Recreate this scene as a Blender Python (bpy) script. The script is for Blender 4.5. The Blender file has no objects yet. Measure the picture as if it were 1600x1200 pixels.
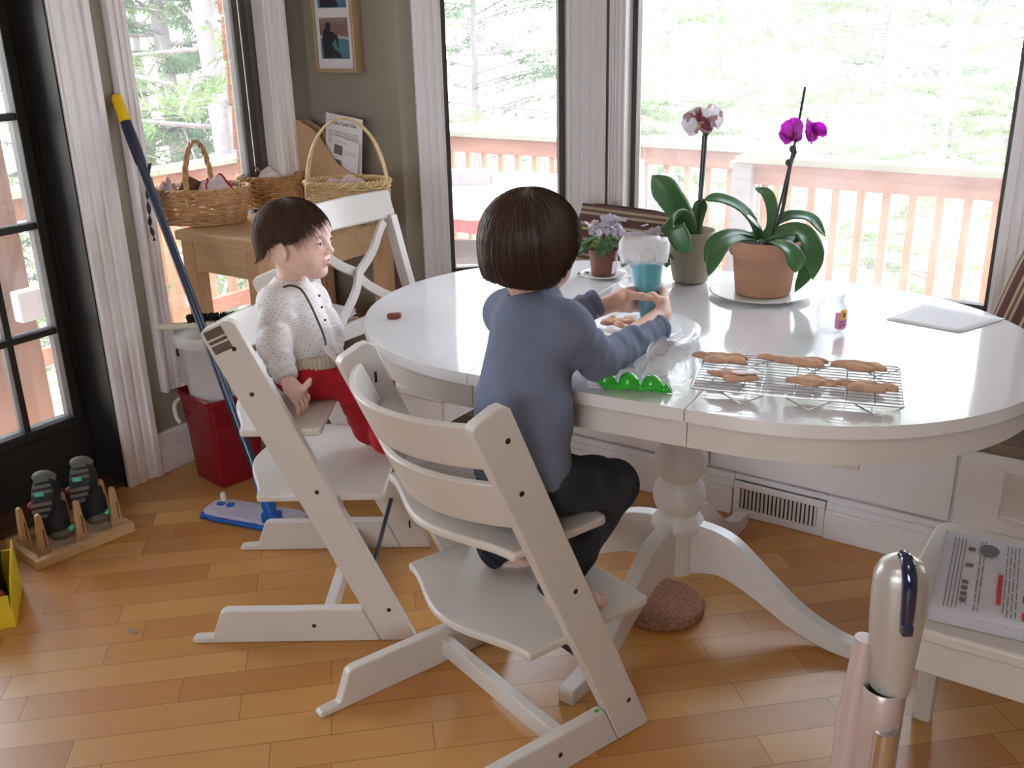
import bpy, bmesh, math, random
import numpy as np
from mathutils import Vector, Matrix, Quaternion

random.seed(11)
rng = np.random.default_rng(11)
SC = bpy.context.scene
COL = SC.collection
PI = math.pi

# ------------------------------------------------------------------ camera (room frame: X along the bay, Y towards the bay, Z up)
FPX, PITCH, ROLL, CAMH, PHI = 1546.6, .35502, -.02339, 1.3708, math.radians(-34.5)
_az = PI / 2 - PHI
_cp, _sp = math.cos(PITCH), math.sin(PITCH)
FW = np.array([_cp * math.cos(_az), _cp * math.sin(_az), -_sp])
_r = np.array([math.sin(_az), -math.cos(_az), 0.])
_u = np.cross(_r, FW)
RT = math.cos(ROLL) * _r + math.sin(ROLL) * _u
UP = -math.sin(ROLL) * _r + math.cos(ROLL) * _u
EYE = np.array([0, 0, CAMH])


def _ray(x, y):
    return FW + (x - 800) / FPX * RT - (y - 600) / FPX * UP


def Zp(x, y, z=0.):
    "point of the horizontal plane at height z seen at a pixel"
    d = _ray(x, y)
    return EYE + d * (z - CAMH) / d[2]


def Yp(x, y, Y):
    d = _ray(x, y)
    return EYE + d * (Y / d[1])


def Xp(x, y, X):
    d = _ray(x, y)
    return EYE + d * (X / d[0])


def Dp(x, y, dist):
    return EYE + _ray(x, y) * dist


def depth(p):
    return float((np.array(p, float) - EYE) @ FW)


def sr(r, g, b):
    def f(c):
        c /= 255.
        return c / 12.92 if c <= .04045 else ((c + .055) / 1.055) ** 2.4
    return (f(r), f(g), f(b), 1.)


# ------------------------------------------------------------------ mesh builder
def norm(v):
    v = np.asarray(v, float)
    n = np.linalg.norm(v)
    return v / n if n > 1e-12 else v


def frame_of(d):
    d = norm(d)
    a = np.array([0, 0, 1.]) if abs(d[2]) < .9 else np.array([1., 0, 0])
    x = norm(np.cross(a, d))
    y = np.cross(d, x)
    return x, y, d


def rotz(a):
    c, s = math.cos(a), math.sin(a)
    return np.array([[c, -s, 0], [s, c, 0], [0, 0, 1.]])


def rotx(a):
    c, s = math.cos(a), math.sin(a)
    return np.array([[1, 0, 0], [0, c, -s], [0, s, c]])


def roty(a):
    c, s = math.cos(a), math.sin(a)
    return np.array([[c, 0, s], [0, 1, 0], [-s, 0, c]])


def catmull(pts, n=8):
    P = [np.asarray(p, float) for p in pts]
    if len(P) < 3:
        return [P[0] + (P[-1] - P[0]) * t for t in np.linspace(0, 1, n + 1)]
    P = [2 * P[0] - P[1]] + P + [2 * P[-1] - P[-2]]
    out = []
    for i in range(1, len(P) - 2):
        for k in range(n):
            t = k / n
            a, b, c, d = P[i - 1], P[i], P[i + 1], P[i + 2]
            out.append(.5 * ((2 * b) + (-a + c) * t + (2 * a - 5 * b + 4 * c - d) * t * t + (-a + 3 * b - 3 * c + d) * t ** 3))
    out.append(P[-2])
    return out


class MB:
    def __init__(s):
        s.v = []
        s.f = []
        s.m = []
        s.mi = 0

    def raw(s, v, f):
        b = len(s.v)
        s.v.extend([tuple(map(float, p)) for p in v])
        for q in f:
            s.f.append(tuple(b + i for i in q))
            s.m.append(s.mi)
        return s

    def box(s, c, size, R=None):
        hx, hy, hz = [q / 2 for q in size]
        V = np.array([[x, y, z] for z in (-hz, hz) for y in (-hy, hy) for x in (-hx, hx)])
        if R is not None:
            V = V @ np.asarray(R).T
        V = V + np.asarray(c, float)
        return s.raw(V, [(0, 2, 3, 1), (4, 5, 7, 6), (0, 1, 5, 4), (2, 6, 7, 3), (0, 4, 6, 2), (1, 3, 7, 5)])

    def bb(s, lo, hi):
        lo, hi = np.minimum(lo, hi), np.maximum(lo, hi)
        return s.box((lo + hi) / 2, hi - lo)

    def beam(s, a, b, w, h, up=(0, 0, 1)):
        "rectangular bar from a to b: w across, h along up"
        a, b = np.asarray(a, float), np.asarray(b, float)
        d = norm(b - a)
        x = norm(np.cross(up, d))
        z = np.cross(d, x)
        V = []
        for p in (a, b):
            for sx, sz in ((-1, -1), (1, -1), (1, 1), (-1, 1)):
                V.append(p + x * sx * w / 2 + z * sz * h / 2)
        return s.raw(V, [(3, 2, 1, 0), (4, 5, 6, 7), (0, 1, 5, 4), (1, 2, 6, 5), (2, 3, 7, 6), (3, 0, 4, 7)])

    def tube(s, path, r, n=10, closed=False, caps=True, flat=1.):
        P = [np.asarray(p, float) for p in path]
        m = len(P)
        R = list(r) if hasattr(r, '__len__') else [r] * m
        b = len(s.v)
        x = None
        for i, p in enumerate(P):
            if closed:
                d = P[(i + 1) % m] - P[i - 1]
            else:
                d = P[min(i + 1, m - 1)] - P[max(i - 1, 0)]
            d = norm(d)
            if x is None:
                x, y, _ = frame_of(d)
            else:
                x = x - d * (x @ d)
                x = norm(x)
                y = np.cross(d, x)
            for k in range(n):
                a = 2 * PI * k / n
                s.v.append(tuple(p + (x * math.cos(a) + y * math.sin(a) * flat) * R[i]))
        for i in range(m if closed else m - 1):
            j = (i + 1) % m
            for k in range(n):
                l = (k + 1) % n
                s.f.append((b + i * n + k, b + i * n + l, b + j * n + l, b + j * n + k))
                s.m.append(s.mi)
        if caps and not closed:
            s.f.append(tuple(b + k for k in reversed(range(n))))
            s.m.append(s.mi)
            s.f.append(tuple(b + (m - 1) * n + k for k in range(n)))
            s.m.append(s.mi)
        return s

    def cyl(s, a, b, r, r2=None, n=24):
        return s.tube([a, b], [r, r if r2 is None else r2], n)

    def lathe(s, prof, c=(0, 0, 0), n=32, R=None, sx=1., sy=1.):
        "profile [(r,z)...] around z; ends with r=0 are closed to a point"
        c = np.asarray(c, float)
        b = len(s.v)
        for r, z in prof:
            for k in range(n):
                a = 2 * PI * k / n
                p = np.array([r * math.cos(a) * sx, r * math.sin(a) * sy, z])
                if R is not None:
                    p = R @ p
                s.v.append(tuple(p + c))
        for i in range(len(prof) - 1):
            for k in range(n):
                l = (k + 1) % n
                s.f.append((b + i * n + k, b + i * n + l, b + (i + 1) * n + l, b + (i + 1) * n + k))
                s.m.append(s.mi)
        return s

    def prism(s, pts, o, u, v, t):
        "extrude polygon pts (2D) laid on plane o,u,v by thickness t along u x v"
        o, u, v = [np.asarray(q, float) for q in (o, u, v)]
        w = norm(np.cross(u, v)) * t
        n = len(pts)
        V = [o + u * p[0] + v * p[1] for p in pts]
        V = V + [q + w for q in V]
        F = [tuple(reversed(range(n))), tuple(range(n, 2 * n))]
        F += [(i, (i + 1) % n, n + (i + 1) % n, n + i) for i in range(n)]
        return s.raw(V, F)

    def grid(s, fn, nu, nv, thick=0., closed_u=False):
        P = np.array([[fn(i / (nu if closed_u else nu - 1), j / (nv - 1)) for j in range(nv)] for i in range(nu)], float)
        return s.gridpts(P, thick, closed_u)

    def gridpts(s, P, thick=0., closed_u=False):
        nu, nv = P.shape[:2]
        if thick:
            du = np.roll(P, -1, 0) - np.roll(P, 1, 0) if closed_u else np.gradient(P, axis=0)
            dv = np.gradient(P, axis=1)
            N = np.cross(du, dv)
            N /= np.linalg.norm(N, axis=2, keepdims=True) + 1e-12
            A = P + N * thick / 2
            B = P - N * thick / 2
        else:
            A = P
        b = len(s.v)
        for q in A.reshape(-1, 3):
            s.v.append(tuple(q))
        iu = nu if closed_u else nu - 1
        F = []
        for i in range(iu):
            for j in range(nv - 1):
                k = (i + 1) % nu
                F.append((b + i * nv + j, b + k * nv + j, b + k * nv + j + 1, b + i * nv + j + 1))
        if thick:
            o = len(s.v)
            for q in B.reshape(-1, 3):
                s.v.append(tuple(q))
            for i in range(iu):
                for j in range(nv - 1):
                    k = (i + 1) % nu
                    F.append((o + i * nv + j + 1, o + k * nv + j + 1, o + k * nv + j, o + i * nv + j))
            for i in range(iu):
                k = (i + 1) % nu
                F.append((b + k * nv, b + i * nv, o + i * nv, o + k * nv))
                F.append((b + i * nv + nv - 1, b + k * nv + nv - 1, o + k * nv + nv - 1, o + i * nv + nv - 1))
            if not closed_u:
                for j in range(nv - 1):
                    F.append((b + j, b + j + 1, o + j + 1, o + j))
                    e = (nu - 1) * nv
                    F.append((b + e + j + 1, b + e + j, o + e + j, o + e + j + 1))
        s.f.extend(F)
        s.m.extend([s.mi] * len(F))
        return s

    def ball(s, c, r, nu=16, nv=10, R=None):
        r = np.array(r if hasattr(r, '__len__') else (r, r, r), float)
        c = np.asarray(c, float)
        V = []
        for j in range(1, nv):
            th = PI * j / nv
            for i in range(nu):
                ph = 2 * PI * i / nu
                V.append([math.sin(th) * math.cos(ph), math.sin(th) * math.sin(ph), math.cos(th)])
        V += [[0, 0, 1], [0, 0, -1]]
        V = np.array(V) * r
        if R is not None:
            V = V @ np.asarray(R).T
        F = []
        for j in range(nv - 2):
            for i in range(nu):
                k = (i + 1) % nu
                F.append((j * nu + i, (j + 1) * nu + i, (j + 1) * nu + k, j * nu + k))
        t = (nv - 1) * nu
        for i in range(nu):
            k = (i + 1) % nu
            F.append((t, i, k))
            F.append((t + 1, (nv - 2) * nu + k, (nv - 2) * nu + i))
        return s.raw(V + c, F)

    def build(s, name, mat, parent=None, smooth=True, angle=40, bevel=0., seg=2, label=None, world=True, subsurf=0):
        me = bpy.data.meshes.new(name)
        v = np.array(s.v, float).reshape(-1, 3)
        if parent is not None and world:
            M = root_matrix(parent).inverted()
            M = np.array(M)
            v = v @ M[:3, :3].T + M[:3, 3]
        me.from_pydata([tuple(q) for q in v], [], s.f)
        mats = mat if isinstance(mat, (list, tuple)) else [mat]
        for m in mats:
            me.materials.append(m)
        if len(mats) > 1:
            me.polygons.foreach_set('material_index', s.m)
        me.validate()
        if smooth:
            me.polygons.foreach_set('use_smooth', [True] * len(me.polygons))
            if angle < 180 and not bevel:
                me.set_sharp_from_angle(angle=math.radians(angle))
        o = bpy.data.objects.new(name, me)
        COL.objects.link(o)
        if parent is not None:
            o.parent = parent
        if bevel:
            b = o.modifiers.new('bevel', 'BEVEL')
            b.width = bevel
            b.segments = seg
            b.limit_method = 'ANGLE'
            b.angle_limit = math.radians(35)
            b.harden_normals = True
        if subsurf:
            b = o.modifiers.new('sub', 'SUBSURF')
            b.levels = b.render_levels = subsurf
        if label:
            o['label'] = label
        return o


def root_matrix(o):
    M = Matrix.Translation(o.location) @ o.rotation_euler.to_matrix().to_4x4()
    if o.parent is not None:
        return root_matrix(o.parent) @ M
    return M


def tag(o, label=None, cat=None, group=None, kind=None):
    if label:
        o['label'] = label
    if cat:
        o['category'] = cat
    if group:
        o['group'] = group
    if kind:
        o['kind'] = kind
    return o


def thing(name, label, cat, loc=(0, 0, 0), rz=0., group=None):
    o = bpy.data.objects.new(name, None)
    o.empty_display_size = .05
    COL.objects.link(o)
    o.location = [float(q) for q in loc]
    o.rotation_euler = (0, 0, rz)
    return tag(o, label, cat, group)


def struct(name, mb, mat, **k):
    o = mb.build(name, mat, **k)
    o['kind'] = 'structure'
    return o


def kids(o):
    return [c for c in bpy.data.objects if c.parent == o]


def dup(o, loc=None, rz=None, label=None, group=None, parent=None):
    ch = kids(o)
    c = o.copy()
    COL.objects.link(c)
    c.parent = parent
    if loc is not None:
        c.location = [float(q) for q in loc]
    if rz is not None:
        c.rotation_euler = (0, 0, rz)
    if label:
        c['label'] = label
    if group:
        c['group'] = group
    for k in ch:
        dup(k, parent=c)
    return c


# ------------------------------------------------------------------ materials
def new_mat(name):
    m = bpy.data.materials.new(name)
    m.use_nodes = True
    nt = m.node_tree
    return m, nt, nt.nodes['Principled BSDF']


def N(nt, typ, **k):
    n = nt.nodes.new(typ)
    for a, b in k.items():
        if a == 'inp':
            for i, v in b.items():
                n.inputs[i].default_value = v
        else:
            setattr(n, a, b)
    return n


def coords(nt, scale=(1, 1, 1), rot=(0, 0, 0), loc=(0, 0, 0), kind='Object'):
    t = N(nt, 'ShaderNodeTexCoord')
    mp = N(nt, 'ShaderNodeMapping')
    mp.inputs['Scale'].default_value = scale
    mp.inputs['Rotation'].default_value = rot
    mp.inputs['Location'].default_value = loc
    nt.links.new(t.outputs[kind], mp.inputs['Vector'])
    return mp.outputs['Vector']


def ramp(nt, fac, stops, interp='LINEAR'):
    r = N(nt, 'ShaderNodeValToRGB')
    r.color_ramp.interpolation = interp
    e = r.color_ramp.elements
    while len(e) < len(stops):
        e.new(.5)
    for i, (p, c) in enumerate(stops):
        e[i].position = p
        e[i].color = c
    nt.links.new(fac, r.inputs['Fac'])
    return r.outputs['Color']


def bump(nt, bs, height, strength=.3, dist=.002):
    b = N(nt, 'ShaderNodeBump', inp={'Strength': strength, 'Distance': dist})
    nt.links.new(height, b.inputs['Height'])
    nt.links.new(b.outputs['Normal'], bs.inputs['Normal'])
    return b


def mat(name, col, rough=.5, metal=0., var=.0, vscale=20., bumpy=0., bscale=60., spec=.5, coat=0., sss=0., trans=0., stretch=(1, 1, 1), alpha=1., bdist=.002, detail=3.):
    m, nt, bs = new_mat(name)
    bs.inputs['Base Color'].default_value = col
    bs.inputs['Roughness'].default_value = rough
    bs.inputs['Metallic'].default_value = metal
    bs.inputs['Specular IOR Level'].default_value = spec
    bs.inputs['Coat Weight'].default_value = coat
    bs.inputs['Coat Roughness'].default_value = .08
    bs.inputs['Transmission Weight'].default_value = trans
    if sss:
        bs.inputs['Subsurface Weight'].default_value = sss
        bs.inputs['Subsurface Radius'].default_value = (.012, .005, .003)
    vec = coords(nt, stretch)
    if var:
        n = N(nt, 'ShaderNodeTexNoise', inp={'Scale': vscale, 'Detail': detail})
        nt.links.new(vec, n.inputs['Vector'])
        c = np.array(col[:3])
        lo = tuple(np.clip(c * (1 - var), 0, 1)) + (1.,)
        hi = tuple(np.clip(c * (1 + var), 0, 1)) + (1.,)
        nt.links.new(ramp(nt, n.outputs['Fac'], [(.3, lo), (.7, hi)]), bs.inputs['Base Color'])
    if bumpy:
        n = N(nt, 'ShaderNodeTexNoise', inp={'Scale': bscale, 'Detail': 4.})
        nt.links.new(vec, n.inputs['Vector'])
        bump(nt, bs, n.outputs['Fac'], bumpy, bdist)
    return m


def wood(name, c1, c2, rough=.5, axis=0, scale=1., coat=0.):
    m, nt, bs = new_mat(name)
    sc = [22 * scale] * 3
    sc[axis] = 1.6 * scale
    vec = coords(nt, tuple(sc))
    n = N(nt, 'ShaderNodeTexNoise', inp={'Scale': 1.5, 'Detail': 6., 'Distortion': .8})
    nt.links.new(vec, n.inputs['Vector'])
    nt.links.new(ramp(nt, n.outputs['Fac'], [(.25, c1), (.75, c2)]), bs.inputs['Base Color'])
    bs.inputs['Roughness'].default_value = rough
    bs.inputs['Coat Weight'].default_value = coat
    bump(nt, bs, n.outputs['Fac'], .15, .001)
    return m
# ------------------------------------------------------------------ smooth bodies: distance field of blended limbs, meshed with surface nets
class SDF:
    def __init__(s, res):
        s.res = res
        s.ops = []
        s.lo = np.full(3, 1e9)
        s.hi = np.full(3, -1e9)

    def _bb(s, lo, hi, op):
        if op == '+':
            s.lo = np.minimum(s.lo, lo)
            s.hi = np.maximum(s.hi, hi)

    def cap(s, a, b, ra, rb, k=.012, op='+', wr=None, cuta=False, cutb=False, flat=None):
        a, b = np.asarray(a, float), np.asarray(b, float)
        r = max(ra, rb)
        s._bb(np.minimum(a, b) - r, np.maximum(a, b) + r, op)
        s.ops.append(('cap', a, b, ra, rb, k, op, wr, cuta, cutb, flat))
        return s

    def ell(s, c, r, R=None, k=.012, op='+'):
        c, r = np.asarray(c, float), np.asarray(r if hasattr(r, '__len__') else (r, r, r), float)
        m = r.max()
        s._bb(c - m, c + m, op)
        s.ops.append(('ell', c, r, None if R is None else np.asarray(R, float), k, op))
        return s

    def plane(s, p, n, k=.004):
        "keep the side the normal points away from"
        s.ops.append(('pl', np.asarray(p, float), norm(n), k))
        return s

    def field(s):
        pad = s.res * 3
        lo, hi = s.lo - pad, s.hi + pad
        n = np.ceil((hi - lo) / s.res).astype(int) + 1
        ax = [lo[i] + np.arange(n[i]) * s.res for i in range(3)]
        F = np.full(n, .2, np.float32)
        for o in s.ops:
            if o[0] == 'pl':
                _, p, nn, k = o
                X, Y, Z = np.meshgrid(*ax, indexing='ij', sparse=True)
                d = (X - p[0]) * nn[0] + (Y - p[1]) * nn[1] + (Z - p[2]) * nn[2]
                h = np.clip(.5 - .5 * (F - d) / k, 0, 1)
                F = (F * (1 - h) + d * h + k * h * (1 - h)).astype(np.float32)
                continue
            if o[0] == 'cap':
                _, a, b, ra, rb, k, op, wr, cuta, cutb, fl = o
                m = max(ra, rb) + k * 2 + .03
                l0, h0 = np.minimum(a, b) - m, np.maximum(a, b) + m
            else:
                _, c, r, R, k, op = o
                m = r.max() + k * 2 + .03
                l0, h0 = c - m, c + m
            i0 = np.clip(((l0 - lo) / s.res).astype(int), 0, n - 1)
            i1 = np.clip(((h0 - lo) / s.res).astype(int) + 2, 1, n)
            if (i1 <= i0).any():
                continue
            sl = tuple(slice(i0[i], i1[i]) for i in range(3))
            X, Y, Z = np.meshgrid(*[ax[i][sl[i]] for i in range(3)], indexing='ij')
            Pq = np.stack([X, Y, Z], -1)
            if o[0] == 'cap':
                ab = b - a
                L2 = ab @ ab + 1e-12
                tt = ((Pq - a) @ ab) / L2
                t = np.clip(tt, 0, 1)
                q = Pq - (a + t[..., None] * ab)
                if fl is not None:
                    fd, ff = fl
                    q = q + np.asarray(fd) * ((q @ np.asarray(fd)) * (1 / ff - 1))[..., None]
                d = np.linalg.norm(q, axis=-1)
                rr = ra + (rb - ra) * t
                if wr is not None:
                    rr = rr + wr(t, q, Pq)
                d = d - rr
                L = math.sqrt(L2)
                if cutb:
                    d = np.maximum(d, (tt - 1) * L)
                if cuta:
                    d = np.maximum(d, -tt * L)
            else:
                q = Pq - c
                if R is not None:
                    q = q @ R
                kk = np.linalg.norm(q / r, axis=-1)
                g = np.linalg.norm(q / (r * r), axis=-1) + 1e-9
                d = kk * (kk - 1) / g
            S = F[sl]
            if op == '+':
                h = np.clip(.5 + .5 * (S - d) / k, 0, 1)
                F[sl] = S * (1 - h) + d * h - k * h * (1 - h)
            else:
                h = np.clip(.5 - .5 * (S + d) / k, 0, 1)
                F[sl] = S * (1 - h) - d * h + k * h * (1 - h)
        return F, lo

    def mesh(s):
        F, lo = s.field()
        ins = F < 0
        n = F.shape
        # cells with sign change
        c = [ins[i:n[0] - 1 + i, j:n[1] - 1 + j, k:n[2] - 1 + k] for i in (0, 1) for j in (0, 1) for k in (0, 1)]
        allin = np.logical_and.reduce(c)
        anyin = np.logical_or.reduce(c)
        act = anyin & ~allin
        idx = -np.ones(act.shape, int)
        I = np.argwhere(act)
        idx[act] = np.arange(len(I))
        acc = np.zeros((len(I), 3))
        cnt = np.zeros(len(I))
        offs = [(i, j, k) for i in (0, 1) for j in (0, 1) for k in (0, 1)]
        for a in offs:
            for ax_ in range(3):
                if a[ax_]:
                    continue
                b = list(a)
                b[ax_] = 1
                fa = F[I[:, 0] + a[0], I[:, 1] + a[1], I[:, 2] + a[2]]
                fb = F[I[:, 0] + b[0], I[:, 1] + b[1], I[:, 2] + b[2]]
                m = (fa < 0) != (fb < 0)
                t = fa[m] / (fa[m] - fb[m])
                p = np.zeros((m.sum(), 3)) + np.array(a)
                p[:, ax_] = t
                acc[m] += p
                cnt[m] += 1
        V = lo + (I + acc / cnt[:, None]) * s.res
        faces = []
        for ax_ in range(3):
            u, v = (ax_ + 1) % 3, (ax_ + 2) % 3
            A = ins
            sl0 = [slice(None)] * 3
            sl1 = [slice(None)] * 3
            sl0[ax_] = slice(0, n[ax_] - 1)
            sl1[ax_] = slice(1, n[ax_])
            ch = ins[tuple(sl0)] != ins[tuple(sl1)]
            E = np.argwhere(ch)
            E = E[(E[:, u] > 0) & (E[:, v] > 0) & (E[:, u] < n[u] - 1) & (E[:, v] < n[v] - 1)]
            if not len(E):
                continue
            du = np.zeros(3, int)
            dv = np.zeros(3, int)
            du[u] = 1
            dv[v] = 1
            q = [E - du - dv, E - dv, E, E - du]
            ids = [idx[x[:, 0], x[:, 1], x[:, 2]] for x in q]
            Q = np.stack(ids, 1)
            inside0 = ins[E[:, 0], E[:, 1], E[:, 2]]
            Q[~inside0] = Q[~inside0][:, ::-1]
            faces.append(Q)
        Fc = np.concatenate(faces)
        Fc = Fc[(Fc >= 0).all(1)]
        return V, Fc

    def build(s, name, m, parent, smooth_it=2, sub=0, label=None, fix=None):
        V, Fc = s.mesh()
        if fix is not None:
            V = fix(V)
        mb = MB().raw(V, [tuple(q) for q in Fc])
        o = mb.build(name, m, parent, angle=180, label=label)
        if smooth_it:
            d = o.modifiers.new('smooth', 'SMOOTH')
            d.factor = .5
            d.iterations = smooth_it
        return o
# ------------------------------------------------------------------ material library
def floor_mat():
    m, nt, bs = new_mat('maple_strip_floor')
    a = math.radians(43.6)
    t = N(nt, 'ShaderNodeTexCoord')
    mp = N(nt, 'ShaderNodeMapping', vector_type='TEXTURE')
    mp.inputs['Rotation'].default_value = (0, 0, a)
    nt.links.new(t.outputs['Object'], mp.inputs['Vector'])
    mp2 = N(nt, 'ShaderNodeMapping')
    mp2.inputs['Location'].default_value = (.12, -1.949 + .0845 * 40, 0)
    nt.links.new(mp.outputs['Vector'], mp2.inputs['Vector'])
    v = mp2.outputs['Vector']
    br = N(nt, 'ShaderNodeTexBrick', offset=.37, offset_frequency=2, squash=.63, squash_frequency=3)
    br.inputs['Scale'].default_value = 1.
    br.inputs['Brick Width'].default_value = .52
    br.inputs['Row Height'].default_value = .0845
    br.inputs['Mortar Size'].default_value = .0009
    br.inputs['Mortar Smooth'].default_value = .3
    br.inputs['Bias'].default_value = 0.
    br.inputs['Color1'].default_value = (0, 0, 0, 1)
    br.inputs['Color2'].default_value = (1, 1, 1, 1)
    br.inputs['Mortar'].default_value = (.5, .5, .5, 1)
    nt.links.new(v, br.inputs['Vector'])
    tone = ramp(nt, br.outputs['Color'], [(0., sr(180, 122, 62)), (.35, sr(194, 140, 76)), (.7, sr(202, 152, 90)), (1., sr(188, 130, 74))])
    gv = N(nt, 'ShaderNodeMapping')
    gv.inputs['Scale'].default_value = (2.2, 26, 1)
    nt.links.new(v, gv.inputs['Vector'])
    g = N(nt, 'ShaderNodeTexNoise', inp={'Scale': 1.6, 'Detail': 6., 'Distortion': .3})
    nt.links.new(gv.outputs['Vector'], g.inputs['Vector'])
    gr = ramp(nt, g.outputs['Fac'], [(.2, (.93, .88, .82, 1)), (.5, (1, 1, 1, 1)), (.75, (1.0, .96, .9, 1))])
    mx = N(nt, 'ShaderNodeMix', data_type='RGBA', blend_type='MULTIPLY')
    mx.inputs['Factor'].default_value = .8
    nt.links.new(tone, mx.inputs['A'])
    nt.links.new(gr, mx.inputs['B'])
    # small dark mineral marks
    s = N(nt, 'ShaderNodeTexVoronoi', inp={'Scale': 9.})
    nt.links.new(v, s.inputs['Vector'])
    sp = ramp(nt, s.outputs['Distance'], [(.0, (.35, .22, .12, 1)), (.02, (1, 1, 1, 1))])
    mx2 = N(nt, 'ShaderNodeMix', data_type='RGBA', blend_type='MULTIPLY')
    mx2.inputs['Factor'].default_value = 0.
    nt.links.new(mx.outputs['Result'], mx2.inputs['A'])
    nt.links.new(sp, mx2.inputs['B'])
    mx3 = N(nt, 'ShaderNodeMix', data_type='RGBA', blend_type='MIX')
    mx3.inputs['B'].default_value = sr(96, 58, 30)
    fm = N(nt, 'ShaderNodeMath', operation='MULTIPLY')
    fm.inputs[1].default_value = .85
    nt.links.new(br.outputs['Fac'], fm.inputs[0])
    nt.links.new(fm.outputs[0], mx3.inputs['Factor'])
    nt.links.new(mx2.outputs['Result'], mx3.inputs['A'])
    nt.links.new(mx3.outputs['Result'], bs.inputs['Base Color'])
    bs.inputs['Roughness'].default_value = .3
    rn = N(nt, 'ShaderNodeTexNoise', inp={'Scale': 5., 'Detail': 4.})
    nt.links.new(v, rn.inputs['Vector'])
    rr = N(nt, 'ShaderNodeMapRange', inp={'To Min': .27, 'To Max': .31})
    nt.links.new(rn.outputs['Fac'], rr.inputs['Value'])
    nt.links.new(rr.outputs['Result'], bs.inputs['Roughness'])
    iv = N(nt, 'ShaderNodeMath', operation='SUBTRACT')
    iv.inputs[0].default_value = 1.
    nt.links.new(br.outputs['Fac'], iv.inputs[1])
    bump(nt, bs, iv.outputs[0], .35, .001)
    return m


def glass_mat(name, haze=.05, tint=(1, 1, 1, 1)):
    "window pane: clear, mirror-like at grazing angles, with glare haze painted in as a translucent mix"
    m, nt, bs = new_mat(name)
    nt.nodes.remove(bs)
    out = nt.nodes['Material Output']
    tr = N(nt, 'ShaderNodeBsdfTransparent')
    tr.inputs['Color'].default_value = tint
    gl = N(nt, 'ShaderNodeBsdfGlossy', inp={'Roughness': .01})
    fr = N(nt, 'ShaderNodeFresnel', inp={'IOR': 1.45})
    m1 = N(nt, 'ShaderNodeMixShader')
    nt.links.new(fr.outputs[0], m1.inputs[0])
    nt.links.new(tr.outputs[0], m1.inputs[1])
    nt.links.new(gl.outputs[0], m1.inputs[2])
    if haze:  # translucent share imitates a glare veil that washes out the view
        tl = N(nt, 'ShaderNodeBsdfTranslucent')
        tl.inputs['Color'].default_value = (.9, .92, .95, 1)
        m2 = N(nt, 'ShaderNodeMixShader')
        no = N(nt, 'ShaderNodeTexNoise', inp={'Scale': 6., 'Detail': 5., 'Roughness': .7})
        nt.links.new(coords(nt), no.inputs['Vector'])
        mr = N(nt, 'ShaderNodeMapRange', inp={'From Min': .3, 'From Max': .8, 'To Min': haze * .7, 'To Max': haze * 1.5})
        nt.links.new(no.outputs['Fac'], mr.inputs['Value'])
        nt.links.new(mr.outputs['Result'], m2.inputs[0])
        nt.links.new(m1.outputs[0], m2.inputs[1])
        nt.links.new(tl.outputs[0], m2.inputs[2])
        nt.links.new(m2.outputs[0], out.inputs['Surface'])
    else:
        nt.links.new(m1.outputs[0], out.inputs['Surface'])
    return m


def film_mat(name, col=(1, 1, 1, 1), clear=.6, rough=.15, ior=1.5):
    "thin plastic film or thin glass"
    m, nt, bs = new_mat(name)
    out = nt.nodes['Material Output']
    bs.inputs['Base Color'].default_value = col
    bs.inputs['Roughness'].default_value = rough
    tr = N(nt, 'ShaderNodeBsdfTransparent')
    tr.inputs['Color'].default_value = tuple(min(1, c * .25 + .75) for c in col[:3]) + (1,)
    lw = N(nt, 'ShaderNodeLayerWeight', inp={'Blend': .35})
    mr = N(nt, 'ShaderNodeMapRange', inp={'To Min': 1 - clear, 'To Max': min(1., 1 - clear + .6)})
    nt.links.new(lw.outputs['Facing'], mr.inputs['Value'])
    m1 = N(nt, 'ShaderNodeMixShader')
    nt.links.new(mr.outputs['Result'], m1.inputs[0])
    nt.links.new(tr.outputs[0], m1.inputs[1])
    nt.links.new(bs.outputs[0], m1.inputs[2])
    nt.links.new(m1.outputs[0], out.inputs['Surface'])
    return m


def leafy(name, col, trl=.35, rough=.45, var=.2, vscale=12.):
    m, nt, bs = new_mat(name)
    out = nt.nodes['Material Output']
    n = N(nt, 'ShaderNodeTexNoise', inp={'Scale': vscale, 'Detail': 3.})
    nt.links.new(coords(nt), n.inputs['Vector'])
    c = np.array(col[:3])
    cr = ramp(nt, n.outputs['Fac'], [(.3, tuple(c * (1 - var)) + (1.,)), (.7, tuple(np.clip(c * (1 + var), 0, 1)) + (1.,))])
    nt.links.new(cr, bs.inputs['Base Color'])
    bs.inputs['Roughness'].default_value = rough
    tl = N(nt, 'ShaderNodeBsdfTranslucent')
    nt.links.new(cr, tl.inputs['Color'])
    ms = N(nt, 'ShaderNodeMixShader')
    ms.inputs[0].default_value = trl
    nt.links.new(bs.outputs[0], ms.inputs[1])
    nt.links.new(tl.outputs[0], ms.inputs[2])
    nt.links.new(ms.outputs[0], out.inputs['Surface'])
    return m


def wicker_mat(name, c1, c2, su=26., sv=60.):
    m, nt, bs = new_mat(name)
    n = N(nt, 'ShaderNodeTexNoise', inp={'Scale': 45., 'Detail': 4.})
    nt.links.new(coords(nt), n.inputs['Vector'])
    nt.links.new(ramp(nt, n.outputs['Fac'], [(.3, c1), (.7, c2)]), bs.inputs['Base Color'])
    bs.inputs['Roughness'].default_value = .45
    return m


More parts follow.
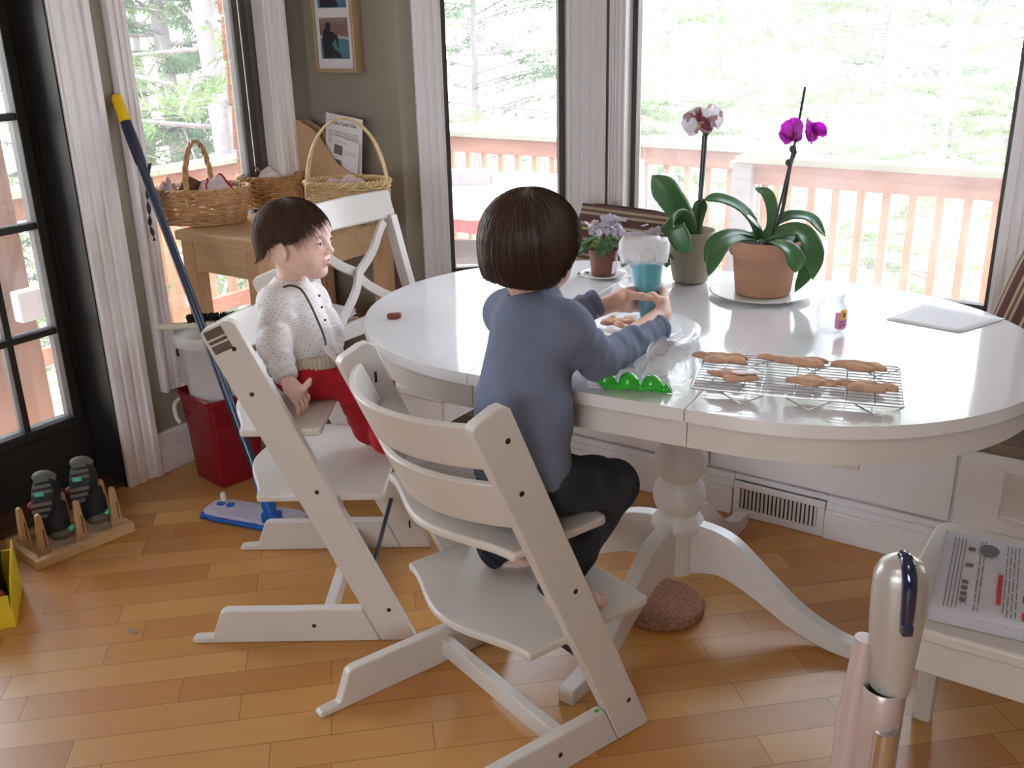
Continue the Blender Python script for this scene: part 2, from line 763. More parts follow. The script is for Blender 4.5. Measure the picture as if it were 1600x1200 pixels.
def stripes(name, cols, axis, period, rough=.8, wob=0.02, noise=.1):
    m, nt, bs = new_mat(name)
    vec = coords(nt)
    n = N(nt, 'ShaderNodeTexNoise', inp={'Scale': 4., 'Detail': 2.})
    nt.links.new(vec, n.inputs['Vector'])
    sx = N(nt, 'ShaderNodeSeparateXYZ')
    nt.links.new(vec, sx.inputs[0])
    a = N(nt, 'ShaderNodeMath', operation='MULTIPLY_ADD')
    a.inputs[1].default_value = 1. / period
    nt.links.new(sx.outputs[axis], a.inputs[0])
    b = N(nt, 'ShaderNodeMath', operation='MULTIPLY')
    b.inputs[1].default_value = wob / period
    nt.links.new(n.outputs['Fac'], b.inputs[0])
    nt.links.new(b.outputs[0], a.inputs[2])
    f = N(nt, 'ShaderNodeMath', operation='FRACT')
    nt.links.new(a.outputs[0], f.inputs[0])
    k = len(cols)
    cr = ramp(nt, f.outputs[0], [(i / k, c) for i, c in enumerate(cols)], 'CONSTANT')
    nt.links.new(cr, bs.inputs['Base Color'])
    bs.inputs['Roughness'].default_value = rough
    w = N(nt, 'ShaderNodeTexNoise', inp={'Scale': 500., 'Detail': 2.})
    nt.links.new(vec, w.inputs['Vector'])
    bump(nt, bs, w.outputs['Fac'], .4, .001)
    return m


def dots_mat(name, base, dot, scale, size, rough=.85):
    m, nt, bs = new_mat(name)
    vec = coords(nt, (scale, scale, scale))
    fr = N(nt, 'ShaderNodeVectorMath', operation='FRACTION')
    nt.links.new(vec, fr.inputs[0])
    ds = N(nt, 'ShaderNodeVectorMath', operation='DISTANCE')
    ds.inputs[1].default_value = (.5, .5, .5)
    nt.links.new(fr.outputs[0], ds.inputs[0])
    cr = ramp(nt, ds.outputs['Value'], [(0., dot), (size, dot), (size + .05, base)])
    nt.links.new(cr, bs.inputs['Base Color'])
    bs.inputs['Roughness'].default_value = rough
    n = N(nt, 'ShaderNodeTexNoise', inp={'Scale': 60., 'Detail': 4.})
    nt.links.new(coords(nt), n.inputs['Vector'])
    bump(nt, bs, n.outputs['Fac'], .35, .003)
    return m


def chipped_white(name, col=None):
    m, nt, bs = new_mat(name)
    c = col or sr(214, 208, 202)
    n = N(nt, 'ShaderNodeTexNoise', inp={'Scale': 14., 'Detail': 6., 'Roughness': .7})
    nt.links.new(coords(nt), n.inputs['Vector'])
    nt.links.new(ramp(nt, n.outputs['Fac'], [(.2, sr(176, 140, 120)), (.225, sr(206, 192, 178)), (.26, c), (1., c)]), bs.inputs['Base Color'])
    bs.inputs['Roughness'].default_value = .3
    g = N(nt, 'ShaderNodeTexNoise', inp={'Scale': 120., 'Detail': 2.})
    nt.links.new(coords(nt), g.inputs['Vector'])
    bump(nt, bs, g.outputs['Fac'], .05, .001)
    return m


M = dict(
    floor=floor_mat(),
    wall=mat('wall_paint', sr(158, 152, 140), .85, bumpy=.08, bscale=180.),
    ceiling=mat('ceiling_paint', sr(226, 224, 220), .9, bumpy=.05),
    trim=mat('white_trim_paint', sr(236, 233, 236), .42),
    door=mat('black_door_paint', sr(38, 35, 33), .5, bumpy=.1, bscale=90.),
    sash=mat('bronze_sash', sr(74, 68, 62), .45),
    glass=glass_mat('window_glass', .055),
    glass_left=glass_mat('left_window_glass', .025),
    dglass=glass_mat('door_glass', .03),
    table=mat('white_table_lacquer', sr(232, 230, 234), .12, coat=1.),
    tablebody=mat('white_table_paint', sr(216, 211, 207), .32, bumpy=.03, bscale=30.),
    hchair=chipped_white('worn_white_lacquer'),
    bolt=mat('dark_bolt_hole', sr(26, 24, 22), .5),
    rod=mat('dark_steel_rod', sr(58, 62, 78), .35, .8),
    pine=wood('pine_wood', sr(196, 158, 116), sr(216, 182, 140), .5, 0, 1.4),
    pinev=wood('pine_wood_upright', sr(188, 146, 106), sr(208, 170, 128), .5, 2, 1.4),
    ply=mat('plywood', sr(196, 164, 128), .55, var=.06),
    skin=mat('skin', sr(228, 186, 166), .5, sss=.25, var=.05, vscale=14.),
    skin_girl=mat('skin_girl', sr(232, 194, 180), .5, sss=.25, var=.07, vscale=16.),
    lip=mat('lip_skin', sr(196, 108, 104), .4, sss=.2),
    eye=mat('eye_white', sr(228, 228, 232), .15),
    iris=mat('blue_iris', sr(74, 96, 130), .1),
    pupil=mat('pupil', sr(12, 12, 14), .08),
    hair_boy=mat('dark_brown_hair', sr(66, 46, 34), .38, var=.35, vscale=40., stretch=(1, 1, .15), spec=.6),
    hair_girl=mat('brown_hair', sr(82, 60, 48), .5, var=.3, vscale=40., stretch=(1, 1, .15), spec=.25),
    shirt=mat('slate_blue_jersey', sr(108, 116, 140), .9, var=.06, vscale=30., bumpy=.25, bscale=600., bdist=.001),
    jeans=mat('dark_denim', sr(38, 44, 52), .85, var=.3, vscale=22., bumpy=.4, bscale=500., bdist=.001),
    stitch=mat('tan_stitching', sr(140, 116, 84), .8),
    blouse=dots_mat('dotted_cotton', sr(226, 222, 222), sr(150, 144, 150), 150., .20),
    vest=mat('taupe_knit', sr(184, 172, 156), .9, bumpy=.5, bscale=260.),
    piping=mat('dark_piping', sr(88, 80, 70), .9),
    redpants=mat('red_corduroy', sr(168, 20, 36), .92, var=.12, vscale=30., bumpy=.3, bscale=300.),
    terracotta=mat('terracotta', sr(172, 126, 102), .85, var=.14, vscale=9., bumpy=.25, bscale=60., stretch=(.4, .4, 2.)),
    greypot=mat('grey_ceramic', sr(150, 140, 126), .6, var=.05, bumpy=.1, stretch=(.3, .3, 3.)),
    brownpot=mat('brown_plastic_pot', sr(112, 66, 54), .45),
    saucer=mat('glazed_saucer', sr(226, 226, 222), .2),
    soil=mat('potting_soil', sr(58, 42, 30), .95, var=.4, vscale=90., bumpy=1., bscale=90., bdist=.01),
    orchleaf=leafy('orchid_leaf', sr(78, 122, 76), .18, .3, .2, 8.),
    violetleaf=leafy('violet_leaf', sr(88, 128, 84), .25, .6, .25, 40.),
    stem=mat('dark_flower_spike', sr(40, 48, 36), .5),
    stake=mat('stake', sr(34, 30, 32), .5),
    greenstem=leafy('violet_stem', sr(140, 168, 96), .3),
    magenta=leafy('magenta_petal', sr(214, 70, 214), .65, .5, .15, 60.),
    maglip=mat('dark_magenta_lip', sr(150, 14, 70), .5),
    petalw=leafy('white_violet_petal', sr(238, 232, 244), .35, .6, .06),
    glassclear=film_mat('clear_glass', (.95, .97, 1, 1), .9, .03),
    plastic=film_mat('clear_plastic_film', (.95, .97, 1, 1), .78, .12),
    bagwhite=film_mat('frosted_bag', (.96, .96, .99, 1), .28, .3),
    icingblue=mat('teal_icing', sr(10, 160, 176), .3, var=.2, vscale=70., sss=.1),
    icinggreen=mat('green_icing', sr(40, 176, 40), .12, var=.2, vscale=40., coat=.6),
    porcelain=mat('white_porcelain', sr(234, 234, 236), .12),
    steel=mat('chromed_wire', sr(190, 194, 200), .2, 1.),
    cookie=mat('gingerbread', sr(204, 162, 134), .85, var=.16, vscale=35., bumpy=.5, bscale=90., bdist=.004),
    cookiedark=mat('brown_cookie', sr(120, 68, 44), .8, var=.2, vscale=60., bumpy=.4),
    label=mat('pink_label', sr(226, 150, 196), .5),
    yellow=mat('yellow_plastic', sr(240, 200, 20), .4),
    ink=mat('label_ink', sr(130, 40, 80), .6),
    paper=mat('white_paper', sr(232, 230, 236), .7),
    print_=mat('grey_print', sr(110, 108, 112), .8),
    black=mat('black_print', sr(34, 34, 38), .7),
    redprint=mat('red_print', sr(200, 40, 50), .7),
    news=mat('newsprint', sr(206, 204, 214), .85, var=.04),
    redbin=mat('red_plastic', sr(132, 14, 32), .28, var=.05),
    pail=mat('translucent_white_plastic', sr(206, 204, 206), .35, sss=.15),
    ivory=mat('ivory_plastic', sr(226, 218, 200), .4),
    bristle=mat('black_bristle', sr(30, 30, 32), .9, bumpy=1., bscale=300., bdist=.01),
    mopblue=mat('blue_plastic', sr(20, 90, 180), .4),
    mopcloth=mat('grey_microfibre', sr(196, 190, 206), .95, bumpy=.8, bscale=140., bdist=.006),
    polegrey=mat('blue_grey_pole', sr(72, 84, 104), .25, .7),
    cork=mat('cork', sr(150, 104, 84), .9, var=.35, vscale=120., bumpy=.4, bscale=130.),
    silver=mat('silver_plastic', sr(196, 192, 188), .34, .4),
    silver2=mat('pink_silver_plastic', sr(206, 190, 188), .3, .35),
    chrome=mat('chromed_tube', sr(214, 210, 206), .14, .9),
    gloss=mat('dark_gloss_button', sr(18, 34, 66), .08, coat=1.),
    wick1=wicker_mat('honey_wicker', sr(190, 142, 96), sr(224, 184, 138)),
    wick2=wicker_mat('golden_wicker', sr(200, 166, 114), sr(228, 204, 156)),
    wick3=wicker_mat('brown_wicker', sr(160, 114, 66), sr(204, 158, 104)),
    clothw=mat('white_cloth', sr(226, 214, 218), .95, bumpy=.3, bscale=120.),
    clothp=mat('pink_printed_cloth', sr(214, 186, 190), .95, var=.2, vscale=26., bumpy=.3, bscale=90.),
    clothb=mat('brown_cloth', sr(112, 76, 56), .95, var=.3, vscale=60.),
    redtrim=mat('red_bias_tape', sr(186, 24, 44), .8),
    shoe=mat('black_shoe_textile', sr(34, 36, 42), .75, var=.3, vscale=60., bumpy=.4, bscale=200.),
    sole=mat('grey_rubber_sole', sr(96, 92, 84), .7),
    shoegreen=mat('iridescent_green_patch', sr(90, 190, 160), .25, .4),
    shoered=mat('shoe_red', sr(140, 40, 56), .6),
    frame=mat('champagne_frame', sr(176, 154, 122), .35, .5),
    cedar=wood('cedar_rail', sr(124, 80, 62), sr(148, 102, 82), .75, 0, .8),
    cedarv=wood('cedar_baluster', sr(138, 94, 68), sr(168, 122, 90), .75, 2, .8),
    greycap=wood('weathered_cap', sr(112, 112, 96), sr(136, 136, 120), .85, 0, .6),
    deck=wood('deck_boards', sr(160, 118, 92), sr(184, 146, 116), .8, 1, .6),
    redwood=mat('red_stained_wood', sr(190, 80, 86), .8, var=.15),
    greywood=wood('grey_weathered_wood', sr(104, 101, 103), sr(130, 127, 129), .85, 0, .8),
    shake=mat('cedar_shake', sr(128, 76, 38), .9, var=.45, vscale=60., bumpy=1., bscale=90., bdist=.01),
    bark=mat('tree_bark', sr(134, 126, 126), .95, var=.3, vscale=12., bumpy=1., bscale=30., stretch=(1, 1, .2), bdist=.02),
    pine_n=leafy('pine_needles', sr(112, 132, 86), .45, .7, .35, 3.),
    pine_d=leafy('dark_pine_needles', sr(84, 108, 78), .4, .7, .35, 3.),
    hill=mat('leaf_litter', sr(206, 194, 178), .95, var=.3, vscale=1.2),
    brush=leafy('dry_brush', sr(176, 140, 122), .3, .8, .3, 3.),
    matgrey=mat('grey_doormat', sr(150, 150, 152), .9, bumpy=.4, bscale=100.),
    taupewood=wood('taupe_wood', sr(120, 104, 90), sr(134, 116, 100), .5, 0, 1.),
    cushion=stripes('striped_upholstery', [sr(96, 62, 58), sr(96, 62, 58), sr(96, 62, 58), sr(176, 160, 134), sr(104, 84, 70), sr(176, 160, 134)], 0, .052, .9, .01),
    silvericing=mat('white_icing', sr(236, 232, 236), .5),
    threshold=wood('dark_threshold', sr(66, 44, 30), sr(92, 62, 42), .5, 1, 1.),
    ventdark=mat('vent_dark', sr(70, 68, 66), .8),
)
# ------------------------------------------------------------------ room shell
CEIL = 2.45


class Wall:
    def __init__(s, A, B, T, side):
        s.A = np.array([*A, 0.])
        s.B = np.array([*B, 0.])
        s.L = np.linalg.norm(s.B - s.A)
        s.d = (s.B - s.A) / s.L
        s.n = np.array([-s.d[1], s.d[0], 0.]) * side      # outward
        s.T = T
        s.R = np.column_stack([s.d, s.n * 1., [0, 0, 1]])
        if np.linalg.det(s.R) < 0:
            s.flip = True
        else:
            s.flip = False

    def p(s, a, dep, z):
        return s.A + s.d * a + s.n * dep + np.array([0, 0, z])

    def box(s, mb, a0, a1, d0, d1, z0, z1):
        c = s.p((a0 + a1) / 2, (d0 + d1) / 2, (z0 + z1) / 2)
        R = s.R.copy()
        if s.flip:
            R[:, 1] *= -1
        mb.box(c, (abs(a1 - a0), abs(d1 - d0), abs(z1 - z0)), R)

    def build(s, name, openings, m, z1=CEIL, ext0=0., ext1=0.):
        mb = MB()
        cur = -ext0
        for a0, a1, zz0, zz1 in sorted(openings):
            s.box(mb, cur, a0, 0, s.T, 0, z1)
            if zz0 > 0:
                s.box(mb, a0, a1, 0, s.T, 0, zz0)
            s.box(mb, a0, a1, 0, s.T, zz1, z1)
            cur = a1
        s.box(mb, cur, s.L + ext1, 0, s.T, 0, z1)
        return struct(name, mb, m, smooth=False)

    def casing(s, name, a0, a1, z0, z1, w=.085, bottom=True, wl=None, wr=None, left=True, right=True):
        "fluted casing round an opening, standing proud of the wall"
        mb = MB()
        wl = w if wl is None else wl
        wr = w if wr is None else wr
        def strip(b0, b1, zz0, zz1, horiz):
            pr = [(0, -.004), (0, .014), (.04, .018), (.22, .018), (.26, .012), (.32, .012), (.36, .018), (.52, .018), (.56, .012), (.62, .012), (.66, .018), (.80, .018), (.82, .028), (.98, .028), (1., .024), (1., -.004)]
            if horiz:
                pts = [s.p(b0, -t, zz0 + (zz1 - zz0) * f) for f, t in pr]
                e = s.d * (b1 - b0)
            else:
                pts = [s.p(b0 + (b1 - b0) * f, -t, zz0) for f, t in pr]
                e = np.array([0, 0, zz1 - zz0])
            n_ = len(pts)
            V = pts + [p_ + e for p_ in pts]
            mb.raw(V, [tuple(reversed(range(n_))), tuple(range(n_, 2 * n_))] + [(i, (i + 1) % n_, n_ + (i + 1) % n_, n_ + i) for i in range(n_)])
        zb = z0 - w if bottom else z0
        if left:
            strip(a0, a0 - wl, zb, z1 + w, False)
        if right:
            strip(a1, a1 + wr, zb, z1 + w, False)
        strip(a0 - .0, a1 + .0, z1, z1 + w, True)
        if bottom:
            strip(a0, a1, z0, z0 - w, True)
        o = struct(name, mb, M['trim'], angle=50)
        bm = bmesh.new()
        bm.from_mesh(o.data)
        bmesh.ops.recalc_face_normals(bm, faces=bm.faces)
        bm.to_mesh(o.data)
        bm.free()
        o.data.polygons.foreach_set('use_smooth', [False] * len(o.data.polygons))
        return o

    def window(s, name, a0, a1, z0, z1, dep=.06, fw=.04, gm='glass'):
        mb = MB()
        dd = .038
        s.box(mb, a0, a0 + fw, dep, dep + dd, z0, z1)
        s.box(mb, a1 - fw, a1, dep, dep + dd, z0, z1)
        s.box(mb, a0 + fw, a1 - fw, dep, dep + dd, z0, z0 + fw)
        s.box(mb, a0 + fw, a1 - fw, dep, dep + dd, z1 - fw, z1)
        o = struct(name, mb, M['sash'], bevel=.003)
        g = MB()
        s.box(g, a0 + fw - .004, a1 - fw + .004, dep + .03, dep + .034, z0 + fw - .004, z1 - fw + .004)
        g.build('pane', M[gm], o, smooth=False)
        # white jamb lining
        j = MB()
        s.box(j, a0 + .0005, a0 + .008, -.002, dep, z0, z1)
        s.box(j, a1 - .008, a1 - .0005, -.002, dep, z0, z1)
        s.box(j, a0 + .008, a1 - .008, -.002, dep, z0, z0 + .008)
        s.box(j, a0 + .008, a1 - .008, -.002, dep, z1 - .008, z1)
        j.build('jamb', M['trim'], o, smooth=False)
        return o


def baseboard(name, pts, side=1):
    "stepped baseboard along a polyline, on the room side"
    mb = MB()
    for A, B in zip(pts[:-1], pts[1:]):
        w = Wall(A, B, .02, side)
        w.box(mb, 0, w.L, -.022, 0, 0, .012 + .07)
        w.box(mb, 0, w.L, -.016, 0, .082, .112)
        w.box(mb, 0, w.L, -.024, 0, .112, .122)
        w.box(mb, 0, w.L, -.012, 0, .122, .136)
    return struct(name, mb, M['trim'], bevel=.003)


# corner points (counter-clockwise seen from above: left wall -> bay -> right wall)
P_LW0 = (-2.62, -3.6)
P_LW1 = (-2.62, 2.6)
P_BL = (-2.214, 2.6)
P_BC = (-1.704, 3.11)
P_BR = (-.30, 3.11)
P_BE = (.21, 2.6)
P_RW = (2.6, 2.6)
P_RR = (2.6, -3.6)

wl = Wall(P_LW0, P_LW1, .20, 1)
off = 3.6
DO0, DO1 = .72 + off, 1.648 + off
W00, W01 = 1.887 + off, 2.425 + off
wl.build('wall_left', [(DO0, DO1, 0, 2.06), (W00, W01, .335, 2.12)], M['wall'], ext1=.0)
wp = Wall(P_LW1, P_BL, .14, 1)
wp.build('wall_picture', [], M['wall'], ext0=.20, ext1=0.)
wbl = Wall(P_BL, P_BC, .14, 1)
wbl.build('wall_bay_left', [(.142, .585, .50, 2.12)], M['wall'])
wbc = Wall(P_BC, P_BR, .14, 1)
wbc.build('wall_bay_centre', [(.052, 1.283, .50, 2.12)], M['wall'])
wbr = Wall(P_BR, P_BE, .14, 1)
wbr.build('wall_bay_right', [(.10, .60, .50, 2.12)], M['wall'])
wr2 = Wall(P_BE, P_RW, .14, 1)
wr2.build('wall_back_right', [(.9, 1.9, .9, 2.1)], M['wall'])
wr = Wall(P_RW, P_RR, .14, 1)
wr.build('wall_right', [], M['wall'], ext0=.14)
wb = Wall(P_RR, P_LW0, .14, 1)
wb.build('wall_rear', [(1.2, 3.8, .9, 2.1)], M['wall'])

struct('floor', MB().bb((-2.80, -3.6, -.04), (2.6, 3.14, 0)), M['floor'], smooth=False)
struct('ceiling', MB().bb((-2.9, -3.9, CEIL), (2.9, 3.3, CEIL + .1)), M['ceiling'], smooth=False)

wl.casing('trim_1', DO0, DO1, 0., 2.06, w=.118, bottom=False)
wl.casing('trim_2', W00, W01, .335, 2.12, w=.068)
wbl.casing('trim_3', .142, .585, .50, 2.12, w=.088, wr=.118)
wbc.casing('trim_4', .052, 1.283, .50, 2.12, w=.088, wl=.040)
wbr.casing('trim_5', .10, .60, .50, 2.12, w=.07)

win1 = wl.window('window_1', W00, W01, .335, 2.12, dep=.05, fw=.034, gm='glass_left')
# insect screen frame: second dark bar with a tan gap beside the right sash
g = MB()
wl.box(g, W01 - .075, W01 - .05, .07, .11, .37, 2.085)
wl.box(g, W01 - .05, W01 - .04, .09, .11, .37, 2.085)
g.build('screen_frame', M['sash'], win1, bevel=.002)
win2 = wbl.window('window_2', .142, .585, .50, 2.12, fw=.030, dep=.05)
k = MB()
wbl.box(k, .555, .60, .0, .06, .50, .60)
k.build('crank_box', M['sash'], win2, bevel=.004)
wbc.window('window_3', .052, 1.283, .50, 2.12, fw=.026, dep=.05)
wbr.window('window_4', .10, .60, .50, 2.12, fw=.036)
wr2.window('fill_window_5', .9, 1.9, .9, 2.1)  # unseen window, added to let fill light in
wb.window('fill_window_6', 1.2, 3.8, .9, 2.1)  # unseen rear window, added so sky light fills the room

baseboard('baseboard_left', [(-2.62, 1.648 + .118), (-2.62, 2.6)])
baseboard('baseboard_picture', [(-2.62, 2.6), (-2.21, 2.6)])

# ------------------------------------------------------------------ door_1: dark glazed door, recessed in the wall
X0 = -2.80
dm = MB()
zl = [.235, .505, .525, .822, .842, 1.13, 1.15, 1.44, 1.46, 1.86]
yl = [.83, 1.014, 1.034, 1.218, 1.238, 1.4285, 1.4485, 1.585]
yg0, yg1, zg0, zg1 = .83, 1.585, .235, 1.86
dm.bb((X0, .73, .010), (X0 + .045, yg0, 2.05))
dm.bb((X0, yg1, .012), (X0 + .045, 1.642, 2.05))
dm.bb((X0, yg0, .012), (X0 + .045, yg1, zg0))
dm.bb((X0, yg0, zg1), (X0 + .045, yg1, 2.05))
# moulding round the glass
for a, b in (((X0 + .04, yg0 - .03, zg0 - .03), (X0 + .056, yg1 + .03, zg0)), ((X0 + .04, yg0 - .03, zg1), (X0 + .056, yg1 + .03, zg1 + .03)),
             ((X0 + .04, yg0 - .03, zg0), (X0 + .056, yg0, zg1)), ((X0 + .04, yg1, zg0), (X0 + .056, yg1 + .03, zg1))):
    dm.bb(a, b)
door = struct('door_1', dm, M['door'], bevel=.003)
mt = MB()
for i in range(1, len(zl) - 1, 2):
    mt.bb((X0 + .008, yg0, zl[i]), (X0 + .05, yg1, zl[i + 1]))
for i in range(1, len(yl) - 1, 2):
    mt.bb((X0 + .009, yl[i], zg0), (X0 + .049, yl[i + 1], zg1))
mt.build('muntin_grid', M['door'], door, bevel=.003)
MB().bb((X0 + .026, yg0 - .004, zg0 - .004), (X0 + .029, yg1 + .004, zg1 + .004)).build('pane', M['dglass'], door, smooth=False)
fr = MB()
fr.bb((-2.82, 1.643, 0), (-2.619, 1.652, 2.06))
fr.bb((-2.82, .716, 0), (-2.619, .726, 2.06))
fr.bb((-2.82, .716, 2.052), (-2.619, 1.652, 2.062))
fr.build('door_jamb', M['door'], door, smooth=False)
hd = MB()
hd.lathe([(0, 0), (.028, 0), (.028, .006), (.010, .01), (.010, .045), (.026, .055), (.028, .07), (.018, .082), (0, .084)], (X0 + .045, .79, .98), 20, roty(PI / 2))
hd.build('door_knob', M['chrome'], door)
struct('trim_6', MB().bb((-2.86, .722, -.02), (-2.635, 1.646, .014)), M['threshold'], bevel=.004)

# ------------------------------------------------------------------ window bench under the bay
YB = 2.487
bn = thing('window_bench', 'long built-in window bench with white drawer fronts under the bay windows', 'bench', (-.9, YB + .2, 0))
BX0, BX1 = -2.20, .60
carc = MB()
carc.prism([(BX0 + .02, YB + .012), (BX1, YB + .012), (BX1, 2.59), (.20, 2.59), (-.306, 3.095), (-1.698, 3.095), (-2.19, 2.595)], (0, 0, .01), (1, 0, 0), (0, 1, 0), .335)
carc.build('carcass', M['trim'], bn, smooth=False)
tp = MB()
tp.prism([(BX0, YB - .012), (BX1, YB - .012), (BX1, 2.59), (.20, 2.59), (-.306, 3.095), (-1.698, 3.095), (-2.19, 2.595), (BX0, 2.595)], (0, 0, .345), (1, 0, 0), (0, 1, 0), .027)
tp.build('seat_board', M['taupewood'], bn, bevel=.004)
# drawer fronts: gaps at x = -1.015 and -.356
for x0, x1 in ((-2.17, -1.019), (-1.011, -.359), (-.351, .24), (.248, .58)):
    f = MB()
    f.bb((x0, YB - .006, .133), (x1, YB + .014, .34))
    if x1 - x0 < .8 and x0 > -.5:
        pz0, pz1 = .175, .30
        f.bb((x0 + .10, YB - .012, pz0), (x1 - .06, YB - .004, pz0 + .006))
        f.bb((x0 + .10, YB - .012, pz1), (x1 - .06, YB - .004, pz1 + .006))
        f.bb((x0 + .10, YB - .012, pz0), (x0 + .106, YB - .004, pz1))
        f.bb((x1 - .066, YB - .012, pz0), (x1 - .06, YB - .004, pz1))
    else:
        f.bb((x0 + .08, YB - .010, .272), (x1 - .08, YB - .004, .276))
    f.build('drawer_front', M['trim'], bn, bevel=.002)
kb = MB()
for a, b in ((BX0 + .02, -.935), (-.668, BX1)):
    kb.bb((a, YB - .018, 0), (b, YB + .014, .085))
    kb.bb((a, YB - .012, .085), (b, YB + .014, .105))
    kb.bb((a, YB - .004, .105), (b, YB + .014, .125))
kb.bb((-.935, YB - .002, .108), (-.668, YB + .014, .125))
kb.build('plinth', M['trim'], bn, bevel=.003)
vt = thing('floor_vent', 'white slotted heating vent in the plinth of the window bench', 'vent', (-.80, YB, 0))
v = MB()
vx0, vx1 = -.933, -.670
v.bb((vx0, YB - .014, .001), (vx1, YB - .004, .022))
v.bb((vx0, YB - .014, .088), (vx1, YB - .004, .106))
v.bb((vx0, YB - .014, .022), (vx0 + .02, YB - .004, .088))
v.bb((vx1 - .02, YB - .014, .022), (vx1, YB - .004, .088))
v.build('frame', M['trim'], vt, bevel=.002)
s_ = MB()
for i in range(19):
    x = vx0 + .02 + (vx1 - vx0 - .04) * (i + .5) / 19
    s_.box((x, YB - .008, .055), (.0062, .004, .066), rotz(.5))
s_.build('slats', M['trim'], vt, smooth=False)
MB().bb((vx0 + .018, YB - .0035, .02), (vx1 - .018, YB - .002, .09)).build('dark_backing', M['ventdark'], vt, smooth=False)

# added fixture, unseen, giving warm fill from behind the camera
cl = thing('fill_light', 'added round fill light on the ceiling, unseen behind the camera', 'light', (.0, -.9, CEIL))
MB().lathe([(.0, -.03), (.24, -.03), (.27, -.015), (.27, 0)], (0, -.9, CEIL), 40).build('housing', M['ceiling'], cl)
# ------------------------------------------------------------------ adjustable high chairs
HC_T = .026


def leg_x(z, off=0.):
    "x of the centre line of the slanted side leg at height z"
    return .014 - .4297 * z - .0375 / .919 - off


def highchair(label, o, yaw, seat_z, foot_z, sx, fx, sticker=False, marks=False, bars=((.712, .088), (.588, .096))):
    r = thing('high_chair', label, 'high chair', (o[0], o[1], 0), math.radians(yaw), 'adjustable wooden high chairs at the table')
    W, T = .46, HC_T
    leg = [(.012, 0), (.016, .006), (-.318, .783), (-.330, .791), (-.345, .789), (-.386, .772), (-.394, .762), (-.391, .750), (-.103, .087), (-.066, 0)]
    base = [(-.067, 0), (-.104, .087), (-.425, .087), (-.437, .081), (-.462, .016), (-.506, .014), (-.513, .008), (-.508, .0)]
    bolts = [(-.042, .084), (-.182, .391), (-.300, .626), (-.326, .729)]
    for y, sgn in ((T, -1), (W, 1)):
        l = MB().prism(leg, (0, y, 0), (1, 0, 0), (0, 0, 1), T).build('side_leg', M['hchair'], r, bevel=.004, world=False)
        b = MB().prism(base, (0, y, 0), (1, 0, 0), (0, 0, 1), T).build('foot', M['hchair'], r, bevel=.004, world=False)
        yo = 0 if sgn < 0 else W
        for x, z in bolts:
            MB().cyl((x, yo - .0006 if sgn < 0 else yo - .003, z), (x, yo + .003 if sgn < 0 else yo + .0006, z), .0052, n=16).build('bolt', M['bolt'], l, world=False)
            MB().box((x + .004, T + .0005 if sgn < 0 else W - T - .0005, z - .01), (.005, .002, .022)).build('bolt', M['bolt'], l, world=False)
        MB().cyl((-.22, yo - .0006 if sgn < 0 else yo - .003, .044), (-.22, yo + .003 if sgn < 0 else yo + .0006, .044), .0052, n=16).build('bolt', M['bolt'], b, world=False)
        if sticker and sgn < 0:
            k = MB()
            for (dz, ww, hh) in ((.020, .042, .019), (.0025, .042, .007), (-.0145, .042, .018)):
                k.box((-.356 - .395 * dz, -.0006, .746 + .919 * dz), (ww, .0012, hh), roty(-.406))
            k.build('sticker', mat('brown_sticker', sr(96, 80, 66), .6, var=.2, vscale=120.), l, world=False)
        if marks and sgn < 0:
            k = MB()
            k.ball((-.118, .012, .0885), (.006, .0045, .002), 12, 6)
            k.build('green_icing_spot', M['icinggreen'], b, world=False)

    def plate(x0, x1, z, th, bulge):
        pts = []
        n = 20
        y0, y1 = T - .006, W - T + .006
        for i in range(n + 1):
            t = i / n
            pts.append((x0 - bulge * (.5 - .5 * math.cos(2 * PI * t)) ** .9, y0 + (y1 - y0) * t))
        q = .012
        pts += [(x1 - q, y1), (x1 - .003, y1 - .003), (x1, y1 - q), (x1, y0 + q), (x1 - .003, y0 + .003), (x1 - q, y0)]
        return MB().prism(pts, (0, 0, z - th), (1, 0, 0), (0, 1, 0), th)
    plate(sx[0], sx[1], seat_z, .018, .055).build('seat', M['hchair'], r, bevel=.006, seg=3, world=False)
    plate(fx[0], fx[1], foot_z, .018, .055).build('footrest', M['hchair'], r, bevel=.006, seg=3, world=False)
    # curved back bars
    for zc, hh in bars:
        P = []
        for i in range(29):
            t = i / 28
            s = math.sin(PI * t)
            y = T + (W - 2 * T) * t
            bul = -.092 * s ** .8
            row = []
            for j in range(9):
                q = j / 8
                z = zc + hh * (q - .5) + (.010 if abs(t - .5) > .44 else 0) * 0
                xx = leg_x(z) + bul - .004
                row.append((xx, y, z))
            P.append(row)
        mb = MB().gridpts(np.array(P), .013)
        mb.build('back_bar', M['hchair'], r, bevel=.004, seg=3, world=False, angle=60)
    MB().bb((-.205, T, .022), (-.180, W - T, .066)).build('stretcher', M['hchair'], r, bevel=.003, world=False)
    MB().cyl((-.085, T, .150), (-.085, W - T, .150), .0055, n=14).build('rod', M['rod'], r, world=False)
    return r


CH2 = ((-.733, 1.512), 71.3)
CH1 = ((-1.332, 1.485), 33.8)
hc2 = highchair('worn white wooden high chair that the dark-haired boy in the blue top sits on', CH2[0], CH2[1], .505, .285, (-.308, -.085), (-.275, .030), marks=True)
hc1 = highchair('white wooden high chair with a brown sticker that the toddler in red trousers sits on', CH1[0], CH1[1], .535, .375, (-.345, -.165), (-.325, -.035), sticker=True, bars=((.676, .085), (.584, .07)))


def loc2w(ch, x, y, z):
    a = math.radians(ch[1])
    return np.array([ch[0][0] + math.cos(a) * x - math.sin(a) * y, ch[0][1] + math.sin(a) * x + math.cos(a) * y, z])


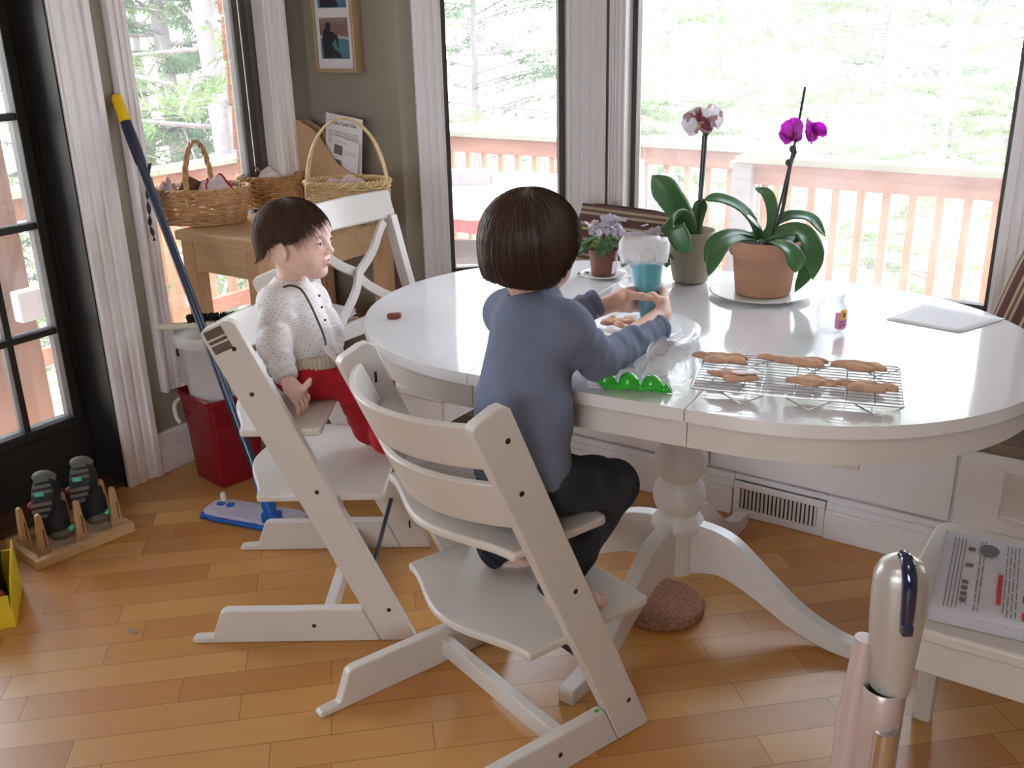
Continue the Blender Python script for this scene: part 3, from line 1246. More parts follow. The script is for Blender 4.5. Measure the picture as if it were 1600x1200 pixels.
# ------------------------------------------------------------------ dining table
TC = np.array([-.868, 1.912])
TROT = .10
TR, TH_ = .482, .247
TZ = .74
tb = thing('dining_table', 'white oval pedestal dining table covered with baking things and plants', 'table', (TC[0], TC[1], 0), TROT)


def stad(x, R):
    h = TH_
    if abs(x) <= h:
        return R
    return math.sqrt(max(0, R * R - (abs(x) - h) ** 2))


def stadium_piece(x0, x1, R):
    e = TH_ + R
    x0, x1 = max(x0, -e), min(x1, e)
    n = 44
    xs = []
    for i in range(n + 1):
        xs.append(x0 + (x1 - x0) * (1 - math.cos(PI * i / n)) / 2)
    lo = [(x, -stad(x, R)) for x in xs]
    hi = [(x, stad(x, R)) for x in reversed(xs)]
    pts = lo + hi
    out = []
    for p in pts:
        if not out or math.hypot(p[0] - out[-1][0], p[1] - out[-1][1]) > 1e-5:
            out.append(p)
    if math.hypot(out[0][0] - out[-1][0], out[0][1] - out[-1][1]) < 1e-5:
        out.pop()
    return out


S0, S1 = -.252, .178
g = .0008
for nm, a, b in (('table_leaf', -2, S0 - g), ('table_leaf', S0 + g, S1 - g), ('table_leaf', S1 + g, 2)):
    MB().prism(stadium_piece(a, b, TR), (0, 0, TZ - .024), (1, 0, 0), (0, 1, 0), .024).build(nm, M['table'], tb, bevel=.009, seg=4, world=False)
for a, b in ((-2, S0 - g), (S0 + g, S1 - g), (S1 + g, 2)):
    out = stadium_piece(a, b, TR - .018)
    MB().prism(out, (0, 0, .662), (1, 0, 0), (0, 1, 0), .055).build('apron', M['tablebody'], tb, bevel=.003, world=False)
a_ = TROT
cw = np.array([-.874, 1.962])
dc = cw - TC
cl_ = np.array([math.cos(a_) * dc[0] + math.sin(a_) * dc[1], -math.sin(a_) * dc[0] + math.cos(a_) * dc[1]])
prof = [(0, .098), (.036, .098), (.048, .102), (.048, .212), (.058, .215), (.064, .223), (.063, .232), (.054, .246), (.047, .256), (.047, .262),
        (.055, .272), (.061, .290), (.062, .306), (.058, .325), (.049, .341), (.047, .346), (.052, .354), (.060, .368), (.0625, .385), (.060, .402), (.052, .418), (.046, .428),
        (.044, .436), (.044, .47), (.05, .48), (.05, .662), (0, .662)]
MB().lathe(prof, (cl_[0], cl_[1], 0), 40).build('pedestal', M['tablebody'], tb, world=False, angle=50)
MB().box((cl_[0], cl_[1], .56), (.104, .104, .206), rotz(0)).build('pedestal_block', M['tablebody'], tb, bevel=.004, world=False)
MB().box((cl_[0], cl_[1], .60), (.9, .09, .04)).box((cl_[0], cl_[1] * 0, .643), (.9, .7, .04)).build('under_frame', M['tablebody'], tb, world=False, smooth=False)
for k, ang in enumerate((.03, PI / 2 + .03, PI + .03, -PI / 2 - .06)):
    top = catmull([(.03, .236), (.09, .234), (.15, .214), (.23, .150), (.31, .088), (.39, .050), (.44, .040), (.478, .038)], 5)
    bot = catmull([(.478, 0), (.43, 0), (.37, .008), (.29, .036), (.22, .074), (.15, .108), (.10, .118), (.03, .10)], 5)
    c, s = math.cos(ang - TROT), math.sin(ang - TROT)
    u = np.array([c, s, 0])
    w_ = np.cross(u, [0, 0, 1])
    MB().prism([tuple(p) for p in top + bot][::-1], np.array([cl_[0], cl_[1], 0]) + w_ * .019, u, (0, 0, 1), -.038).build('leg', M['tablebody'], tb, bevel=.004, world=False)


# ------------------------------------------------------------------ white chairs with a crossed back
def cross_chair(label, o, yaw, top=.885):
    r = thing('dining_chair', label, 'chair', (o[0], o[1], 0), yaw, 'white dining chairs at the oval table')
    W = .40
    hw = W / 2
    seatp = []
    for (cx, cy, a0) in ((.19, hw - .035, 0), (-.17, hw - .045, 90), (-.17, -hw + .045, 180), (.19, -hw + .035, 270)):
        for i in range(6):
            a = math.radians(a0 + 90 * i / 5)
            seatp.append((cx + .035 * math.cos(a), cy + .035 * math.sin(a)))
    MB().prism(seatp, (0, 0, .418), (1, 0, 0), (0, 1, 0), .024).build('seat', M['tablebody'], r, bevel=.007, seg=3, world=False)
    ap = MB()
    ap.bb((-.165, hw - .04, .35), (.18, hw - .02, .418))
    ap.bb((-.165, -hw + .02, .35), (.18, -hw + .04, .418))
    ap.bb((.185, -hw + .04, .35), (.205, hw - .04, .418))
    ap.bb((-.18, -hw + .03, .35), (-.16, hw - .03, .418))
    ap.build('seat_frame', M['tablebody'], r, bevel=.002, world=False)
    for s in (1, -1):
        MB().beam((.20, s * (hw - .022), 0), (.195, s * (hw - .022), .418), .034, .034, up=(1, 0, 0)).build('front_leg', M['tablebody'], r, bevel=.003, world=False)
        # rear post: foot splayed back, kinked at the seat, leaning back above
        pth = [(-.225, 0), (-.185, .20), (-.160, .42), (-.175, .50), (-.225, .66), (-.268, top - .07)]
        w2 = .019
        pts = [(x - w2, z) for x, z in pth] + [(x + w2, z) for x, z in reversed(pth)]
        y = s * (hw - .012)
        MB().prism(pts[::-1], (0, y - .014, 0), (1, 0, 0), (0, 0, 1), -.028).build('rear_post', M['tablebody'], r, bevel=.003, world=False)

    def bx(z):
        return np.interp(z, [.42, .50, .66, top - .07, top], [-.160, -.175, -.225, -.268, -.288])
    P = []
    for i in range(17):
        t = i / 16
        y = -hw - .008 + (W + .016) * t
        bul = -.028 * math.sin(PI * t)
        P.append([(bx(z) + bul + .0, y, z) for z in np.linspace(top - .085, top, 6)])
    MB().gridpts(np.array(P), .020).build('top_rail', M['tablebody'], r, bevel=.007, seg=3, world=False, angle=60)
    MB().bb((bx(.535) - .012, -hw + .005, .512), (bx(.535) + .010, hw - .005, .556)).build('lower_rail', M['tablebody'], r, bevel=.003, world=False)
    for s in (1, -1):
        P0 = []
        for i in range(17):
            t = i / 16
            z = .55 + (top - .085 - .55) * t
            yy = s * (hw - .05) * (1 - 2 * t) - s * .045 * math.sin(PI * t) * (1 if t < .5 else -1) * math.sin(2 * PI * t) * .6
            P0.append((bx(z) - .012 * math.sin(PI * t) - (.007 if s > 0 else -.005), yy, z))
        P1 = []
        for i, p in enumerate(P0):
            a, b = P0[max(i - 1, 0)], P0[min(i + 1, 16)]
            d = norm(np.array(b) - a)
            n_ = norm(np.cross(d, (1, 0, 0)))
            P1.append([np.array(p) - n_ * .014, np.array(p) + n_ * .014])
        MB().gridpts(np.array(P1), .012).build('cross_slat', M['tablebody'], r, bevel=.002, world=False, angle=60)
    return r


xa = cross_chair('white chair with a crossed back between the baskets and the oval table', (-1.742, 2.095), 0.)
xb = cross_chair('white chair with a folded newspaper lying on its seat', (-.062, 1.668), PI)

# ------------------------------------------------------------------ birch side table under the left window
DZ = .77
dk = thing('side_table', 'small pine side table holding the wicker baskets', 'table', (-2.42, 2.25, 0))
U0, U1, V0, V1 = -2.600, -2.233, 1.94, 2.565
MB().bb((U0, V0, DZ - .03), (U1, V1, DZ)).build('tabletop', M['pine'], dk, bevel=.003)
for x in (U0 + .04, U1 - .035):
    for y in (V0 + .035, V1 - .035):
        MB().bb((x - .026, y - .026, 0), (x + .026, y + .026, DZ - .03)).build('leg', M['pinev'], dk, bevel=.003)
ap = MB()
ap.bb((U0 + .06, V0 + .016, DZ - .125), (U1 - .06, V0 + .036, DZ - .03))
ap.bb((U0 + .06, V1 - .036, DZ - .125), (U1 - .06, V1 - .016, DZ - .03))
ap.bb((U1 - .034, V0 + .055, DZ - .135), (U1 - .014, V1 - .055, DZ - .03))
ap.bb((U0 + .02, V0 + .06, DZ - .125), (U0 + .04, V1 - .06, DZ - .03))
ap.build('apron', M['pine'], dk, bevel=.002)
sh = MB()
for i in range(7):
    y = V0 + .075 + i * .062
    sh.bb((U0 + .06, y - .022, .40), (U1 - .058, y + .022, .416))
sh.bb((U0 + .055, V0 + .045, .385), (U0 + .085, V1 - .045, .40))
sh.bb((U1 - .085, V0 + .045, .385), (U1 - .055, V1 - .045, .40))
sh.build('slatted_shelf', M['pine'], dk, bevel=.002)

# low taupe box seen under the table between the chairs
bx_ = thing('storage_box', 'low taupe wooden box standing on the floor between the side table and bench', 'box', (-1.72, 2.36, 0))
MB().bb((-1.90, 2.325, .0), (-1.60, 2.455, .17)).build('body', M['taupewood'], bx_, bevel=.003)
MB().bb((-1.905, 2.318, .17), (-1.595, 2.462, .19)).build('lid', M['taupewood'], bx_, bevel=.004)
# ------------------------------------------------------------------ helpers for small things
def text_mesh(s, size, m, parent, o, u, v, name='lettering', squash=1.):
    c = bpy.data.curves.new(name, 'FONT')
    c.body = s
    c.size = size
    c.extrude = 0
    tmp = bpy.data.objects.new(name, c)
    COL.objects.link(tmp)
    bpy.context.view_layer.update()
    dg = bpy.context.evaluated_depsgraph_get()
    me = bpy.data.meshes.new_from_object(tmp.evaluated_get(dg))
    V = np.array([q.co for q in me.vertices]) if len(me.vertices) else np.zeros((0, 3))
    F = [tuple(p.vertices) for p in me.polygons]
    bpy.data.objects.remove(tmp)
    bpy.data.meshes.remove(me)
    bpy.data.curves.remove(c)
    o, u, v = [np.asarray(q, float) for q in (o, u, v)]
    W = o + V[:, :1] * u * squash + V[:, 1:2] * v
    mb = MB().raw(W, F)
    return mb.build(name, m, parent, smooth=False)


def flat(mb, o, u, v, x0, y0, x1, y1, lift=0.):
    o, u, v = [np.asarray(q, float) for q in (o, u, v)]
    n = norm(np.cross(u, v)) * lift
    mb.raw([o + u * a + v * b + n for a, b in ((x0, y0), (x1, y0), (x1, y1), (x0, y1))], [(0, 1, 2, 3)])


def crumple(c, rx, ry, h, seed, nu=34, nv=34, rot=0., drop=.5):
    r = np.random.default_rng(seed)
    W = [(r.normal(0, 9, 2), r.uniform(0, 6.28), r.uniform(.3, 1)) for _ in range(9)]
    cr, sn = math.cos(rot), math.sin(rot)
    P = np.zeros((nu, nv, 3))
    for i in range(nu):
        for j in range(nv):
            x, y = 2 * i / (nu - 1) - 1, 2 * j / (nv - 1) - 1
            q = min(1, math.sqrt(x * x + y * y))
            z = (1 - q ** 2.5) * h
            for k, ph, a in W:
                z += a * h * .16 * math.sin(k[0] * x * .6 + k[1] * y * .6 + ph) * (1.15 - q)
            k2 = 1 / max(1, math.sqrt(x * x + y * y))
            X, Y = x * k2 * rx, y * k2 * ry
            P[i, j] = (c[0] + cr * X - sn * Y, c[1] + sn * X + cr * Y, c[2] + z)
    return P


# ------------------------------------------------------------------ wicker baskets
def basket(name, label, c, a, b, h, m, rot, handle, taper=.84, nst=30, group='wicker baskets on the side table'):
    r = thing('wicker_basket', label, 'basket', c, 0, group)
    c = np.asarray(c, float)
    R = rotz(rot)

    def el(t, q, off=0.):
        f = taper + (1 - taper) * q ** .8
        return c + R @ np.array([(a * f + off) * math.cos(t), (b * f + off) * math.sin(t), 0]) + np.array([0, 0, h * q])
    mb = MB()
    rows = int(h / .0078)
    for k in range(rows):
        q = (k + .5) / rows
        path = []
        for i in range(nst * 4):
            t = 2 * PI * i / (nst * 4)
            path.append(el(t, q, .0040 * math.sin(nst / 2 * t + PI * k)))
        mb.tube(path, .0034, 6, closed=True)
    for i in range(nst):
        t = 2 * PI * i / nst
        mb.tube([el(t, 0), el(t, .5), el(t, 1.03)], .0026, 5)
    mb.build('woven_side', m, r)
    rim = MB()
    for ph in (0, 2 * PI / 3, 4 * PI / 3):
        path = []
        n = nst * 5
        for i in range(n):
            t = 2 * PI * i / n
            w_ = nst * .55
            w_ = round(w_)
            p = el(t, 1.0, .0055 * math.cos(w_ * t + ph)) + np.array([0, 0, .0055 * math.sin(w_ * t + ph) + .004])
            path.append(p)
        rim.tube(path, .0042, 6, closed=True)
    rim.build('braided_rim', m, r)
    bt = MB()
    for k in range(14):
        q = (k + .6) / 14.5
        bt.tube([c + R @ np.array([a * taper * q * math.cos(t), b * taper * q * math.sin(t), .004 + .0012 * math.sin(12 * t + PI * k)]) for t in np.linspace(0, 2 * PI, 48, endpoint=False)], .0055 if k < 13 else .004, 5, closed=True)
    bt.build('woven_base', m, r)
    if handle:
        ht, ang, width = handle
        hb = MB()
        d = R @ np.array([math.cos(ang), math.sin(ang), 0])
        e = np.cross(d, [0, 0, 1])
        rad = math.hypot(a * math.cos(ang), b * math.sin(ang)) * .97 if True else a
        arc = []
        n = 40
        for i in range(n + 1):
            t = PI * i / n
            arc.append((c + d * rad * math.cos(t) + np.array([0, 0, h * .55 + (ht - h * .55) * math.sin(t) ** .9]), t))
        if width < .01:
            for ph in (0, PI * 2 / 3, PI * 4 / 3):
                hb.tube([p + e * .0055 * math.cos(9 * t + ph) + d * .0055 * math.sin(9 * t + ph) for p, t in arc], .0048, 6)
        else:
            for s in (-1, 1):
                for ph in (0, PI):
                    hb.tube([p + e * s * (.004 + width * abs(math.cos(t)) ** 2.2) + e * .0022 * math.cos(30 * t + ph) + np.array([0, 0, .0022 * math.sin(30 * t + ph)]) for p, t in arc], .0030, 6)
            for i in range(2, n - 1):
                p, t = arc[i]
                ww = .004 + width * abs(math.cos(t)) ** 2.2
                if i % 1 == 0:
                    hb.tube([p - e * ww, p + d * .001, p + e * ww], .0024, 5)
            for f in (-.45, 0, .45):
                hb.tube([p + e * f * (.004 + width * abs(math.cos(t)) ** 2.2) for p, t in arc], .0022, 5)
        hb.build('handle', m, r)
    return r


vr = math.atan2(RT[1], RT[0])       # basket long axes lie roughly across the view
B1 = Zp(319, 347, DZ)
B2 = Zp(426, 322, DZ)
B3 = Zp(548, 350, DZ)
basket('b1', 'honey-coloured oval basket with a tall twisted handle holding red-edged cloths', B1 + [0, 0, .001], .156, .098, .105, M['wick1'], vr, (.255, PI / 2 - .15, 0.))
basket('b2', 'dark untidy handleless basket between two baskets with handles', B2 + [0, 0, .001], .108, .082, .098, M['wick3'], vr, None, nst=24)
basket('b3', 'golden basket with a wide woven hoop handle holding a folded pink cloth', B3 + [0, 0, .001], .130, .082, .128, M['wick2'], vr, (.322, 0.05, .030))
# loose twig ends on basket 2
tw = []
for i in range(14):
    t = rng.uniform(0, 2 * PI)
    p = B2 + rotz(vr) @ np.array([.100 * math.cos(t), .075 * math.sin(t), .098])
    q = p + np.array([.03 * math.cos(t + 1.7), .03 * math.sin(t + 1.7), rng.uniform(0, .016)])
    tw.append(MB().tube([p, (p + q) / 2 + [0, 0, .008], q], .0018, 5))
for o in bpy.data.objects:
    if o.name.startswith('wicker_basket') and 'untidy' in o.get('label', ''):
        for k_ in tw:
            k_.build('loose_twig', M['wick3'], o)
        hp = [B2 + rotz(vr) @ np.array([-.06 + .03 * math.cos(t), .02, .102 + .03 * math.sin(t)]) for t in np.linspace(0, PI, 12)]
        MB().tube(hp, .004, 6).build('handle_loop', M['wick3'], o)
# contents
cb = thing('cloth', 'white cloth edged with red tape heaped in the honey-coloured basket', 'cloth', B1 + [0, 0, .02])
P = crumple(B1 + rotz(vr) @ np.array([.05, 0, 0]) + [0, 0, .06], .072, .055, .072, 3, rot=vr)
MB().gridpts(P, .003).build('fabric', M['clothw'], cb, angle=180)
ridge = [P[i, 17] + [0, 0, .003] for i in range(1, 33)]
MB().tube(ridge, .0035, 6).build('red_edge', M['redtrim'], cb)
ridge = [P[12, j] + [0, 0, .003] for j in range(3, 31)]
MB().tube(ridge, .0032, 6).build('red_edge', M['redtrim'], cb)
cb2 = thing('napkin', 'small white napkin with a red corner at the far end of the honey basket', 'cloth', B1 + [0, 0, .02])
P = crumple(B1 + rotz(vr) @ np.array([-.100, 0, 0]) + [0, 0, .055], .034, .044, .07, 8, 20, 20, rot=vr)
MB().gridpts(P, .003).build('fabric', M['clothw'], cb2, angle=180)
MB().tube([P[4 + int(i * .6), 4 + i] + [0, 0, .003] for i in range(13)], .004, 6).build('red_corner', M['redtrim'], cb2)
rb = thing('rolled_cloth', 'rolled brown cloth sticking up beside the tall twisted handle', 'cloth', B1 + [0, 0, .02])
ax = rotz(vr) @ np.array([.55, .1, .83])
q0 = B1 + rotz(vr) @ np.array([-.058, .0, .072])
sp = MB()
for i in range(3):
    rr = .026 - i * .007
    x_, y_, z_ = frame_of(norm(ax))
    sp.gridpts(np.array([[q0 + z_ * s * .075 + (x_ * math.cos(t) + y_ * math.sin(t)) * rr * (1 + .08 * math.sin(3 * t + s * 4)) for s in np.linspace(0, 1, 8)] for t in np.linspace(0, 2 * PI, 24)]), .003)
sp.build('roll', M['clothb'], rb, angle=180)
wb_ = thing('crumpled_tissue', 'crumpled white tissue on top of the dark untidy basket', 'tissue', B2 + [0, 0, .05])
MB().gridpts(crumple(B2 + [0, 0, .068], .052, .042, .05, 5, rot=vr), .003).build('tissue', M['clothw'], wb_, angle=180)
pk = thing('folded_cloth', 'folded pink printed cloth with a rolled end in the golden basket', 'cloth', B3 + [0, 0, .03])
P = crumple(B3 + rotz(vr) @ np.array([-.01, 0, .075]), .095, .056, .066, 12, rot=vr)
MB().gridpts(P, .003).build('fabric', M['clothp'], pk, angle=180)
x_, y_, z_ = rotz(vr) @ np.array([1., 0, 0]), np.array([0, 0, 1.]), rotz(vr) @ np.array([0, -1., 0])
c0 = B3 + rotz(vr) @ np.array([.035, -.005, .118])
mb = MB()
for k, rr in enumerate((.024, .017, .010)):
    mb.gridpts(np.array([[c0 + (x_ * math.cos(t) + y_ * math.sin(t)) * rr + z_ * s * .055 for s in (0, .33, .66, 1)] for t in np.linspace(0, 2 * PI, 26)]), .0035)
mb.build('rolled_end', M['clothp'], pk, angle=180)

# ------------------------------------------------------------------ magazine holder with papers
HV = 2.497
mh = thing('magazine_holder', 'plywood magazine holder stuffed with papers behind the golden basket', 'magazine holder', (-2.46, HV, DZ))
x0, x1 = -2.600, -2.337
sidep = [(x0, 0), (x1, 0), (x1, .115)] + [tuple(p) for p in catmull([(x1 - .03, .118), (x1 - .09, .16), (x0 + .10, .245), (x0 + .03, .278), (x0, .282)], 5)]
MB().prism(sidep, (0, HV, DZ + .001), (1, 0, 0), (0, 0, 1), .005).build('side_panel', M['ply'], mh, bevel=.0012)
MB().prism(sidep, (0, HV + .036, DZ + .001), (1, 0, 0), (0, 0, 1), .005).build('side_panel', M['ply'], mh, bevel=.0012)
MB().bb((x1 - .005, HV - .004, DZ + .001), (x1, HV + .031, DZ + .115)).build('front_panel', M['ply'], mh, bevel=.0012)
MB().bb((x0, HV - .004, DZ + .001), (x0 + .005, HV + .031, DZ + .282)).build('back_panel', M['ply'], mh, bevel=.0012)
MB().bb((x0 + .006, HV - .004, DZ + .002), (x1 - .006, HV + .031, DZ + .006)).build('base_panel', M['ply'], mh)


def sheet(label, x, y, z, w_, h_, tilt, m, marks=(), text=None, grp='papers in the magazine holder', lean=.0):
    u = np.array([math.cos(tilt), 0, math.sin(tilt)])
    v = np.array([-math.sin(tilt), lean, math.cos(tilt)])
    o = np.array([x, y, z])
    t = thing('paper_sheet', label, 'paper', o, 0, grp)
    mb = MB()
    nrm = norm(np.cross(u, v))
    mb.raw([o, o + u * w_, o + u * w_ + v * h_, o + v * h_] + [q + nrm * -.0006 for q in (o, o + u * w_, o + u * w_ + v * h_, o + v * h_)],
           [(0, 1, 2, 3), (7, 6, 5, 4), (0, 4, 5, 1), (1, 5, 6, 2), (2, 6, 7, 3), (3, 7, 4, 0)])
    mb.build('sheet', m, t, smooth=False)
    if marks:
        pm = MB()
        for a, b, c_, d_ in marks:
            flat(pm, o, u, v, a * w_, b * h_, c_ * w_, d_ * h_, .0008)
        pm.build('print', M['print_'], t, smooth=False)
    if text:
        s, fx_, fy_, sz = text
        text_mesh(s, sz, M['black'], t, o + u * fx_ * w_ + v * fy_ * h_ + nrm * .001, u, v)
    return t


sheet('tall white letter headed Triple Card USA standing highest in the holder', -2.496, HV + .012, DZ + .03, .165, .285, -.12, M['paper'],
      [(.08, .80 - i * .022, .9, .805 - i * .022) for i in range(7)] + [(.12, .42, .9, .44)], ('Triple Card USA', .12, .885, .0175))
sheet('shorter white sheet with dark pictures in front of the tall letter', -2.480, HV + .0045, DZ + .02, .125, .225, -.20, M['paper'],
      [(.12, .74, .42, .88), (.1, .40, .42, .66), (.5, .82, .9, .825), (.5, .79, .9, .795), (.12, .93, .6, .935)])
sheet('narrow pale envelope at the low front end of the holder', -2.388, HV + .018, DZ + .015, .05, .19, -.07, M['paper'], [(.15, .86, .8, .88), (.15, .8, .7, .82)])
sheet('small white leaflet standing at the very front of the holder', -2.370, HV + .0075, DZ + .015, .038, .175, -.05, M['news'], [(.2, .8, .9, .84)])
yt = thing('yellow_leaflet', 'thin yellow leaflet edge behind the white leaflets', 'paper', (-2.355, HV + .026, DZ + .01))
MB().bb((-2.369, HV + .024, DZ + .012), (-2.347, HV + .028, DZ + .195)).build('sheet', M['yellow'], yt)
# books on the slatted shelf
bz = .417
for (cx, cy, w_, d_, h_, rz_, m_, lb) in ((-2.38, 2.25, .20, .27, .022, .1, M['news'], 'grey flat book under the white one on the slatted shelf'), (-2.36, 2.25, .19, .25, .018, -.06, M['paper'], 'white flat book uppermost on the slatted shelf')):
    b = thing('book', lb, 'book', (cx, cy, bz), rz_, 'books on the slatted shelf')
    MB().bb((-w_ / 2, -d_ / 2, 0), (w_ / 2, d_ / 2, .002)).bb((-w_ / 2, -d_ / 2, h_ - .002), (w_ / 2, d_ / 2, h_)).bb((-w_ / 2, -d_ / 2, 0), (-w_ / 2 + .002, d_ / 2, h_)).build('cover', m_, b, world=False, bevel=.0008)
    MB().bb((-w_ / 2 + .003, -d_ / 2 + .003, .002), (w_ / 2 - .004, d_ / 2 - .003, h_ - .002)).build('pages', M['paper'], b, world=False, smooth=False)
    bz += h_ + .001

# ------------------------------------------------------------------ picture frame on the picture wall
pf = thing('picture_frame', 'deep champagne-coloured frame with two small photos on the grey wall', 'picture frame', (-2.44, 2.6, 1.45))
fx0, fx1, fz0, fz1, fy = -2.535, -2.352, 1.207, 1.76, 2.552
fr = MB()
fr.bb((fx0, fy, fz0), (fx0 + .010, 2.599, fz1)).bb((fx1 - .010, fy, fz0), (fx1, 2.599, fz1))
fr.bb((fx0 + .010, fy, fz0), (fx1 - .010, 2.599, fz0 + .014)).bb((fx0 + .010, fy, fz1 - .014), (fx1 - .010, 2.599, fz1))
fr.build('frame', M['frame'], pf, bevel=.002)
MB().bb((fx0 + .010, fy + .010, fz0 + .014), (fx1 - .010, fy + .014, fz1 - .014)).build('mount', M['paper'], pf, smooth=False)


def photo_mat(name, top, mid, bottom):
    m, nt, bs = new_mat(name)
    v = coords(nt, (1, 1, 1))
    n = N(nt, 'ShaderNodeTexNoise', inp={'Scale': 26., 'Detail': 5.})
    nt.links.new(v, n.inputs['Vector'])
    sx = N(nt, 'ShaderNodeSeparateXYZ')
    nt.links.new(v, sx.inputs[0])
    a = N(nt, 'ShaderNodeMath', operation='MULTIPLY_ADD')
    a.inputs[1].default_value = .03
    nt.links.new(n.outputs['Fac'], a.inputs[0])
    nt.links.new(sx.outputs[2], a.inputs[2])
    mr = N(nt, 'ShaderNodeMapRange', inp={'From Min': -.05, 'From Max': .085})
    nt.links.new(a.outputs[0], mr.inputs['Value'])
    nt.links.new(ramp(nt, mr.outputs['Result'], [(.0, bottom), (.45, bottom), (.5, sr(196, 200, 206)), (.56, mid), (.8, mid), (.9, top)]), bs.inputs['Base Color'])
    bs.inputs['Roughness'].default_value = .15
    return m


pm_ = photo_mat('photo_print', sr(150, 126, 120), sr(136, 104, 98), sr(86, 128, 148))
for z0, hgt in ((1.252, .130), (1.412, .130), (1.572, .13)):
    o = thing('tmp', '', '') if False else None
    f = MB()
    cx, cz = (fx0 + fx1) / 2 - .002, z0 + hgt / 2
    mbp = MB()
    mbp.raw([(-.064, 0, -hgt / 2), (.064, 0, -hgt / 2), (.064, 0, hgt / 2), (-.064, 0, hgt / 2)], [(0, 1, 2, 3)])
    p = mbp.build('photo', pm_, None, smooth=False)
    p.parent = pf
    p.location = (cx + 2.44, fy + .0095 - 2.6, cz - 1.45)
    # dark figure crouching in the picture
    fig = MB()
    sh_ = [(-.052, -.062), (.03, -.062), (.022, -.045), (-.002, -.035), (-.012, -.018), (.004, -.002), (.012, -.030), (.018, -.030), (.016, .008), (-.004, .02), (-.018, .022), (-.014, .042), (-.022, .052), (-.036, .048), (-.036, .034), (-.05, .02), (-.056, -.01)]
    fig.raw([(a, -.0004, b * hgt / .130) for a, b in sh_], [tuple(range(len(sh_)))])
    q = fig.build('dark_figure', M['black'], None, smooth=False)
    q.parent = p
    q.location = (0, 0, 0)

# ------------------------------------------------------------------ red bin, white pail, brush, dark strip on the window
bc = np.array([-2.395, 1.885, 0])
rb = thing('red_bin', 'tall red square plastic bin with a white bail handle against the left wall', 'bin', bc)
cor = [np.array(p) for p in ((-2.507, 1.822, 0), (-2.342, 1.794, 0), (-2.316, 1.945, 0), (-2.481, 1.973, 0))]
cen = sum(cor) / 4


def ring(scale, z, rnd=.35, n=6):
    out = []
    for i in range(4):
        a, b, c_ = cor[i - 1], cor[i], cor[(i + 1) % 4]
        P_ = cen + (b - cen) * scale
        A_ = P_ + norm(a - b) * rnd * .06
        C_ = P_ + norm(c_ - b) * rnd * .06
        for k in range(n):
            t = k / (n - 1)
            q = (1 - t) ** 2 * A_ + 2 * t * (1 - t) * P_ + t * t * C_
            out.append(np.array([q[0], q[1], z]))
    return out


prof = [(.98, .003), (1.0, .012), (1.10, .20), (1.115, .215), (1.14, .218), (1.145, .232), (1.15, .255), (1.19, .258), (1.20, .275), (1.21, .285), (1.24, .287), (1.245, .297), (1.22, .299), (1.19, .296), (1.08, .20), (.96, .02), (.5, .012)]
P = np.array([ring(s, z) for s, z in prof])
b0 = MB()
b0.gridpts(np.transpose(P, (1, 0, 2)), 0, closed_u=True)
b0.f.append(tuple(len(prof) * i for i in range(24)))
b0.m.append(0)
b0.f.append(tuple(len(prof) * i + len(prof) - 1 for i in reversed(range(24))))
b0.m.append(0)
b0.build('body', M['redbin'], rb, angle=50)
hp = [cen + (cor[0] - cen) * 1.16 + [-.012, .02, .262], cen + (cor[0] - cen) * 1.19 + [-.012, -.006, .245], cen + (cor[0] - cen) * 1.15 + [-.004, -.018, .21], cen + (cor[0] - cen) * 1.12 + [.012, -.022, .19]]
MB().tube(catmull(hp, 6), .008, 8, flat=.6).build('handle', M['ivory'], rb)
wp_ = thing('white_pail', 'round translucent white pail with a lid standing inside the red bin', 'pail', cen)
pc = cen + np.array([0.003, -0.002, 0])
MB().lathe([(0, .016), (.066, .016), (.07, .025), (.090, .30), (.106, .462), (.109, .465), (.109, .470), (.104, .470)], pc, 40).build('body', M['pail'], wp_)
MB().lathe([(.110, .462), (.119, .462), (.121, .478), (.121, .492), (.118, .497), (.111, .497), (.108, .486), (.05, .484), (0, .484)], pc, 40).build('lid', M['pail'], wp_)
br = thing('dust_brush', 'white-handled brush with black bristles lying on the pail lid', 'brush', pc + [0, 0, .5])
e1 = rotz(vr) @ np.array([1., 0, 0])
e2 = rotz(vr) @ np.array([0, 1., 0])
hA, hB = pc - e1 * .168 - e2 * .01 + [0, 0, .505], pc + e1 * .085 - e2 * .0 + [0, 0, .512]
path = [hA, hA + (hB - hA) * .1, hA + (hB - hA) * .4, hA + (hB - hA) * .5, hA + (hB - hA) * .95, hB]
MB().tube(path, [.006, .0115, .011, .013, .013, .008], 12).build('handle', M['ivory'], br)
bs_ = MB()
for i in range(240):
    t = rng.uniform(.40, 1.0)
    s = rng.uniform(-1, 1)
    p = hA + (hB - hA) * t + e2 * s * .009 + [0, 0, .009]
    bs_.tube([p, p + e1 * rng.normal(0, .003) + e2 * (.006 * s + rng.normal(0, .002)) + [0, 0, .024]], .0016, 3)
bs_.build('bristles', M['bristle'], br)
# black curled cord hanging at the window
sq = thing('black_strap', 'thin twisted black strap hanging beside the left window casing', 'strap', Xp(232, 290, -2.585))
pp = [Xp(x, y, -2.59) for x, y in ((233, 255), (230, 300), (232, 325), (233, 345), (237, 360), (240, 376))]
cp = catmull(pp, 6)
MB().gridpts(np.array([[p + np.array([.002, .007 * math.cos(i * .5), 0]), p + np.array([.002 + .005 * math.sin(i * .5), -.007 * math.cos(i * .5), 0])] for i, p in enumerate(cp)]), .0015).build('strap', M['bolt'], sq)

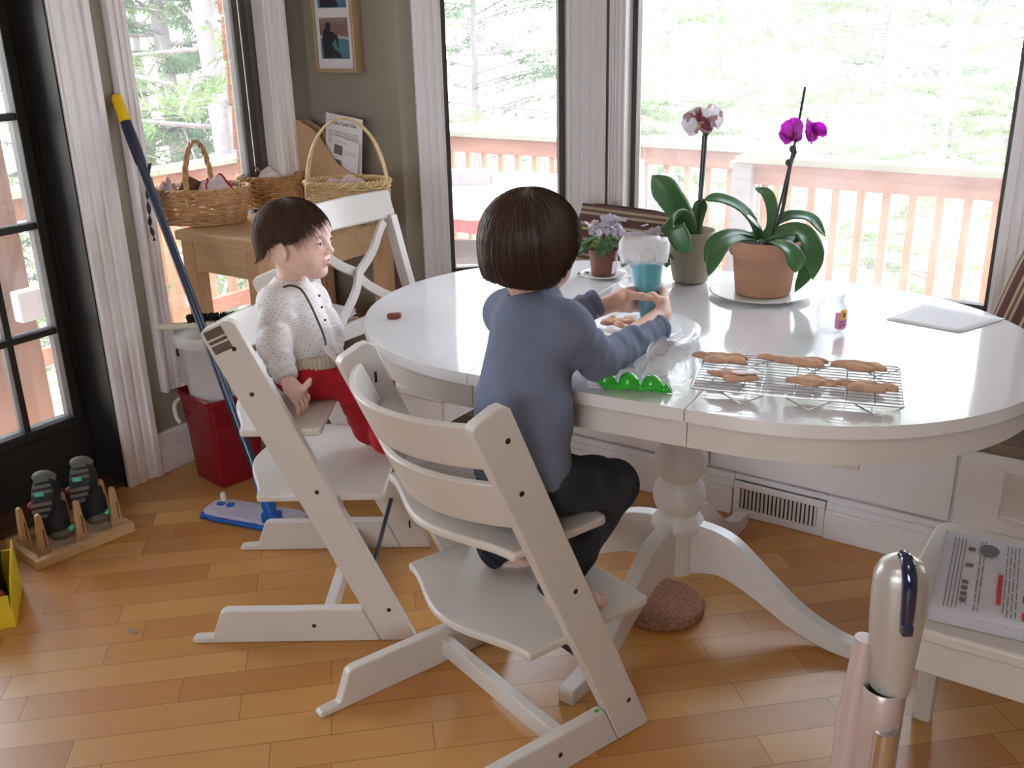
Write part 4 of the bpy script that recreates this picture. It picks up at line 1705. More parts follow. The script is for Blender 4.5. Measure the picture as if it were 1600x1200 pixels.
# ------------------------------------------------------------------ mop leaning on the wall
mop = thing('flat_mop', 'flat mop with a long blue-grey pole leaning against the wall beside the window', 'mop', (-2.1, 1.73, 0))
pb = Zp(424, 800, .05)
pt = Xp(180, 147, -2.603)
d = norm(pt - pb)
MB().tube([pb + d * .085, pb + d * (np.linalg.norm(pt - pb) - .20)], .0125, 16).build('pole', M['polegrey'], mop)
L = np.linalg.norm(pt - pb)
MB().tube([pb + d * (L - .215), pb + d * (L - .205), pb + d * (L - .135), pb + d * (L - .075)], [.0135, .0155, .0165, .015], 16).build('grip', mat('navy_grip', sr(36, 42, 66), .5), mop)
MB().tube([pb + d * (L - .085), pb + d * (L - .015), pb + d * (L - .004), pb + d * L], [.0165, .0155, .011, .004], 16).build('end_cap', M['yellow'], mop)
mb = MB()
mb.tube([pb + [0, 0, -.02], pb + d * .03, pb + d * .09, pb + d * .115], [.017, .021, .017, .015], 12)
mb.box(pb + [0, 0, -.02], (.05, .035, .04), rotz(.3))
mb.build('joint', M['mopblue'], mop, bevel=.002)
hc_ = Zp(398, 800, .02)
hu = norm((Zp(480, 812, .0) - Zp(345, 790, 0)) * [1, 1, 0])
hv = np.array([-hu[1], hu[0], 0])
def mopshape(z0, z1, a, b, wav, m, nm):
    n = 60
    pts = []
    for i in range(n):
        t = 2 * PI * i / n
        c_, s_ = math.cos(t), math.sin(t)
        k = 5
        x = a * abs(c_) ** (2 / k) * (1 if c_ > 0 else -1)
        y = b * abs(s_) ** (2 / k) * (1 if s_ > 0 else -1)
        w_ = wav * math.sin(13 * t + 1) * .5 + wav * math.sin(7 * t) * .5
        pts.append((x + w_ * c_, y + w_ * s_))
    base = np.array([hc_[0], hc_[1], z0])
    return MB().prism(pts, base, hu, hv, z1 - z0).build(nm, m, mop, bevel=.004)
mopshape(.002, .012, .168, .062, .006, M['mopblue'], 'blue_fringe')
mopshape(.011, .022, .160, .052, .002, M['mopcloth'], 'cloth_pad')
for s in (-.125, -.092):
    p = np.array([hc_[0], hc_[1], .0215]) + hu * s + hv * .012
    MB().lathe([(0, 0), (.013, 0), (.013, .003), (0, .003)], p, 20).build('blue_button', M['mopblue'], mop)
p = np.array([hc_[0], hc_[1], .0225]) + hu * -.128 + hv * .03
MB().lathe([(0, 0), (.008, 0), (.009, .02), (.006, .028), (0, .03)], p, 16).build('catch', M['ivory'], mop)

# ------------------------------------------------------------------ shoe rack with upturned shoes by the door
A = Zp(60, 893, 0)
Bq = Zp(213, 830, 0)
Cq = Zp(24, 850, 0)
ru = norm(Bq - A)
rv = np.array([-ru[1], ru[0], 0])
rl, rwid = np.linalg.norm(Bq - A), .195
rk = thing('shoe_rack', 'small pine drying rack with upright tapered pegs by the black door', 'shoe rack', A)


def RK(x, y, z):
    return A + ru * x + rv * y + np.array([0, 0, z])


rr = np.column_stack([ru, rv, [0, 0, 1]])
mb = MB()
mb.box(RK(rl / 2, .012, .014), (rl, .024, .028), rr)
mb.box(RK(rl / 2, rwid - .012, .014), (rl, .024, .028), rr)
mb.box(RK(.010, rwid / 2, .014), (.020, rwid - .05, .028), rr)
mb.box(RK(rl - .010, rwid / 2, .014), (.020, rwid - .05, .028), rr)
mb.box(RK(rl / 2, rwid / 2, .006), (rl - .04, rwid - .05, .010), rr)
mb.build('frame', M['pine'], rk, bevel=.003)
pegs = [(.045, .05), (.150, .045), (.258, .05), (.030, .13), (.150, .13), (.262, .125)]
for x, y in pegs:
    hgt = .128
    pg = MB()
    pg.prism([(-.017, 0), (.017, 0), (.0075, hgt - .006), (.004, hgt), (-.004, hgt), (-.0075, hgt - .006)], RK(x, y + .008, .01), ru, (0, 0, 1), .016)
    o = pg.build('peg', M['pinev'], rk, bevel=.004, seg=3)
    MB().box(RK(x + .004, y - .0085, .065), (.0022, .0012, .055), rr).build('slot', M['bolt'], o)


def shoe(label, x, y):
    "child's shoe hung toe-up... heel low, sole turned to the room"
    t = thing('shoe', label, 'shoe', RK(x, y, .03), 0, "child's shoes hung on the drying rack")
    # local axes: the sole faces the camera, long axis tipped back
    n_ = norm(-FW * [1, 1, 0] + np.array([0, 0, .45]))           # outward normal of the sole
    s_ = norm(np.cross([0, 0, 1], n_))
    l_ = np.cross(n_, s_)                                          # up along the sole
    c = RK(x, y, .148)
    def outline(f, zoff):
        out = []
        for i in range(30):
            a = 2 * PI * i / 30
            w_ = .036 + .006 * math.sin(a) - .004 * math.cos(2 * a)
            out.append(c + s_ * math.cos(a) * w_ * f + l_ * math.sin(a) * .066 * f + n_ * zoff)
        return out
    body = [(.05, .014), (.7, .013), (.95, .010), (1., .002), (.97, -.012), (.92, -.03), (.75, -.05), (.4, -.062), (.05, -.066)]
    P = np.array([outline(f, z) for f, z in body])
    m0 = MB().gridpts(np.transpose(P, (1, 0, 2)), 0, closed_u=True)
    m0.build('upper', M['shoe'], t, angle=180)
    sl = MB()
    for k in range(7):
        f = -.8 + k * .27
        ww = .030 * math.sqrt(max(.05, 1 - (f * .95) ** 2))
        if k in (3,):
            continue
        sl.box(c + l_ * f * .062 + n_ * .0145, (ww * 2, .010, .005), np.column_stack([s_, l_, n_]) @ rotz(.18))
    sl.build('tread', M['sole'], t, bevel=.0015)
    gp = MB().box(c + l_ * .012 + n_ * .0155 - s_ * .006, (.026, .012, .004), np.column_stack([s_, l_, n_]) @ rotz(.1))
    gp.build('green_patch', M['shoegreen'], t, bevel=.001)
    MB().ball(c - s_ * .030 - l_ * .018 + n_ * .006, (.010, .013, .012), 12, 8).build('red_panel', M['shoered'], t)
    # ankle part hanging down with toe near the floor
    MB().ball(c + l_ * .060 - n_ * .006 - s_ * .004, (.034, .020, .020), 16, 10, np.column_stack([s_, l_, n_])).build('toe_guard', M['sole'], t)
    leg = MB()
    q0 = c - l_ * .02 - n_ * .04
    q1 = RK(x + .012, y - .025, .055)
    leg.tube([q0, (q0 + q1) / 2, q1, q1 - [0, 0, .022]], [.040, .038, .034, .022], 16)
    leg.build('ankle', M['shoe'], t, angle=180)
    toe = RK(x + .016, y - .040, .050)
    MB().ball(toe, (.034, .026, .018), 16, 10, rr).build('toe_cap', M['sole'], t)
    MB().ball(toe + ru * .020 - rv * .017 + [0, 0, .012], (.012, .008, .010), 12, 8, rr).build('green_stud', M['shoegreen'], t)
    return t


shoe("black child's shoe on the rack nearer the yellow box, sole showing", .092, .105)
shoe("black child's shoe on the rack nearer the door casing, sole showing", .205, .115)

yb = thing('cardboard_box', 'yellow open cardboard box holding dark things at the left edge beside the shoe rack', 'box', Zp(5, 985, 0))
q = Zp(23, 981, 0)
fv = norm(Zp(36, 893, 0) - q)
fu = np.array([-fv[1], fv[0], 0])
fu = fu if fu @ RT < 0 else -fu
by = np.column_stack([-fu, fv, [0, 0, 1]])


def YB_(x, y, z):
    return q + fu * x + fv * y + np.array([0, 0, z])


mb = MB()
Wb, Db, Hb = .20, .20, .115
mb.box(YB_(Wb / 2, .002, .045), (Wb, .004, .09), by).box(YB_(Wb / 2, Db - .002, Hb / 2), (Wb, .004, Hb), by)
mb.prism([(0, 0), (Db, 0), (Db, .14), (Db * .35, .10), (0, .055)], YB_(0, 0, 0), fv, (0, 0, 1), .004)
mb.prism([(0, 0), (Db, 0), (Db, .14), (Db * .35, .10), (0, .055)], YB_(Wb, 0, 0), fv, (0, 0, 1), .004)
mb.box(YB_(Wb / 2, Db / 2, .002), (Wb, Db, .004), by)
mb.build('carton', mat('yellow_card', sr(224, 196, 40), .55, var=.08), yb, smooth=False)
k = MB()
for i in range(9):
    k.prism([(.018 + .010 * i, .024 + .004 * i), (.026 + .010 * i, .024 + .004 * i), (.024 + .010 * i, .055 + .004 * i), (.016 + .010 * i, .05 + .004 * i)], YB_(-.0005, 0, 0), fv, (0, 0, 1), -.0006)
k.build('printed_pattern', M['print_'], yb, smooth=False)
k = MB().prism([(.012, .012), (.03, .012), (.03, .026), (.012, .022)], YB_(-.0005, 0, 0), fv, (0, 0, 1), -.0006)
k.build('red_print', M['redprint'], yb, smooth=False)
rs = thing('red_shoe', 'dark red shoe lying in the yellow cardboard box', 'shoe', YB_(.06, .08, .05))
MB().ball(YB_(.06, .050, .060), (.050, .030, .035), 20, 12, by).build('upper', M['shoered'], rs)
bk_ = thing('black_boot', 'black boot standing behind the red shoe in the yellow box', 'boot', YB_(.06, .12, .02))
MB().tube([YB_(.055, .135, .02), YB_(.055, .138, .09), YB_(.05, .14, .19)], [.035, .034, .038], 18).ball(YB_(.06, .125, .035), (.035, .03, .03), 16, 8, by).build('shaft', M['shoe'], bk_, angle=60)

# small things on the floor
ck = thing('cork_trivet', 'round cork trivet lying on the floor beneath the dining table', 'trivet', (-.905, 1.962, 0))
MB().lathe([(0, 0), (.098, 0), (.104, .004), (.105, .018), (.101, .024), (0, .024)], Zp(1033, 944, .012) * [1, 1, 0], 56).build('disc', M['cork'], ck)
cp_ = Zp(208, 987, 0)
ch = thing('floor_crumb', 'small grey-brown chip of debris lying alone on the wood floor', 'crumb', cp_)
MB().prism([(-.013, -.004), (.004, -.009), (.014, .002), (.010, .007), (-.006, .006)], cp_ + [0, 0, .0005], (1, 0, 0), (0, 1, 0), .003).build('chip', M['greypot'], ch, bevel=.0008)

# ------------------------------------------------------------------ newspaper on the chair seat
np_ = thing('newspaper', 'folded newspaper with car advertisements lying on the white chair seat', 'newspaper', (-.12, 1.67, .443))
n0 = Zp(1478, 829, .465)
n1 = Zp(1452, 951, .465)
nv_ = norm((n1 - n0) * [1, 1, 0])
nu_ = np.array([-nv_[1], nv_[0], 0])
if nu_ @ RT < 0:
    nu_ = -nu_
nl = np.linalg.norm(n1 - n0)


def wave(x, y):
    return .003 * math.sin(9 * x + 2) + .002 * math.sin(14 * y) + .004 * math.cos(6 * x * y * 30)


for k in range(5):
    z0 = .4445 + k * .0042
    ex = .0018 * k
    P = np.array([[n0 + nu_ * x * (.30 - ex) + nv_ * (y * nl + ex - .002 * k) + np.array([0, 0, z0 - n0[2] + .0016 + (.0035 * math.sin(3 * x) ** 2) * .4 * k / 4]) for y in np.linspace(0, 1, 8)] for x in np.linspace(0, 1, 14)])
    MB().gridpts(P, .0036).build('page', M['news'], np_, angle=180)
pz = n0.copy()
pz[2] = .4445 + 4 * .0042 + .0016 + .0036 / 2 + .0020


def NP(mb, x0, y0, x1, y1, lift=0.):
    "patch of print on the top page; x along the page, y across (0..nl)"
    n = 6
    for i in range(n):
        a, b = x0 + (x1 - x0) * i / n, x0 + (x1 - x0) * (i + 1) / n
        za, zb = [(.0035 * math.sin(3 * q / .30) ** 2) * .4 + lift for q in (a, b)]
        mb.raw([pz + nu_ * a + nv_ * y0 + [0, 0, za], pz + nu_ * b + nv_ * y0 + [0, 0, zb], pz + nu_ * b + nv_ * y1 + [0, 0, zb], pz + nu_ * a + nv_ * y1 + [0, 0, za]], [(0, 1, 2, 3)])


g_, r_, d_ = MB(), MB(), MB()
s_ = nl / .30
for x in (.018, .024, .030, .036):
    NP(g_, x, .02, x + .0014, nl - .015)
for x in (.062, .068, .104, .110, .116, .122, .170, .176):
    y = .02
    while y < nl - .03:
        l = rng.uniform(.02, .05)
        NP(g_, x, y, x + .0016, min(y + l, nl - .02))
        y += l + .006
for y in (.05, .11):
    NP(g_, .042, y, .054, y + .012)
for i in range(4):
    NP(g_, .040, .17 + i * .02, .050, .183 + i * .02)
NP(r_, .094, .13, .101, .23)
for y in (.10, .185, .24):
    NP(r_, .132, y, .146, y + .026)
NP(g_, .185, .05, .197, .25)
NP(g_, .215, .03, .232, .20)
NP(g_, .250, .02, .256, .28)


def blob(mb, cx, cy, rx, ry, n=24, lift=.0003):
    mb.raw([pz + nu_ * (cx + rx * math.cos(2 * PI * i / n)) + nv_ * (cy + ry * math.sin(2 * PI * i / n)) + [0, 0, lift + .0012] for i in range(n)], [tuple(range(n))])


blob(g_, .076, .052, .016, .022)
cars = MB()
for cy in (.068, .175):
    blob(cars, .166, cy, .022, .046)
    blob(cars, .158, cy, .012, .030, lift=.0005)
    blob(d_, .150, cy - .024, .007, .010, lift=.0008)
    blob(d_, .150, cy + .024, .007, .010, lift=.0008)
g_.build('grey_print', M['print_'], np_, smooth=False)
r_.build('red_print', M['redprint'], np_, smooth=False)
cars.build('car_pictures', mat('printed_grey_blue', sr(150, 156, 172), .8, var=.3, vscale=120.), np_, smooth=False)
d_.build('car_wheels', M['black'], np_, smooth=False)
text_mesh('Comber GMC Buick', .0105, M['redprint'], np_, pz + nu_ * .099 + nv_ * .125 + [0, 0, .0026], nv_, -nu_, squash=.95)
text_mesh('GMC', .014, M['print_'], np_, pz + nu_ * .052 + nv_ * .225 + [0, 0, .0026], nv_, -nu_)

# ------------------------------------------------------------------ upright vacuum cleaner in the foreground
vc = thing('vacuum_cleaner', 'silver vacuum cleaner handle with a dark glossy button standing in front of the chair', 'vacuum cleaner', (-.15, .84, 0))
T0 = Dp(1411, 869, .95)
vb = np.array([T0[0], T0[1], 0.])
fc = norm(np.array([FW[0], FW[1], 0]))
sd = np.array([RT[0], RT[1], 0])
sd = norm(sd)


def VP(x, y, z):
    return vb + sd * x + fc * y + np.array([0, 0, z])


top = T0[2]
rings = [(.0, .002, .004, .006), (-.002, .0, .012, .012), (-.007, .0, .020, .018), (-.018, .0, .0255, .022), (-.040, .0, .0265, .024), (-.08, .001, .0255, .024), (-.115, .003, .0225, .024), (-.150, .004, .020, .024)]
P = []
for dz, dy, rx, ry in rings:
    P.append([VP(rx * math.cos(t) + dz * -.03, dy + ry * math.sin(t), top + dz) for t in np.linspace(0, 2 * PI, 32, endpoint=False)])
m0 = MB().gridpts(np.transpose(np.array(P), (1, 0, 2)), 0, closed_u=True)
m0.f.append(tuple(8 * i for i in range(32)))
m0.m.append(0)
m0.build('grip', M['silver'], vc, angle=60)
bp = []
for dz, dy in ((.0045, -.004), (.003, -.016), (-.010, -.024), (-.028, -.0265), (-.052, -.027), (-.068, -.0265)):
    bp.append(VP(-.002 + dz * -.03, dy, top + dz))
MB().tube(catmull(bp, 5), [.0055 + .0018 * math.sin(PI * i / 25) for i in range(26)], 14).build('button', M['gloss'], vc)
MB().box(VP(-.001, -.030, top - .062), (.011, .010, .012), np.column_stack([sd, fc, [0, 0, 1]])).build('switch', M['gloss'], vc, bevel=.002)
col = []
for z, rx, ry, dy in ((-.148, .0195, .0235, .002), (-.150, .0205, .025, .002), (-.185, .0205, .026, .002), (-.20, .0205, .022, .006), (-.26, .021, .020, .012), (-.4, .021, .019, .014)):
    col.append([VP(rx * math.cos(t) - .004, dy + ry * math.sin(t), top + z) for t in np.linspace(0, 2 * PI, 32, endpoint=False)])
MB().gridpts(np.transpose(np.array(col), (1, 0, 2)), 0, closed_u=True).build('collar', M['silver2'], vc, angle=60)
MB().tube([VP(-.002, -.018, top - .19), VP(-.005, -.018, .18)], .0115, 24).build('tube', M['chrome'], vc)
MB().tube([VP(-.022, .012, top - .10), VP(-.026, .014, top - .2), VP(-.030, .016, .15)], [.010, .0145, .017], 20).build('hose_pipe', M['silver2'], vc)
MB().tube([VP(.004, .014, top - .30), VP(.004, .016, .15)], .019, 20).build('body_tube', M['silver2'], vc)
MB().box(VP(0, .03, .05), (.26, .22, .07), np.column_stack([sd, fc, [0, 0, 1]])).build('floor_head', M['silver2'], vc, bevel=.02, seg=4)
MB().box(VP(0, .02, .13), (.12, .12, .12), np.column_stack([sd, fc, [0, 0, 1]])).build('motor_housing', M['silver'], vc, bevel=.03, seg=4)
# ------------------------------------------------------------------ things on the dining table
# saucers and pots
def pot_on(x, y, z=TZ):
    return Zp(x, y, z)


def saucer(label, c, r, m, name='saucer', h=.012):
    t = thing(name, label, 'saucer', c)
    MB().lathe([(0, .001), (r * .62, .001), (r * .66, .003), (r * .97, h - .001), (r, h), (r * .985, h + .0015), (r * .94, h), (r * .64, .0055), (0, .0045)], c, 56).build('dish', m, t, angle=70)
    return t


def leaf_mesh(path, w, m, parent, fold=.25, name='leaf', thick=.0022, tip=.0, up=(0, 0, 1), base=.35, twist=0.):
    "strap leaf: path of 3D points, half width w"
    P = catmull(path, 7)
    n = len(P)
    if tuple(up) == (0, 0, 1):
        up = np.array([0, 0, .75]) - FW * .65
    rows = []
    for i, p in enumerate(P):
        t = i / (n - 1)
        d = norm(P[min(i + 1, n - 1)] - P[max(i - 1, 0)])
        s = norm(np.cross(d, up))
        nn = np.cross(s, d)
        if twist:
            a = twist * t
            s, nn = s * math.cos(a) + nn * math.sin(a), nn * math.cos(a) - s * math.sin(a)
        ww = w * (base + (1 - base) * math.sin(min(1, t * 1.25) * PI / 2)) * (1 - max(0, (t - .72) / .28) ** 2.2) + .0006
        rows.append([p + s * ww * q + nn * (abs(q) ** 1.3) * ww * fold for q in np.linspace(-1, 1, 9)])
    return MB().gridpts(np.array(rows), thick).build(name, m, parent, angle=180)


def at_depth(pts, c, base_depth):
    "pixel outline lifted to 3D: each entry (x, y, depth offset)"
    return [Dp(x, y, base_depth + o) for x, y, o in pts]


# --- purple orchid in a terracotta pot
SA = Zp(1187, 461, TZ)
saucer('wide white glazed dish beneath the terracotta pot', SA + [0, 0, 0], .118, M['saucer'])
oc = thing('potted_orchid', 'magenta orchid with strap leaves in a terracotta pot on the oval table', 'plant', SA + [0, 0, .006])
pc = SA + np.array([.004, .006, .0065])
MB().lathe([(0, .001), (.062, .001), (.064, .004), (.074, .092), (.080, .093), (.082, .097), (.084, .126), (.082, .129), (.077, .129), (.074, .112), (0, .112)], pc, 48).build('pot', M['terracotta'], oc, angle=40)
MB().gridpts(crumple(pc + [0, 0, .110], .074, .074, .008, 2, 24, 24), 0).build('soil', M['soil'], oc, angle=180)
od = depth(pc + [0, 0, .12])
leaves = [
    ([(1186, 374, 0), (1176, 345, -.01), (1155, 322, -.02), (1126, 310, -.03), (1100, 312, -.04)], .017, .1),
    ([(1184, 372, 0), (1160, 364, -.03), (1134, 366, -.06), (1113, 382, -.08), (1101, 410, -.09)], .014, .2),
    ([(1184, 377, 0), (1160, 372, -.05), (1137, 378, -.09), (1118, 400, -.12), (1107, 431, -.13)], .017, .2),
    ([(1194, 372, 0), (1204, 352, .03), (1206, 325, .06), (1198, 302, .08), (1180, 294, .10)], .015, .1),
    ([(1194, 366, 0), (1214, 346, .02), (1240, 336, .03), (1268, 342, .04), (1290, 369, .04)], .016, .15),
    ([(1196, 374, 0), (1222, 362, -.02), (1252, 362, -.03), (1269, 392, -.04), (1270, 437, -.05)], .026, .2),
    ([(1198, 378, 0), (1216, 380, -.06), (1234, 390, -.10), (1243, 407, -.12), (1243, 426, -.12)], .021, .2),
    ([(1198, 376, 0), (1228, 374, .0), (1252, 386, .01), (1261, 420, .0), (1242, 456, -.01)], .018, .2),
    ([(1192, 372, 0), (1187, 358, -.02), (1178, 348, -.04), (1166, 338, -.06)], .015, .1),
]
for px, w_, f_ in leaves:
    leaf_mesh(at_depth(px, pc, od), w_, M['orchleaf'], oc, fold=f_, thick=.003)
sk = [Dp(1205, 372, od), Dp(1222, 330, od), Dp(1234, 262, od), Dp(1243, 236, od)]
MB().tube(catmull(sk, 8), .0048, 8).build('flower_spike', M['stem'], oc)
MB().tube([Dp(1204, 376, od - .008), Dp(1226, 290, od - .008), Dp(1244, 215, od - .008), Dp(1258, 136, od - .008)], .0032, 8).build('support_stake', M['stake'], oc)
for x, y in ((1239, 233), (1233, 254)):
    MB().ball(Dp(x, y, od), .0088, 12, 8).build('bud_clip', M['stake'], oc)


def petal(c, u, v, l, w_, m, parent, cup=.15, name='petal', pts=None):
    "rounded petal growing from c along u, wide along v"
    nrm = np.cross(u, v)
    rows = []
    for i in range(9):
        t = i / 8
        ww = w_ * math.sin(PI * (t * .86 + .07)) ** .7
        rows.append([c + u * l * t + v * ww * q + nrm * (cup * l * (t * t + .5 * q * q)) for q in np.linspace(-1, 1, 7)])
    return MB().gridpts(np.array(rows), .0009).build(name, m, parent, angle=180)


def orchid_flower(c, nrm, roll, s, m, lipm, parent, ctr=None):
    x_, y_, z_ = frame_of(norm(nrm))
    def dr(a):
        a += roll
        return x_ * math.cos(a) + y_ * math.sin(a)
    f = MB()
    root = None
    parts = []
    for a, l, w_ in ((PI / 2, 1., .5), (PI / 2 + 2.2, 1., .42), (PI / 2 - 2.2, 1., .42)):
        parts.append((a, l, w_, .12, -.0015))
    for a, l, w_ in ((PI / 2 + 1.25, 1.05, .75), (PI / 2 - 1.25, 1.05, .75)):
        parts.append((a, l, w_, .18, .001))
    for a, l, w_, cup, off in parts:
        u = dr(a)
        v = np.cross(z_, u)
        o = petal(c + z_ * off, u, v, l * s, w_ * s, m, parent, cup)
        root = root or o
    lp = MB()
    lp.ball(c + z_ * .004 + dr(-PI / 2) * s * .18, (s * .16, s * .16, s * .22), 12, 8)
    lp.build('lip', lipm, parent)
    if ctr:
        MB().ball(c + z_ * .012 + dr(-PI / 2) * s * .1, s * .13, 10, 8).build('column', ctr, parent)


bk = -FW
orchid_flower(Dp(1240, 207, od), bk * .55 - RT * .85, .25, .034, M['magenta'], M['maglip'], oc)
orchid_flower(Dp(1262, 208, od - .01), bk * .5 + RT * .9 + UP * .1, -.2, .034, M['magenta'], M['maglip'], oc)
orchid_flower(Dp(1276, 206, od + .02), bk * .4 - RT * .2 - UP * .2, .5, .024, M['magenta'], M['maglip'], oc)
orchid_flower(Dp(1238, 212, od + .02), bk * .7 + UP * .5, 1.2, .026, M['magenta'], M['maglip'], oc)

# --- white orchid in a grey pot
GP = Zp(1078, 440, TZ)
wo = thing('potted_orchid', 'white orchid with maroon-spotted flowers in a plain grey-brown pot', 'plant', GP)
MB().lathe([(0, .001), (.036, .001), (.043, .006), (.053, .06), (.0575, .115), (.058, .128), (.056, .131), (.053, .129), (.050, .112), (0, .110)], GP, 44).build('pot', M['greypot'], wo)
MB().gridpts(crumple(GP + [0, 0, .108], .05, .05, .006, 4, 20, 20), 0).build('soil', M['soil'], wo, angle=180)
gd = depth(GP + [0, 0, .12])
leaf_mesh(at_depth([(1083, 372, 0), (1072, 350, -.01), (1058, 325, -.02), (1038, 297, -.03), (1019, 274, -.03)], GP, gd), .032, M['orchleaf'], wo, fold=.35, base=.6, up=FW + np.array([0, 0, .5]))
leaf_mesh(at_depth([(1080, 372, 0), (1072, 348, -.03), (1058, 340, -.06), (1052, 356, -.09), (1064, 378, -.11), (1080, 394, -.12)], GP, gd), .030, M['orchleaf'], wo, fold=.2, base=.55, up=FW + np.array([0, 0, .9]))
leaf_mesh(at_depth([(1086, 374, 0), (1087, 350, 0), (1092, 328, 0), (1099, 310, 0)], GP, gd), .017, M['orchleaf'], wo, fold=.5, base=.7, up=FW * -1)
MB().tube(catmull([Dp(1090, 372, gd), Dp(1096, 300, gd), Dp(1101, 240, gd), Dp(1103, 212, gd)], 7), .0046, 8).build('flower_spike', M['stem'], wo)
MB().tube(catmull([Dp(1087, 372, gd + .01), Dp(1093, 300, gd + .01), Dp(1099, 212, gd + .01)], 7), .0034, 8).build('support_stake', M['stake'], wo)
MB().ball(Dp(1103, 209, gd), (.008, .008, .006), 12, 8).build('stake_clip', M['stake'], wo)


def spotted():
    m, nt, bs = new_mat('white_petal_maroon_spots')
    v = coords(nt)
    n = N(nt, 'ShaderNodeTexNoise', inp={'Scale': 34., 'Detail': 2.})
    nt.links.new(v, n.inputs['Vector'])
    nt.links.new(ramp(nt, n.outputs['Fac'], [(.0, sr(240, 236, 244)), (.53, sr(240, 236, 244)), (.57, sr(128, 26, 48)), (1., sr(128, 26, 48))]), bs.inputs['Base Color'])
    bs.inputs['Roughness'].default_value = .5
    tl = N(nt, 'ShaderNodeBsdfTranslucent')
    tl.inputs['Color'].default_value = (.9, .9, .95, 1)
    ms = N(nt, 'ShaderNodeMixShader')
    ms.inputs[0].default_value = .3
    nt.links.new(bs.outputs[0], ms.inputs[1])
    nt.links.new(tl.outputs[0], ms.inputs[2])
    nt.links.new(ms.outputs[0], nt.nodes['Material Output'].inputs['Surface'])
    return m


M['spot'] = spotted()
orchid_flower(Dp(1092, 192, gd - .02), bk * .8 - RT * .3 - UP * .3, .15, .038, M['spot'], M['wick1'], wo, M['wick2'])
orchid_flower(Dp(1113, 184, gd - .01), bk * .6 + RT * .6, -.3, .034, M['spot'], M['wick1'], wo, M['wick2'])


# --- african violets
def violet(label, c, r0, r1, h, seed, nleaf, flowers, tag_=False):
    r = np.random.default_rng(seed)
    t = thing('potted_violet', label, 'plant', c, 0, 'small potted violets on the oval table')
    MB().lathe([(0, .001), (r0, .001), (r0 * 1.02, .004), (r1 * .96, h * .82), (r1, h * .83), (r1, h), (r1 * .95, h), (r1 * .93, h * .86), (0, h * .86)], c, 36).build('pot', M['brownpot'], t)
    MB().gridpts(crumple(c + [0, 0, h * .84], r1 * .9, r1 * .9, .006, seed, 16, 16), 0).build('soil', M['soil'], t, angle=180)
    if tag_:
        a0 = math.atan2(-FW[1], -FW[0]) + .75
        P = [[c + np.array([(r0 + (r1 - r0) * q + .0012) * math.cos(a), (r0 + (r1 - r0) * q + .0012) * math.sin(a), h * q]) for q in (.12, .6)] for a in np.linspace(a0 - .2, a0 + .2, 6)]
        MB().gridpts(np.array(P)).build('white_tag', M['paper'], t, angle=180)
    for i in range(nleaf):
        a = 2 * PI * i / nleaf * 1.618 * 3 + r.uniform(-.2, .2)
        ring_ = i / nleaf
        R_ = r1 * (.55 + .85 * ring_)
        top_ = c + np.array([R_ * math.cos(a), R_ * math.sin(a), h + .030 - .026 * ring_ + r.uniform(0, .006)])
        b0 = c + np.array([.006 * math.cos(a), .006 * math.sin(a), h * .88])
        st = MB().tube(catmull([b0, (b0 + top_) / 2 + [0, 0, .010], top_], 4), .0014, 5)
        st.build('leaf_stalk', M['greenstem'], t)
        u = norm(np.array([math.cos(a), math.sin(a), -.25 - .3 * ring_]))
        v = norm(np.cross([0, 0, 1], u))
        n_ = np.cross(u, v)
        l, w_ = .030 + r.uniform(0, .006), .0145
        rows = []
        for k in range(8):
            q = k / 7
            ww = w_ * math.sin(PI * (q * .9 + .06)) ** .6
            rows.append([top_ - u * .006 + u * l * q + v * ww * s_ + n_ * (.004 * s_ * s_ - .006 * q * q + .0008 * math.sin(9 * s_ + 7 * q)) for s_ in np.linspace(-1, 1, 7)])
        MB().gridpts(np.array(rows), .0018).build('leaf', M['violetleaf'], t, angle=180)
    for fx_, fy_, fz_ in flowers:
        top_ = c + np.array([0, 0, h]) + RT * fx_ * [1, 1, 0] - FW * [1, 1, 0] * fy_ + np.array([0, 0, fz_])
        MB().tube(catmull([c + [0, 0, h * .9], c * .5 + top_ * .5 + [0, 0, .01 + h * .4], top_], 5), .0012, 5).build('flower_stalk', M['greenstem'], t)
        for k in range(7):
            q = top_ + r.normal(0, .0095, 3)
            nn = norm(-FW * .7 + np.array([0, 0, .5]) + r.normal(0, .5, 3))
            x_, y_, z_ = frame_of(nn)
            f = MB()
            for j in range(5):
                a = 2 * PI * j / 5 + r.uniform(0, .3)
                u = x_ * math.cos(a) + y_ * math.sin(a)
                v = np.cross(z_, u)
                P = [[q + u * .0098 * i / 4 + v * .0052 * math.sin(PI * (i / 4 * .85 + .1)) * s_ + z_ * (.0012 * math.sin(i * 2 + 3 * s_) + .0015 * i / 4) for s_ in (-1, -.4, .4, 1)] for i in range(5)]
                f.gridpts(np.array(P), .0005)
            f.ball(q + z_ * .0012, .0018, 6, 4)
            f.build('blossom', M['petalw'], t, angle=180)
    return t


